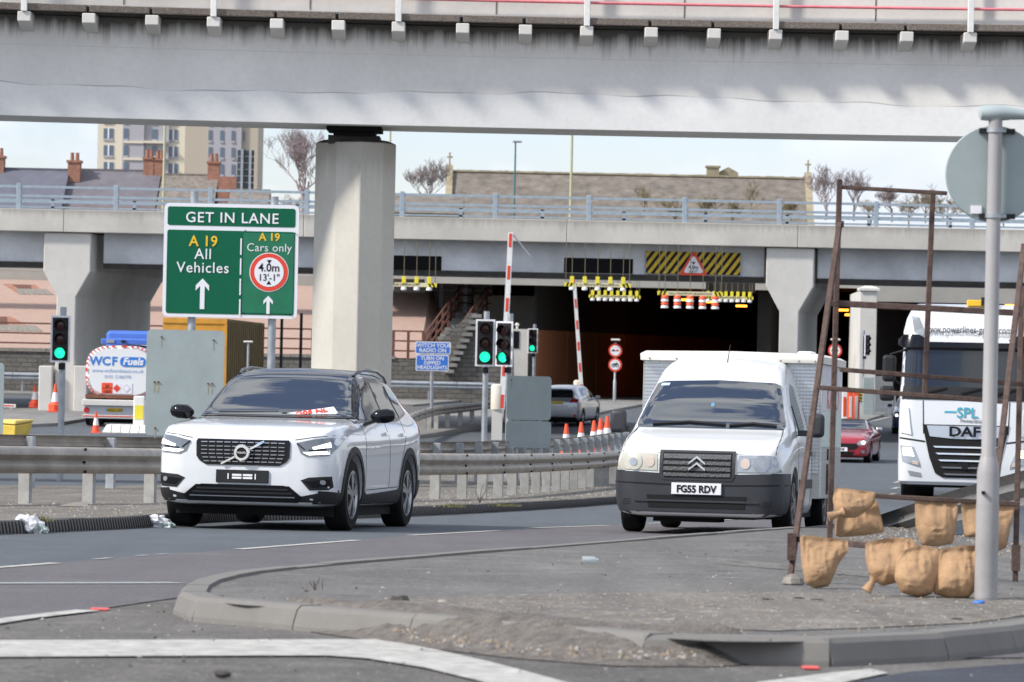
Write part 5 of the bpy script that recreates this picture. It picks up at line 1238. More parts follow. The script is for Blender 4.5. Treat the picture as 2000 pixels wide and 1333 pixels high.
def arc(cx_, cz_, r, a0, a1, n=14): return [(cx_+r*math.cos(R(a0+(a1-a0)*k/n)), cz_+r*math.sin(R(a0+(a1-a0)*k/n))) for k in range(n+1)]
def wheel(root, x, y, r, w, rim='alloy', spokes=5, rr=.68, side=None, label=None):
    s = side or (1 if x > 0 else -1)
    t = MB().lathe((x, y, r), [(r*rr, -w/2), (r*.93, -w/2), (r*.985, -w*.42), (r, -w*.3), (r, w*.3), (r*.985, w*.42), (r*.93, w/2), (r*rr, w/2), (r*rr*.97, w*.1*s)], 40, 'X').build('wheel', 'rubber', root, world=False, smooth=40)
    MB().lathe((x, y, r), [(r*rr*1.01, s*w*.40), (r*rr*1.03, s*w*.49), (r*rr*.93, s*w*.50), (r*rr*.90, s*w*.40)], 36, 'X', cap=False).build('rim', rim, t, world=False, smooth=40)
    MB().lathe((x, y, r), [(r*rr*.95, s*w*.05), (.02, s*w*.06)], 24, 'X').build('brake_disc', 'plastic', t, world=False)
    sp = MB(); xo = x+s*w*.42
    for k in range(spokes):
        a = 2*math.pi*k/spokes+.3
        for da in ((-.16, .16) if spokes == 5 else (0,)):
            c0 = Vector((xo+s*.006, y+math.cos(a)*r*.10, r+math.sin(a)*r*.10)); c1 = Vector((xo, y+math.cos(a+da)*r*rr*.95, r+math.sin(a+da)*r*rr*.95))
            sp.beam(c0, c1, r*.115, .03, up=(1, 0, 0))
    sp.build('spokes', rim, t, world=False)
    MB().lathe((xo, y, r), [(r*.16, -.02*s), (r*.16, .012*s), (r*.10, .02*s)], 16, 'X').build('hub_cap', rim, t, world=False)
    return t
def place(d, px, py_front, yaw, half):
    """centre of a vehicle whose front (or rear) centre stands at pixel column px, distance d"""
    f = P(px, py_front, d); dirv = Vector((math.sin(R(yaw)), -math.cos(R(yaw)))); c = Vector((f.x, d))-dirv*half
    fa, ra = Vector((c.x, c.y))+dirv*1.35, Vector((c.x, c.y))-dirv*1.35
    zf, zr = G(*fa)+.005, G(*ra)+.005
    return (c.x, c.y, (zf+zr)/2), math.atan2(zr-zf, 2.7)
def vehicle(name, label, d, px, yaw, half, rear=False):
    loc, pit = place(d, px, 900, yaw, half)
    return thing(name, label, 'truck' if name in ('lorry', 'fuel_tanker') else ('van' if name == 'van' else 'car'), loc, (pit, 0, R(yaw)))
LK = dict(world=False)

# ---------------------------------------------------------------- white SUV
suv = vehicle('suv', 'white compact SUV with black roof and black cladding driving towards the viewer', 40.3, 474, -10.3, 2.21)
st_ = [(-2.215, .44, .46, .78, .42, .83, .85), (-2.205, .36, .62, .82, .56, .875, .89), (-2.165, .28, .76, .86, .70, .925, .945), (-2.08, .245, .862, .915, .785, .97, .99), (-1.92, .235, .908, .955, .825, 1.01, 1.03),
       (-1.5, .225, .93, .985, .835, 1.055, 1.075), (-1.0, .22, .932, .99, .80, 1.09, 1.115), (-.86, .22, .932, .995, .79, 1.105, 1.135), (-.45, .22, .932, 1.0, .71, 1.345, 1.375), (-.08, .22, .932, 1.01, .635, 1.53, 1.575),
       (.35, .22, .932, 1.02, .62, 1.575, 1.64), (.9, .22, .932, 1.035, .61, 1.575, 1.645), (1.45, .225, .932, 1.06, .595, 1.545, 1.60), (1.85, .235, .925, 1.09, .58, 1.47, 1.52), (2.05, .28, .905, 1.10, .60, 1.28, 1.32), (2.17, .36, .86, 1.05, .62, 1.10, 1.12), (2.215, .5, .7, .9, .55, .93, .95)]
body = car_shell(st_).build('body', 'carwhite', suv, smooth=60, world=False); FA, RA, WR = -1.33, 1.37, .36
bv = bvh_of(body); cut_wells(body, [(.93, FA, .36, .425), (.93, RA, .36, .425)])
def dc(poly, dr, off, name, m, par=suv, b=None, both=False, **k):
    o = decal(b or bv, poly, dr, off, name, m, par, **k)
    if both: decal(b or bv, sym(poly) if dr in 'FBT' else poly, dr if dr in 'FBT' else {'R': 'L', 'L': 'R'}[dr], off, name, m, par, **k)
    return o
# glass and roof
dc([(-.765, 1.13), (.765, 1.13), (.735, 1.20), (.615, 1.525), (.55, 1.55), (0, 1.562), (-.55, 1.55), (-.615, 1.525), (-.735, 1.20)], 'F', .018, 'windscreen', 'glass', smooth=60, step=.03)
dc([(-.815, 1.118), (.815, 1.118), (.78, 1.22), (.655, 1.53), (.58, 1.575), (0, 1.59), (-.58, 1.575), (-.655, 1.53), (-.78, 1.22)], 'F', .013, 'windscreen_surround', 'gloss', smooth=60, step=.03)
dc([(-.585, -.02), (-.5, -.10), (0, -.125), (.5, -.10), (.585, -.02), (.58, 1.3), (.53, 1.75), (0, 1.80), (-.53, 1.75), (-.58, 1.3)], 'T', .010, 'black_roof', 'gloss', smooth=60)
dc([(-.95, 1.075), (-.45, 1.09), (.4, 1.10), (1.05, 1.12), (1.60, 1.20), (1.75, 1.38), (1.55, 1.50), (.9, 1.555), (.3, 1.56), (-.05, 1.535), (-.5, 1.31)], 'R', .005, 'window_surround', 'gloss', both=True)
for q in ([(-.72, 1.115), (.32, 1.135), (.27, 1.515), (.0, 1.51), (-.1, 1.485), (-.5, 1.255)], [(.40, 1.138), (1.12, 1.155), (1.02, 1.495), (.38, 1.52)], [(1.18, 1.16), (1.50, 1.20), (1.50, 1.42), (1.12, 1.485)]): dc(q, 'R', .011, 'side_window', 'glass', both=True)
for sg in (-1, 1): MB().path([(sg*.60, -.02, 1.565), (sg*.615, .12, 1.615), (sg*.615, .5, 1.645), (sg*.605, 1.1, 1.64), (sg*.59, 1.5, 1.59), (sg*.58, 1.68, 1.535)], .017, 8).build('roof_rail', 'gloss', suv, smooth=60, **LK)
# nose
gr = [(-.46, .885), (.46, .885), (.475, .86), (.47, .72), (.44, .675), (.37, .635), (-.37, .635), (-.44, .675), (-.47, .72), (-.475, .86)]
gro = dc(gr, 'F', .012, 'grille', 'gloss'); dc([(x*.945, .76+(z-.76)*.88) for x, z in gr], 'F', .016, 'grille_mesh', 'dark')
for k in range(6):
    z = .665+k*.037; w = .40+.03*min(1, k/2)
    for j in range(11):
        x0 = -w+2*w*j/11; dc([(x0+.008, z), (x0+2*w/11-.008, z), (x0+2*w/11-.008, z+.009), (x0+.008, z+.009)], 'F', .024, 'grille_slat', 'alloy', gro, step=.04)
dc(pline([(-.215, .645), (.215, .868)], .018), 'F', .034, 'diagonal_bar', 'chrome', gro)
ye = bv.ray_cast(Vector((0, -9, .76)), Vector((0, 1, 0)))[0].y
MB().lathe((0, ye-.05, .757), [(.075, 0), (.083, -.012), (.075, -.022), (.053, -.022), (.046, -.012), (.053, 0)], 28, 'Y', cap=False).build('badge_ring', 'chrome', gro, smooth=40, **LK)
MB().lathe((0, ye-.055, .757), [(.055, 0), (.055, .01)], 24, 'Y').build('badge_disc', 'gloss', gro, **LK)
MB().bx(-.05, .05, ye-.067, ye-.058, .743, .772).build('badge_bar', 'gloss', gro, **LK); text('VOLVO', .026, (0, ye-.069, .749), gro, 'chrome', world=False, bold=.001)
for sg in (1, -1):
    f = (lambda p: p) if sg > 0 else sym
    hl = dc(f([(.535, .865), (.70, .905), (.86, .925), (.905, .92), (.895, .83), (.84, .745), (.64, .735), (.58, .765)]), 'F', .008, 'headlight', 'lensdark')
    dc(f([(.60, .775), (.82, .79), (.845, .765), (.66, .750)]), 'F', .014, 'low_beam', 'lamp', hl); dc(f([(.655, .80), (.815, .815), (.81, .80), (.655, .787)]), 'F', .014, 'lamp_divider', 'gloss', hl)
    dc(f([(.69, .825), (.84, .875), (.85, .83), (.70, .805)]), 'F', .014, 'daytime_lamp', 'lamp', hl); dc(f(pline([(.54, .862), (.62, .80)], .012)), 'F', .014, 'lamp_edge', 'gloss', hl)
    fg = dc(f([(.585, .50), (.66, .53), (.865, .545), (.875, .44), (.84, .41), (.67, .405)]), 'F', .006, 'fog_recess', 'plastic'); dc(f([(.62, .49), (.85, .515), (.855, .45), (.69, .43)]), 'F', .010, 'fog_bezel', 'gloss', fg); dc(f(arc(.79, .485, .024, 0, 330, 8)), 'F', .02, 'fog_lamp', 'lens', fg)
    dc(f(pline([(.52, .895), (.70, .925), (.86, .945), (.90, .95)], .006)), 'F', .003, 'bonnet_gap', 'dark')
dc([(-.935, .405), (-.90, .41), (-.60, .345), (-.50, .36), (-.42, .445), (.42, .445), (.50, .36), (.60, .345), (.90, .41), (.935, .405), (.935, .2), (-.935, .2)], 'F', .007, 'lower_bumper', 'plastic', step=.06)
lo = dc([(-.47, .44), (.47, .44), (.60, .335), (.56, .285), (-.56, .285), (-.60, .335)], 'F', .012, 'lower_intake', 'gloss')
dc(line((-.53, .335), (.53, .335), .010), 'F', .02, 'chrome_strip', 'chrome', lo); dc(line((-.46, .405), (.46, .405), .016), 'F', .02, 'intake_blade', 'plastic', lo); dc(line((-.5, .37), (.5, .37), .016), 'F', .02, 'intake_blade', 'plastic', lo)
pl_ = MB().bx(-.265, .265, ye-.022, ye+.05, .462, .588).build('plate_holder', 'plastic', suv, bevel=.004, **LK)
for x in (-.10, .01):
    for z in (.50, .528): MB().bx(x, x+.095, ye-.027, ye-.02, z, z+.02).build('holder_slot', 'plate', pl_, **LK)
for x in (-.14, .135): MB().bx(x-.006, x+.006, ye-.027, ye-.02, .497, .552).build('holder_slot', 'plate', pl_, **LK)
# side
for ax, nm in ((FA, 'arch_cladding'), (RA, 'arch_cladding')):
    q = arc(ax, .36, .485, -12, 192)+arc(ax, .36, .42, 192, -12); dc(q, 'R', .012, nm, 'plastic', both=True, step=.04)
dc([(FA+.44, .20), (RA-.44, .20), (RA-.44, .42), (RA-.62, .40), (FA+.60, .36), (FA+.44, .42)], 'R', .012, 'sill_cladding', 'plastic', both=True)
dc([(FA-.46, .2), (FA-.46, .38), (-2.16, .40), (-2.16, .2)], 'R', .010, 'front_corner_cladding', 'plastic', both=True); dc([(RA+.46, .25), (RA+.46, .5), (2.1, .5), (2.1, .3)], 'R', .010, 'rear_corner_cladding', 'plastic', both=True)
for q in ([(-.78, .40), (-.80, .7), (-.74, 1.09)], [(.36, .42), (.38, .8), (.36, 1.12)], [(1.17, 1.15), (1.20, .95), (1.02, .75), (.90, .60), (.86, .44)], [(-.75, .405), (.85, .43)]): dc(pline(q, .007), 'R', .002, 'door_gap', 'dark', both=True)
for y in (.16, .98): dc([(y-.02, .955), (y+.19, .965), (y+.19, .995), (y-.02, .99)], 'R', .03, 'door_handle', 'carwhite', both=True, thick=.03)
dc([(1.98, 1.0), (2.16, 1.02), (2.10, 1.2), (1.9, 1.35), (1.88, 1.28), (2.0, 1.16)], 'R', .006, 'tail_lamp', 'tail', both=True)
for sg in (-1, 1):
    mm = MB(); rings = []
    for x, hw, hh_ in ((.93, .02, .02), (.96, .06, .05), (1.0, .085, .075), (1.10, .08, .075), (1.16, .06, .055), (1.18, .02, .02)):
        rings.append([Vector((sg*x, -.62+math.cos(a)*hw+.04*(x-.95), 1.155+math.sin(a)*hh_+(x-.95)*.06)) for a in [i*math.pi/7 for i in range(14)]])
    mi = mm.loft(rings).build('door_mirror', 'gloss', suv, smooth=60, **LK); MB().add([(sg*.86, -.66, 1.05), (sg*.86, -.50, 1.05), (sg*1.0, -.58, 1.10), (sg*1.0, -.65, 1.10), (sg*.86, -.66, 1.08), (sg*.86, -.50, 1.08), (sg*1.0, -.58, 1.14), (sg*1.0, -.65, 1.14)], [(0, 1, 2, 3), (4, 5, 6, 7), (0, 1, 5, 4), (1, 2, 6, 5), (2, 3, 7, 6), (3, 0, 4, 7)]).build('mirror_stalk', 'gloss', mi, **LK)
    wheel(suv, sg*.80, FA, WR, .235); wheel(suv, sg*.80, RA, WR, .235)
dc([(.10, 1.145), (.55, 1.225), (.62, 1.16), (.60, 1.15), (.20, 1.14)], 'F', .024, 'paper_plate', 'signwhite'); 
c = bv.ray_cast(Vector((.36, -9, 1.175)), Vector((0, 1, 0)))[0]; nn = Vector((0, -.5, .87)); text('G05 NL', .10, (.36, c.y-.075, c.z-.005), suv, 'signred', world=False, right=(1, .27, .16), up=(-.3, .82, .49), bold=.003)
for sg, x0, x1 in ((1, -.62, .0), (1, .05, .62)): dc(pline([(x0, 1.15), (x1, 1.163)], .016), 'F', .02, 'wiper', 'plastic')
MB().bx(-.8, .8, -1.7, 1.8, .14, .24).build('underbody', 'dark', suv, **LK)

# ---------------------------------------------------------------- white box van
van = vehicle('van', 'old white box van with dark grey bumper and metal-clad box body', 42.5, 1362, -10.8, 2.2)
vs_ = [(-2.21, .24, .52, .58, .48, .63, .65), (-2.195, .20, .68, .66, .62, .73, .75), (-2.14, .18, .80, .74, .72, .80, .82), (-2.0, .175, .872, .80, .79, .875, .895), (-1.65, .175, .90, .88, .81, .965, .985), (-1.32, .175, .905, .96, .80, 1.04, 1.06),
       (-.95, .175, .905, 1.0, .73, 1.315, 1.35), (-.62, .175, .905, 1.02, .67, 1.52, 1.565), (-.30, .175, .905, 1.03, .645, 1.665, 1.73), (.10, .175, .905, 1.04, .63, 1.725, 1.80), (.45, .175, .905, 1.04, .62, 1.735, 1.805), (.5, .2, .89, 1.03, .61, 1.71, 1.77)]
vbody = car_shell(vs_).build('cab_body', 'vanwhite', van, smooth=60, world=False); vb = bvh_of(vbody); VF, VR = -1.28, 1.50
cut_wells(vbody, [(.905, VF, .32, .375)])
def vd(poly, dr, off, name, m, par=van, **k): return dc(poly, dr, off, name, m, par, b=vb, **k)
vd([(-.775, 1.05), (.775, 1.05), (.79, 1.09), (.665, 1.50), (.60, 1.525), (0, 1.545), (-.60, 1.525), (-.665, 1.50), (-.79, 1.09)], 'F', .008, 'windscreen', 'glass', smooth=60, step=.03)
vd([(-.86, 1.03), (-.25, 1.04), (-.10, 1.10), (-.12, 1.50), (-.32, 1.53), (-.45, 1.46)], 'R', .007, 'side_window', 'glass', both=True); vd(pline([(-.62, 1.04), (-.60, 1.30)], .03), 'R', .011, 'window_divider', 'plastic', both=True)
for sg in (1, -1):
    f = (lambda p: p) if sg > 0 else sym
    hl = vd(f([(.42, .625), (.425, .785), (.70, .79), (.80, .785), (.86, .63)]), 'F', .010, 'headlight', 'lens' if sg > 0 else 'haze_lens')
    vd(f(arc(.50, .705, .05, 0, 345, 14)), 'F', .018, 'indicator', 'amber', hl); vd(f(arc(.66, .705, .08, 0, 345, 16)), 'F', .018, 'reflector', 'haze_lens' if sg < 0 else 'alloy', hl, step=.03); vd(f(arc(.67, .70, .04, 0, 345, 12)), 'F', .024, 'bulb_glass', 'lens', hl, step=.03)
    fg = vd(f(arc(.73, .31, .055, 0, 345, 14)), 'F', .012, 'fog_blank', 'dark')
    for k in range(3): vd(f([(.69, .285+.022*k), (.77, .285+.022*k), (.77, .295+.022*k), (.69, .295+.022*k)]), 'F', .02, 'fog_slat', 'plastic', fg, step=.03)
    vd(f(pline([(.80, .80), (.80, .95), (.775, 1.05)], .007)), 'F', .003, 'bonnet_gap', 'dark')
vd([(-.95, .62), (-.40, .60), (.40, .60), (.95, .62), (.95, .15), (-.95, .15)], 'F', .018, 'bumper', 'greyplastic', step=.05, thick=.03)
vd([(-2.16, .62), (-1.66, .62), (-1.66, .15), (-2.16, .15)], 'R', .016, 'bumper_corner', 'greyplastic', both=True, thick=.03)
gs_ = vd([(-.46, .80), (.46, .80), (.40, .86), (-.40, .86)], 'F', .008, 'grille_lip', 'vanwhite')
vg = vd([(-.395, .81), (.395, .81), (.395, .58), (.36, .535), (-.36, .535), (-.395, .58)], 'F', .026, 'grille_surround', 'greyplastic', thick=.03)
vd([(-.36, .79), (.36, .79), (.36, .59), (.34, .56), (-.34, .56), (-.36, .59)], 'F', .031, 'grille_mesh', 'dark', vg)
for k in range(4): z = .572+.056*k; vd([(-.35, z), (.35, z), (.35, z+.034), (-.35, z+.034)], 'F', .037, 'grille_bar', mat('mesh_bar_%d' % k, (.12, .125, .13), .5, .3, bump=1., bscale=70), vg)
yv = vb.ray_cast(Vector((0, -9, .68)), Vector((0, 1, 0)))[0].y
for z in (.625, .685): MB().prism([(x, yv-.062, z+q) for x, q in ((-.088, 0), (-.088, .022), (0, .092), (.088, .022), (.088, 0), (0, .066))], (0, .02, 0)).build('chevron_badge', 'chrome', vg, bevel=.003, **LK)
yp = vb.ray_cast(Vector((0, -9, .43)), Vector((0, 1, 0)))[0].y
np_ = MB().bx(-.26, .26, yp-.045, yp, .395, .508).build('number_plate', 'plate', van, bevel=.003, **LK); text('FG55 RDV', .098, (0, yp-.048, .417), np_, 'signblack', world=False, bold=.003, sx=.95)
lw = vd([(-.52, .385), (.52, .385), (.50, .265), (-.50, .265)], 'F', .024, 'lower_intake', 'dark'); vd(line((-.65, .33), (.65, .33), .02), 'F', .034, 'intake_bar', 'greyplastic', lw)
vd(pline([(-.93, .505), (-.3, .49), (.3, .49), (.93, .505)], .012), 'F', .022, 'bumper_groove', 'dark')
for x0, x1, z1 in ((-.62, .16, 1.092), (.20, .70, 1.088)): vd(pline([(x0, 1.075), ((x0+x1)/2, z1+.012), (x1, z1-.01)], .016), 'F', .025, 'wiper', 'plastic')
vd([(-.62, 1.50), (-.53, 1.505), (-.535, 1.48), (-.625, 1.475)], 'F', .010, 'sticker', mat('pale_blue_sticker', (.5, .7, .85), .5))
MB().path([(.02, -.28, 1.68), (.02, -.26, 1.72), (.03, -.12, 1.93)], [.012, .006, .003], 6).build('aerial', 'plastic', van, **LK)
vd(arc(-.02, 1.29, .020, 0, 345, 10), 'F', .009, 'air_freshener', mat('sky_blue_card', (.10, .30, .42), .5))
for q in ([(-.92, .20), (-.93, .7), (-.88, 1.02)], [(.25, .25), (.25, 1.3)]): vd(pline(q, .008), 'R', .002, 'door_gap', 'dark', both=True)
vd([(-.85, .47), (.2, .47), (.2, .56), (-.85, .56)], 'R', .02, 'rub_strip', 'greyplastic', both=True, thick=.03); vd([(-.02, .80), (.16, .80), (.16, .84), (-.02, .84)], 'R', .02, 'door_handle', 'plastic', both=True)
vd(arc(VF, .32, .42, -5, 185)+arc(VF, .32, .372, 185, -5), 'R', .008, 'wheel_arch_lip', 'vandirty', both=True, step=.04)
for sg in (-1, 1):
    mi = MB().box((sg*1.07, -.80, 1.11), (.17, .12, .24)).build('door_mirror', 'greyplastic', van, bevel=.045, seg=3, smooth=40, **LK); MB().box((sg*.94, -.78, 1.03), (.14, .06, .06)).build('mirror_arm', 'greyplastic', mi, **LK)
    wheel(van, sg*.80, VF, .315, .20, 'steelgrey', 6); wheel(van, sg*.82, VR, .315, .20, 'steelgrey', 6)
# box body
bxw, y0, y1, zt = .985, .30, 2.45, 1.835
bod = MB().bx(-bxw+.01, bxw-.01, y0, y1, .36, zt-.06).build('box_body', 'vandirty', van, **LK)
MB().bx(-bxw+.012, bxw-.012, y0-.008, y0, .62, zt-.07).build('chequer_front', 'tread', van, **LK)
M['livery'] = mat('pale_livery_panel', (.60, .70, .66), .4, var=.12, scale=3); M['liverytop'] = mat('pale_livery_top', (.66, .66, .72), .4, var=.12, scale=4)
for sg in (-1, 1):
    s0, s1 = (bxw-.01, bxw) if sg > 0 else (-bxw, -bxw+.01)
    MB().bx(s0, s1, y0+.16, y1-.02, 1.28, zt-.08).build('upper_livery', 'liverytop', bod, **LK); MB().bx(s0, s1, y0+.16, y1-.02, .90, 1.278).build('lower_livery', 'livery', bod, **LK)
    MB().bx(s0, s1, y0+.16, y1-.02, .37, .895).build('chequer_side', 'tread', bod, **LK); MB().bx(s0, s1+.004*sg, y0, y0+.155, .37, zt-.08).build('corner_strip', 'vandirty', bod, **LK)
    text('KAYO', .34, (sg*(bxw+.002), (y0+y1)/2+.1, 1.30), bod, mat('livery_red_%d' % (sg+1), (.62, .25, .22), .5), right=(0, sg, 0), world=False, sx=1.3)
    MB().bx(s0, s1+.012*sg, 1.0, 1.22, .40, .72).build('vent_frame', 'greyplastic', bod, **LK); MB().bx(s0, s1+.016*sg, 1.04, 1.18, .44, .66).build('vent_hole', 'dark', bod, **LK); MB().bx(s0, s1+.012*sg, 1.05, 1.10, .76, .88).build('latch', 'plastic', bod, **LK)
rings = []
for y, w, z in ((y0-.14, .97, zt-.03), (y0-.12, 1.0, zt), (y0, 1.02, zt+.025), (y1, 1.02, zt+.03), (y1+.05, 1.0, zt+.01)):
    rings.append([Vector((-w, y, zt-.075)), Vector((w, y, zt-.075)), Vector((w+.004, y, z-.03)), Vector((w*.94, y, z)), Vector((0, y, z+.012)), Vector((-w*.94, y, z)), Vector((-w-.004, y, z-.03))])
MB().loft(rings).build('box_roof', mat('cream_grp_roof', (.70, .68, .62), .5, var=.1, scale=4), van, smooth=50, **LK)
for x in (-.9, -.6, .55, .75, .93): MB().lathe((x, y0-.145, zt-.055), [(.009, -.004), (.009, .01)], 6, 'Y').build('rivet', 'steelgrey', van, **LK)
MB().bx(.52, .70, 1.9, 2.3, zt, zt+.09).build('roof_vent', 'vanwhite', van, bevel=.02, **LK)
van.scale = (1, 1, 1.055); MB().bx(-.8, .8, -1.6, 2.3, .16, .40).build('underbody', 'dark', van, **LK); MB().bx(-.5, .2, -1.9, -1.5, .12, .20).build('sump_guard', 'dark', van, **LK)

# ---------------------------------------------------------------- tractor unit
tr = vehicle('lorry', 'white high-roof articulated lorry tractor approaching behind the rusty frame', 76.0, 1885, -7.5, .0)
def ring(z, yf, hw, rc, yb=2.3):
    q = []
    for k in range(9): a = R(180+90*k/8); q.append(Vector((-hw+rc+rc*math.cos(a), yf+rc*.75+rc*.75*math.sin(a), z)))
    q.append(Vector((0, yf-.03, z)))
    for k in range(9): a = R(270+90*k/8); q.append(Vector((hw-rc+rc*math.cos(a), yf+rc*.75+rc*.75*math.sin(a), z)))
    return q+[Vector((hw, yb, z)), Vector((-hw, yb, z))]
tb_ = MB().loft([ring(*a) for a in ((.30, .06, 1.16, .2), (.36, .0, 1.24, .25), (.70, -.02, 1.25, .28), (1.05, .0, 1.25, .3), (1.45, .02, 1.25, .3), (1.95, .05, 1.24, .3), (2.1, .08, 1.235, .28), (2.85, .26, 1.20, .26), (2.95, .29, 1.20, .28), (3.15, .36, 1.21, .35), (3.4, .55, 1.16, .4), (3.6, .85, 1.08, .4), (3.70, 1.15, .98, .4))]).build('cab', 'carwhite', tr, smooth=40, **LK)
tv = bvh_of(tb_)
def td(poly, dr, off, name, m, par=tr, **k): return dc(poly, dr, off, name, m, par, b=tv, **k)
td([(-1.16, 2.09), (1.16, 2.09), (1.145, 2.84), (-1.145, 2.84)], 'F', .01, 'windscreen', 'glassdark', step=.12, smooth=60); td([(-1.19, 1.88), (1.19, 1.88), (1.17, 2.12), (-1.17, 2.12)], 'F', .014, 'wiper_panel', 'plastic', step=.1)
for x in (-.75, -.1, .55): td(pline([(x, 2.0), (x+.38, 2.10)], .03), 'F', .04, 'wiper', 'dark')
vz = td([(-1.24, 2.83), (1.24, 2.83), (1.23, 3.05), (.9, 3.05), (.75, 2.98), (-.75, 2.98), (-.9, 3.05), (-1.23, 3.05)], 'F', .12, 'sun_visor', 'gloss', thick=.12, step=.1); td([(-.80, 2.92), (.80, 2.92), (.74, 2.985), (-.74, 2.985)], 'F', .135, 'visor_strip', 'carwhite', vz)
for sg in (1, -1):
    f = (lambda p: p) if sg > 0 else sym
    hl = td(f([(1.0, 3.14), (.84, 3.05), (.80, 3.13), (.92, 3.42), (1.06, 3.44)]), 'F', .012, 'roof_lamp', 'lens')
    hl = td(f([(.82, .62), (1.16, .72), (1.20, 1.02), (.96, 1.00), (.84, .72)]), 'F', .012, 'headlight', 'lens'); td(f([(.94, .82), (1.14, .84), (1.16, .98), (1.0, .98)]), 'F', .02, 'main_lamp', 'lampwarm', hl); td(f([(.86, .66), (.97, .68), (.97, .74), (.87, .73)]), 'F', .02, 'indicator', 'amber', hl)
    td(f([(.80, .44), (1.02, .47), (1.06, .56), (.82, .52)]), 'F', .012, 'fog_lamp', 'lens')
    td(f(pline([(.75, 1.10), (1.22, 1.16)], .03)), 'F', .006, 'panel_gap', 'dark'); df = td(f([(1.0, 1.22), (1.2, 1.26), (1.21, 1.70), (1.06, 1.72)]), 'F', .03, 'corner_deflector', 'carwhite', thick=.04)
    td(f(pline([(.78, 1.25), (.80, 1.86)], .018)), 'F', .006, 'panel_gap', 'dark')
    MB().box((sg*1.45, .25, 2.45), (.25, .2, .5)).build('wing_mirror', 'plastic', tr, bevel=.06, seg=2, **LK); MB().box((sg*1.48, .25, 1.98), (.27, .2, .28)).build('wide_mirror', 'plastic', tr, bevel=.06, seg=2, **LK); MB().path([(sg*1.15, .3, 2.8), (sg*1.42, .25, 2.72), (sg*1.44, .25, 2.3), (sg*1.15, .3, 2.1)], .025, 6).build('mirror_bracket', 'plastic', tr, **LK)
    wheel(tr, sg*1.05, 1.3, .5, .32, 'steelgrey', 6, .58)
tg = td([(-.80, 1.42), (.80, 1.42), (.72, 1.05), (.66, .80), (.55, .52), (.40, .44), (-.40, .44), (-.55, .52), (-.66, .80), (-.72, 1.05)], 'F', .02, 'grille', 'dark', thick=.03, step=.08)
td([(-.72, 1.40), (.72, 1.40), (.66, 1.20), (.2, 1.16), (-.2, 1.16), (-.66, 1.20)], 'F', .035, 'badge_bar', 'silver', tg, step=.08, thick=.03)
yt = tv.ray_cast(Vector((0, -9, 1.28)), Vector((0, 1, 0)))[0].y; text('DAF', .25, (-.02, yt-.065, 1.215), tg, 'signblack', world=False, bold=.008, sx=1.25)
for k in range(5): z = 1.02-.125*k; w = .60-.05*k; td([(-w, z), (w, z), (w-.05, z-.03), (-w+.05, z-.03)], 'F', .045, 'chrome_slat', 'chrome', tg, thick=.03)
def tf(z, x=0): return tv.ray_cast(Vector((x, -9, z)), Vector((0, 1, 0)))[0].y
M['spl'] = mat('logo_teal', (.05, .38, .50), .5); text('SPL', .27, (.02, tf(1.65)-.012, 1.56), tr, 'spl', world=False, bold=.004); text('Powerlines', .095, (.10, tf(1.5)-.012, 1.475), tr, 'steelgrey', world=False)
td(line((-.40, 1.66), (-.18, 1.66), .035), 'F', .008, 'logo_bar', 'spl')
y_ = tf(3.17); text('www.powerlines-group.com', .235, (0, y_-.075, 3.14), tr, 'signblack', world=False, up=(0, .8, 1), sx=.60)
MB().lathe((.0, tf(.62)-.05, .66), [(.07, 0), (.07, .03)], 12, 'Y').build('grille_disc', 'dark', tg, **LK); MB().box((-.25, tf(2.95)-.03, 2.88), (.01, .01, .01)).build('sensor', 'dark', tr, **LK)
lb = MB().bx(-.05, .50, .9, 1.3, 3.66, 3.78).build('beacon_bar', mat('beacon_amber', (.85, .50, .03), .4), tr, bevel=.02, **LK); MB().box((.27, .9, 3.75), (.10, .12, .16)).build('beacon_motor', 'plastic', lb, **LK)
MB().bx(-1.15, 1.15, 2.35, 9, .9, 1.2).build('chassis', 'plastic', tr, **LK); MB().bx(-1.25, 1.25, 3.0, 12, 1.2, 3.4).build('trailer', 'vandirty', tr, **LK); wheel(tr, .95, 4.6, .5, .5, 'steelgrey', 6, .58); wheel(tr, -.95, 4.6, .5, .5, 'steelgrey', 6, .58)
MB().bx(-1.1, 1.1, .3, 2.3, .25, .5).build('underbody', 'dark', tr, **LK)

# ---------------------------------------------------------------- smaller cars
def basic_car(root, st, paint, axles, r, track, wins, wscreen, wback, rimm='alloy'):
    b = car_shell(st, 5, 44).build('body', paint, root, smooth=60, world=False); bv_ = bvh_of(b); w = max(s[2] for s in st); cut_wells(b, [(w, a, r, r*1.15) for a in axles])
    dd = lambda poly, dr, off, name, m, par=root, **k: dc(poly, dr, off, name, m, par, b=bv_, **k)
    if wscreen: dd(wscreen, 'F', .008, 'windscreen', 'glass', smooth=60)
    if wback: dd(wback, 'B', .008, 'rear_window', 'glass', smooth=60)
    for q in wins: dd(q, 'R', .008, 'side_window', 'glass', both=True)
    for a in axles:
        for sg in (-1, 1): wheel(root, sg*track, a, r, .2, rimm, 5)
    MB().bx(-w*.8, w*.8, axles[0]-.3, axles[1]+.3, .14, .24).build('underbody', 'dark', root, **LK)
    return bv_, dd
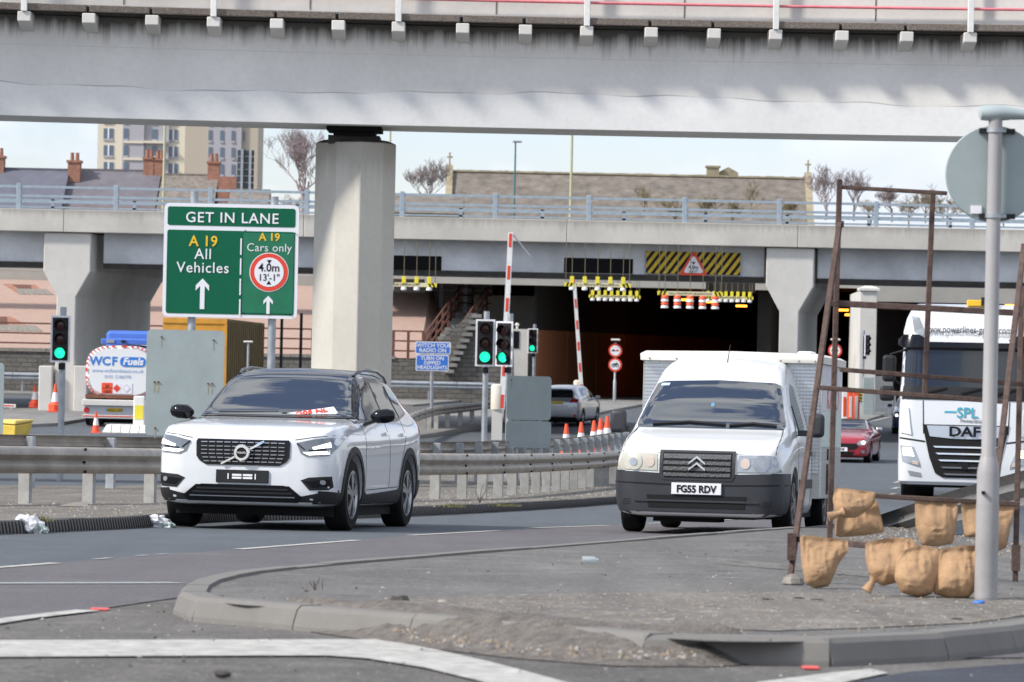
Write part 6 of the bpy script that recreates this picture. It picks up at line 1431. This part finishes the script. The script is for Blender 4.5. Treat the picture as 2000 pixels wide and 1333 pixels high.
hatch = [(-2.11, .35, .5, .62, .45, .66, .68), (-2.08, .26, .70, .70, .62, .75, .77), (-1.95, .2, .82, .76, .72, .83, .85), (-1.5, .19, .875, .86, .76, .93, .95), (-1.05, .19, .88, .91, .77, 1.0, 1.02), (-.55, .19, .88, .93, .66, 1.28, 1.31), (-.1, .19, .88, .95, .60, 1.43, 1.47),
         (.4, .19, .88, .96, .58, 1.45, 1.51), (1.0, .19, .88, .98, .56, 1.43, 1.49), (1.55, .2, .88, 1.0, .54, 1.36, 1.41), (1.85, .22, .87, 1.0, .60, 1.14, 1.18), (2.02, .28, .85, .95, .68, 1.0, 1.02), (2.09, .34, .78, .85, .68, .90, .92), (2.11, .42, .6, .75, .5, .78, .8)]
wn_ = [[(-.72, 1.02), (.25, 1.03), (.22, 1.40), (-.12, 1.38)], [(.33, 1.03), (1.15, 1.06), (1.0, 1.38), (.30, 1.41)]]
sil = vehicle('silver_hatchback', 'silver hatchback driving away towards the tunnel', 151, 1084, 167, -2.1)
sb_, sd_ = basic_car(sil, hatch, 'silver', (-1.25, 1.35), .315, .76, wn_, [(-.7, 1.04), (.7, 1.04), (.55, 1.43), (-.55, 1.43)], [(-.62, 1.06), (.62, 1.06), (.50, 1.36), (-.50, 1.36)])
for sg in (1, -1):
    f = (lambda p: p) if sg > 0 else sym
    sd_(f([(.52, .88), (.80, .92), (.84, 1.02), (.56, 1.02)]), 'B', .012, 'tail_lamp', 'tail'); sd_(f(arc(.70, .42, .05, 0, 340, 8)), 'B', .012, 'reflector', 'tail')
    MB().box((sg*.99, -.62, 1.02), (.18, .1, .13)).build('door_mirror', 'silver', sil, bevel=.04, seg=2, **LK)
o = sd_([(-.27, .82), (.27, .82), (.27, .93), (-.27, .93)], 'B', .02, 'number_plate', 'yplate'); sd_([(-.8, .20), (.8, .20), (.74, .36), (-.74, .36)], 'B', .012, 'lower_bumper', 'plastic'); sd_(line((-.45, .76), (.45, .76), .03), 'B', .02, 'boot_handle', 'chrome'); sd_(pline([(-.1, 1.08), (-.35, 1.16)], .03), 'B', .03, 'rear_wiper', 'plastic')
# red roadster
road = [(-2.02, .32, .45, .50, .4, .54, .56), (-1.99, .22, .66, .58, .58, .63, .65), (-1.85, .17, .80, .66, .70, .72, .74), (-1.4, .16, .86, .76, .72, .82, .85), (-.7, .16, .87, .80, .72, .88, .92), (-.35, .16, .87, .81, .72, .90, .94), (-.12, .16, .87, .82, .63, 1.06, 1.08), (.12, .16, .87, .82, .56, 1.18, 1.20),
        (.5, .16, .87, .83, .53, 1.19, 1.225), (.95, .16, .87, .84, .52, 1.12, 1.15), (1.35, .17, .86, .85, .60, .94, .97), (1.8, .2, .82, .82, .64, .88, .90), (2.0, .3, .7, .7, .5, .75, .77)]
rd = vehicle('red_roadster', 'red two-seat roadster with headlights on beyond the van', 118, 1637, -11, 2.02)
rb_, rd_ = basic_car(rd, road, 'red', (-1.2, 1.11), .30, .76, [[(-.2, .92), (.75, .95), (.6, 1.14), (.05, 1.15)]], [(-.66, .94), (.66, .94), (.53, 1.17), (-.53, 1.17)], None)
rd_([(-.56, .05), (.56, .05), (.53, 1.05), (-.53, 1.05)], 'T', .01, 'soft_top', mat('black_canvas', (.02, .02, .022), .9))
g_ = rd_([(-.52, .56), (.52, .56), (.58, .47), (.45, .38), (-.45, .38), (-.58, .47)], 'F', .012, 'grille', 'dark'); rd_([(-.46, .33), (.46, .33), (.40, .22), (-.40, .22)], 'F', .012, 'lower_intake', 'dark')
for sg in (1, -1):
    f = (lambda p: p) if sg > 0 else sym
    hl = rd_(f([(.52, .55), (.60, .64), (.76, .66), (.80, .60), (.74, .53), (.6, .51)]), 'F', .012, 'headlight', 'lens'); rd_(f(arc(.70, .59, .05, 0, 340, 10)), 'F', .02, 'lamp', 'lamp', hl); rd_(f(arc(.70, .33, .05, 0, 340, 10)), 'F', .014, 'fog_lamp', 'lens')
    MB().box((sg*.98, -.22, .95), (.18, .1, .12)).build('door_mirror', 'chrome', rd, bevel=.04, seg=2, **LK); MB().path([(sg*.67, -.33, .94), (sg*.55, .08, 1.19)], .025, 6).build('screen_pillar', 'chrome', rd, **LK)
yr_ = rb_.ray_cast(Vector((0, -9, .38)), Vector((0, 1, 0)))[0].y; o = MB().bx(-.26, .26, yr_-.03, yr_+.01, .335, .445).build('number_plate', 'plate', rd, **LK); text('TVF', .095, (.10, yr_-.033, .355), o, 'signblack', world=False, bold=.003)
# dark blue car mostly behind the lorry
bl_ = vehicle('blue_car', 'dark blue car with lit headlights half hidden by the lorry', 150, 1785, -8, 2.1)
bb_, bd_ = basic_car(bl_, hatch, 'navy', (-1.25, 1.35), .315, .76, wn_, [(-.7, 1.04), (.7, 1.04), (.55, 1.43), (-.55, 1.43)], None)
for sg in (1, -1):
    f = (lambda p: p) if sg > 0 else sym
    hl = bd_(f([(.48, .64), (.80, .68), (.80, .78), (.52, .73)]), 'F', .012, 'headlight', 'lens'); bd_(f(arc(.66, .70, .05, 0, 340, 10)), 'F', .02, 'lamp', 'lamp', hl)
    MB().box((sg*.99, -.62, 1.02), (.18, .1, .13)).build('door_mirror', 'navy', bl_, bevel=.04, seg=2, **LK)
bd_([(-.4, .6), (.4, .6), (.35, .42), (-.35, .42)], 'F', .012, 'grille', 'dark')

# ---------------------------------------------------------------- fuel tanker seen from behind
tk = vehicle('fuel_tanker', 'white fuel tanker seen from behind beside the left bridge pier', 124, 233, 180, 0)
TS = FPX/124.
def se(w, h, zc_, y, n=44, e=2.9): return [Vector((math.copysign(abs(math.cos(a))**(2/e), math.cos(a))*w, y, zc_+math.copysign(abs(math.sin(a))**(2/e), math.sin(a))*h)) for a in [2*math.pi*k/n for k in range(n)]]
cz_, hw_, hh_ = (825-718)/TS, 70/TS, 53/TS
# local +Y is the rear; origin at the rear end
M['tank'] = mat('white_tank_paint', (.80, .81, .82), .3, coat=.6)
MB().loft([se(hw_*.9, hh_*.88, cz_, .0), se(hw_*.97, hh_*.96, cz_, -.03), se(hw_, hh_, cz_, -.10), se(hw_, hh_, cz_, -7)]).build('tank', 'tank', tk, smooth=40, **LK)
tb2 = MB().loft([se(hw_*.89, hh_*.87, cz_, .06), se(hw_*.9, hh_*.88, cz_, .0)]).build('tank_end', 'tank', tk, **LK)
n = 40
for k in range(n):
    a0, a1 = 2*math.pi*k/n, 2*math.pi*(k+.45)/n
    q = se(hw_*.965, hh_*.955, cz_, 0, n*20); i0, i1 = int(k*20), int(k*20+9)
    q0, q1 = q[i0], q[i1]; MB().beam(q0+Vector((0, .03, 0)), q1+Vector((0, .03, 0)), .05, .05).build('red_marker', 'signred', tk, **LK)
X = lambda v: -v  # seen from behind: image right is local -x
def tt(s_, size, px, py, m, **k): text(s_, size, (-(px-233)/TS, .065, (825-py)/TS), tk, m, world=False, right=(-1, 0, 0), up=(0, 0, 1), **k)
M['wcf'] = mat('logo_blue', (.035, .20, .62), .5); M['wcflight'] = mat('logo_light_blue', (.32, .44, .66), .5)
tt('WC', .36, 192, 704.5, 'wcf', bold=.012); tt('F', .36, 220, 704.5, 'wcf', bold=.012)
MB().prism([(-(x-233)/TS, .068, (825-z)/TS) for x, z in [(a/1., b/1.) for a, b in [(p[0], p[1]) for p in rrect(231, 281, 688, 707, 8)]]], (0, .006, 0)).build('logo_plate', 'wcf', tk, **LK)
text('Fuels', .30, (-(256-233)/TS, .078, (825-703.2)/TS), tk, 'signwhite', world=False, right=(-1, 0, 0), bold=.010, shear=.2)
tt('www.wcfnortheast.co.uk', .155, 227, 718.5, 'wcflight', sx=1.0); tt('0191 5186770', .14, 227, 730, 'wcflight')
for x0, x1, m in ((196, 217.5, 'orange'), (218, 233.5, 'signwhite'), (234, 255.5, 'signwhite')):
    o = MB().bx(-(x1-233)/TS, -(x0-233)/TS, .065, .075, (825-760)/TS, (825-739)/TS).build('hazard_plate', 'signorange' if False else m, tk, **LK)
    if m != 'orange':
        c = -((x0+x1)/2-233)/TS; zc2 = (825-749.5)/TS; r_ = .12; MB().prism([(c+dx*r_, .077, zc2+dz*r_) for dx, dz in ((1, 0), (0, 1), (-1, 0), (0, -1))], (0, .004, 0)).build('diamond', 'signred' if x0 < 230 else 'steelgrey', o, **LK)
        if x0 > 230: MB().prism([(c+dx*r_*.9, .082, zc2+dz*r_*.9) for dx, dz in ((1, 0), (0, 1), (-1, 0), (0, -1))], (0, .004, 0)).build('diamond_face', 'signwhite', o, **LK)
    else:
        MB().bx(-(x1-233)/TS, -(x0-233)/TS, .0765, .079, (825-750)/TS, (825-749)/TS).build('plate_line', 'signblack', o, **LK)
        for tx_, py in (('33', 748), ('1203', 758.5)): text(tx_, .12, (-((x0+x1)/2-233)/TS, .08, (825-py)/TS), o, 'signblack', world=False, right=(-1, 0, 0))
def tbx(name, m, px0, px1, py0, py1, y0, y1, **k): return MB().bx(-(px1-233)/TS, -(px0-233)/TS, y0, y1, (825-py1)/TS, (825-py0)/TS).build(name, m, tk, **LK, **k)
M['blue'] = mat('bright_blue_panel', (.07, .17, .60), .4, var=.08)
hb = tbx('top_walkway', 'blue', 192, 290, 653, 664, -3, -.05, bevel=.03); tbx('walkway_hatch', 'galv', 203, 218, 655, 661, -.05, -.02); tbx('work_lamp', 'plastic', 232, 240, 655, 660, -.05, .02)
MB().bx(-(300-233)/TS, -(165-233)/TS, -.4, .15, (825-769)/TS, (825-762)/TS).build('tray', mat('rusty_tray', (.20, .08, .05), .8, var=.4), tk, **LK)
tbx('rear_step', 'fbtop', 160, 300, 772, 784, -.3, .3, bevel=.02); tbx('light_panel', 'silver', 163, 300, 785, 802, -.2, .1); tbx('bumper_bar', 'fbtop', 160, 300, 802, 809, -.2, .2, bevel=.02); tbx('red_strip', 'signred', 160, 300, 803, 805, .2, .21)
tbx('number_plate', 'yplate', 208, 237, 788, 796, .1, .12); tt2 = text('WX63 LZM', .10, (-(222.5-233)/TS, .13, (825-795)/TS), tk, 'signblack', world=False, right=(-1, 0, 0))
for px in (168, 298): MB().lathe((-(px-233)/TS, .1, (825-793)/TS), [(.09, 0), (.09, .04)], 14, 'Y').build('tail_lamp', 'tail', tk, **LK)
tbx('mud_flap', 'rubber', 170, 195, 806, 823, -.5, -.4); tbx('axle_shadow_box', 'dark', 195, 290, 806, 818, -1.5, -.5)  # dark box standing in for the shadow around the axles
for sg in (-1, 1):
    for y in (-1.1, -2.3, -6): wheel(tk, sg*.92, y, .5, .42, 'steelgrey', 6, .58)
MB().bx(-.5, .5, -7, -.3, .6, 1.1).build('chassis', 'plastic', tk, **LK); MB().bx(-1.2, 1.2, -9.3, -7.3, .6, 2.9).build('tractor_cab', 'blue', tk, bevel=.1, **LK)
# flat trailer at the far left
q = P(-5, 800, 140); tl_ = thing('trailer', 'low grey trailer with red rear reflectors at the far left edge', 'trailer', (q.x, 140, G(0, 140)))
MB().bx(-3, .75, .1, 1.4, .35, .50).build('bed', 'galv', tl_, **LK); MB().bx(-3, .62, 0, .08, .62, .74).build('rear_board', 'whitepaint', tl_, **LK); MB().bx(-3, .55, -.01, 0, .66, .70).build('board_stripe', 'signred', tl_, **LK)
MB().bx(-.3, -.05, -.02, .05, .34, .52).build('tail_lamp', 'tail', tl_, **LK); MB().bx(.40, .52, -.02, .06, .3, .62).build('leg', 'galv', tl_, **LK)
for x in (-.6, .85): MB().lathe((x, .9, .25), [(.25, -.1), (.25, .1)], 16, 'X').build('wheel', 'rubber', tl_, **LK)

# ================================================================ litter, weeds, rubble, markers
def crumple(c, size, seed, rough=.35, sub=3, flat=.6):
    bm = bmesh.new(); bmesh.ops.create_icosphere(bm, subdivisions=sub, radius=1)
    mb = MB(); vs = []
    for v in bm.verts:
        n = v.co.normalized(); k = 1+rough*(mnoise.noise(n*2.2+Vector((seed*7.1, 0, 0)))*1.2+abs(mnoise.noise(n*5+Vector((0, seed*3.3, 0))))*.9-.25)
        vs.append(Vector((c[0]+n.x*size[0]*k, c[1]+n.y*size[1]*k, c[2]+max(-.02, n.z*size[2]*k*flat+size[2]*.4))))
    fs = [tuple(v.index for v in f.verts) for f in bm.faces]; bm.free(); return mb.add(vs, fs)
M['bag'] = mat('white_polythene', (.72, .72, .74), .35, var=.12, scale=20); M['bagclear'] = mat('cloudy_polythene', (.45, .52, .5), .3, var=.3, scale=20)
for lb, px, py, sz, sd in (('crumpled white plastic bag against the drainage kerb at far left', 52, 1043, (.12, .1, .17), 1), ('crumpled white plastic bag by the front wheel of the SUV', 303, 1031, (.13, .1, .13), 2)):
    p = gp(px, py); t = thing('plastic_bag', lb, 'litter', tuple(p), group='white plastic bags in the gutter')
    crumple(p, sz, sd, .55).build('bag', 'bag', t); crumple(p+Vector((sz[0]*1.0, -.02, -.01)), (sz[0]*.55, .06, sz[2]*.55), sd+5, .6).build('bag_end', 'bagclear', t)
p = gp(140, 990, .11); tag(MB().prism([p+Vector(v) for v in ((-.17, 0, .0), (.02, .05, .04), (.15, .03, .055), (.19, -.03, .0))], (0.01, -.02, .006)).build('card_scrap', 'kerb'), 'bent pale card scrap under the left crash barrier', 'litter')
M['grass'] = mat('dry_grass', (.15, .15, .06), .9, var=.4, scale=30); M['twig'] = mat('dry_twig', (.09, .07, .06), .9)
def tuft(lb, px, py, w, h, seed, dz=.11):
    rnd = random.Random(seed); p = gp(px, py, dz); mb = MB()
    for k in range(150):
        a = p+Vector((rnd.gauss(0, w*.35), rnd.gauss(0, .06), 0)); hh2 = h*rnd.uniform(.4, 1); t = a+Vector((rnd.uniform(-.05, .05), rnd.uniform(-.05, .05), hh2)); n = Vector((.004, 0, 0))
        mb.add([a-n, a+n, t], [(0, 1, 2)])
    o = mb.build('grass_tuft', 'grass'); tag(o, lb, 'grass', 'grass tufts on the median'); return o
tuft('grass tuft behind the left plastic bag', 68, 1019, .2, .07, 1); tuft('grass tuft on the kerb just right of the SUV', 885, 991, .2, .06, 2); tuft('low grass tuft on the kerb between the SUV and the van', 985, 989, .3, .045, 3); tuft('tiny grass tuft on the kerb nearest the van', 1088, 978, .14, .04, 4)
def weed(lb, px, py, h, seed, dz):
    rnd = random.Random(seed); p = gp(px, py, dz); t = thing('dry_weed', lb, 'weed', tuple(p), group='dry weeds'); mb = MB()
    for k in range(7):
        q = p; d = Vector((rnd.uniform(-.5, .5), rnd.uniform(-.5, .5), 1)).normalized(); pts = [q]
        for j in range(4): q = q+d*h*rnd.uniform(.15, .3); d = (d+Vector((rnd.uniform(-.5, .5), rnd.uniform(-.5, .5), .1))).normalized(); pts.append(q)
        mb.path(pts, [.004, .003, .0025, .002, .0015], 4)
    mb.build('stems', 'twig', t)
weed('dry dark weed in front of the barrier posts', 937, 985, .28, 3, .11); weed('thin dry weed at the foot of the foreground kerb', 618, 1190, .18, 5, .0)
# dirt washed against the foreground kerb
BK = [(520, 1186), (640, 1183), (800, 1190), (1000, 1208), (1200, 1226), (1400, 1243), (1540, 1250)]
FT = [(470, 1208), (620, 1238), (800, 1264), (1000, 1287), (1200, 1303), (1400, 1304), (1600, 1290)]
bk = polyline([tuple(gp(x, y, IZ).xy) for x, y in BK], .06); ft = polyline([tuple(gp(x, y, 0).xy) for x, y in FT], .06); nb = 130; NV = 14
M['dirt'] = mat('brown_road_dirt', (.155, .138, .122), .95, var=.5, scale=16, bump=.8, bscale=60)
def at_(l, t): k = t*(len(l)-1); i = min(int(k), len(l)-2); return l[i].lerp(l[i+1], k-i)
vs = []
for i in range(nb+1):
    a_, b_ = at_(bk, i/nb), at_(ft, i/nb)
    for j in range(NV+1):
        v = j/NV; q = a_.lerp(b_, v); e = min(1, i/12, (nb-i)/12); u_ = max(0, (v-.34)/.66); sm = 1-u_*u_*(3-2*u_)
        hgt_ = (IZ+.022)*sm*e+.004+e*math.sin(v*math.pi)*(.028*mnoise.noise(Vector((q.x*3, q.y*3, 1)))+.018*mnoise.noise(Vector((q.x*13, q.y*13, 3)))+.012)
        vs.append((q.x, q.y, G(q.x, q.y)+(hgt_ if j else (IZ+.012)*e)))
struct(MB().add(vs, [(i*(NV+1)+j, (i+1)*(NV+1)+j, (i+1)*(NV+1)+j+1, i*(NV+1)+j+1) for i in range(nb) for j in range(NV)]).build('dirt_bank', 'dirt', smooth=70))
dirt = [(680, 1190), (1000, 1215), (1380, 1248), (1380, 1290), (1200, 1290), (1000, 1276), (800, 1252)]
def pebbles(name, area, dz, count, s0, s1, m, seed):
    """loose stones nobody could count, scattered over an area given by pixels"""
    rnd = random.Random(seed); poly = [tuple(gp(x, y, dz).xy) for x, y in area]; xs = [p[0] for p in poly]; ys = [p[1] for p in poly]; mb = MB(); k = 0
    while k < count:
        x, y = rnd.uniform(min(xs), max(xs)), rnd.uniform(min(ys), max(ys))
        if not poly_inside((x, y), poly): continue
        k += 1; s = s0+(s1-s0)*rnd.random()**3; z = G(x, y)+dz; a = rnd.uniform(0, 6.28); c_, s_ = math.cos(a)*s, math.sin(a)*s
        e = [rnd.uniform(.6, 1.2) for _ in range(5)]
        mb.add([(x+c_*e[0], y+s_*e[0], z), (x-s_*e[1], y+c_*e[1], z), (x-c_*e[2], y-s_*e[2], z), (x+s_*e[3], y-c_*e[3], z), (x+c_*.2, y+s_*.2, z+s*e[4]*.8)], [(0, 1, 4), (1, 2, 4), (2, 3, 4), (3, 0, 4)])
    o = mb.build(name, m); o['kind'] = 'stuff'; o['label'] = name.replace('_', ' ')+' scattered on the ground'; return o
M['peb1'] = mat('pale_pebbles', (.30, .285, .26), .9); M['peb2'] = mat('dark_pebbles', (.06, .055, .05), .9); M['peb3'] = mat('brown_pebbles', (.24, .19, .14), .9)
fa = [(430, 1165), (900, 1100), (1500, 1050), (2000, 1010), (2050, 1215), (1700, 1240), (1300, 1238), (800, 1195)]
fs_ = [(640, 1188), (1000, 1165), (1500, 1150), (2000, 1160), (2050, 1215), (1510, 1250), (1290, 1242), (1000, 1215)]
ff = [(-20, 1290), (-20, 1200), (350, 1180), (700, 1210), (1500, 1268), (2000, 1262), (2000, 1335), (0, 1335)]
md = [(0, 985), (0, 1020), (300, 1005), (820, 992), (1205, 970), (1205, 945), (850, 960), (400, 975)]
pebbles('pale_gravel', fa, IZ, 260, .003, .016, 'peb1', 1); pebbles('dark_gravel', fa, IZ, 200, .003, .018, 'peb2', 2); pebbles('pale_gravel', fs_, IZ+.004, 420, .003, .013, 'peb1', 3); pebbles('brown_gravel', fs_, IZ+.004, 700, .003, .014, 'peb3', 4)
pebbles('pale_gravel', ff, .004, 260, .003, .015, 'peb1', 5); pebbles('dark_gravel', ff, .004, 160, .003, .016, 'peb2', 6)
pebbles('pale_gravel', md, .11, 1500, .006, .03, 'peb1', 7); pebbles('brown_gravel', md, .11, 900, .006, .03, 'peb3', 8)
pebbles('gravel_heap', [(1640, 1045), (1760, 1010), (2000, 1030), (2000, 1090), (1700, 1075)], IZ, 1200, .006, .028, 'peb3', 9); pebbles('pale_gravel', [(1640, 1045), (1760, 1010), (2000, 1030), (2000, 1090), (1700, 1075)], IZ, 500, .006, .028, 'peb1', 10)
pebbles('gutter_grit', dirt, .05, 700, .004, .024, 'peb3', 11); pebbles('gutter_grit', dirt, .05, 250, .004, .02, 'peb1', 12)
for i, (lb, px, py, sz) in enumerate((('dark lump of broken tarmac, leftmost on the foreground dirt', 778, 1214, (.07, .05, .06)), ('pale-topped rock beside the dark lump on the dirt', 868, 1218, (.055, .05, .05)), ('flat stone in the middle of the foreground dirt', 1196, 1240, (.06, .05, .03)), ('rounded stone towards the right end of the dirt', 1296, 1256, (.075, .06, .05)), ('small stone in the foreground dirt below the van', 1020, 1230, (.05, .04, .03)), ('dark shard lying on the near tarmac at the bottom', 435, 1326, (.03, .03, .015)))):
    p = gp(px, py); tag(crumple(p+Vector((0, 0, .05 if i < 5 else .01)), sz, 20+i, .45, 2, .9).build('loose_stone', 'rough' if i in (1, 3) else ('peb2' if i in (0, 5) else 'dirt')), lb, 'stone', 'loose stones in the foreground')
M['redmark'] = mat('fluorescent_red', (.75, .10, .09), .5)
for lb, px, py, w in (('flat red marker at the end of the left edge line', 195, 1193, .05), ('small flat red marker in the foreground dirt', 1269, 1274, .034), ('flat red marker near the bottom right corner', 1583, 1308, .045)):
    p = gp(px, py); w = w*p.y/22; tag(MB().bx(p.x-w, p.x+w, p.y-.05, p.y+.05, G(p.x, p.y)+.004, G(p.x, p.y)+.012).build('red_marker', 'redmark', bevel=.003), lb, 'marker', 'red road markers')
a, b = gp(1385, 1101, IZ), gp(1700, 1128, IZ); tag(MB().beam(a+Vector((0, 0, .03)), b+Vector((0, 0, .02)), .03, .018).build('steel_strip', 'galvdark'), 'fallen steel strip lying on the island left of the sandbags', 'strip')
p = gp(1150, 1102, IZ); tag(MB().lathe((0, 0, 0), [(.02, -.045), (.022, 0), (.02, .035), (.009, .055), (.009, .065)], 12, 'X').build('plastic_bottle', mat('clear_plastic', (.55, .62, .65), .15, alpha=.55), smooth=50), 'squashed clear plastic bottle on the island', 'bottle').location = p+Vector((0, 0, .03))
p = gp(1912, 1180, IZ); tag(crumple(p, (.03, .02, .02), 40, .5, 2).build('blue_wrapper', 'signblue'), 'small blue wrapper at the foot of the pole', 'litter')
for i, (px, py) in enumerate(((1560, 1163), (1596, 1166), (1500, 1165), (1868, 1204))):
    p = gp(px, py+8, IZ); tag(crumple(p, (.03, .025, .012), 50+i, .5, 2).build('dark_scrap', 'peb2'), 'dark scrap %s on the island' % ('left of the sandbags', 'under the left sandbag', 'in the middle', 'below the pole')[i], 'litter', 'dark scraps on the island')
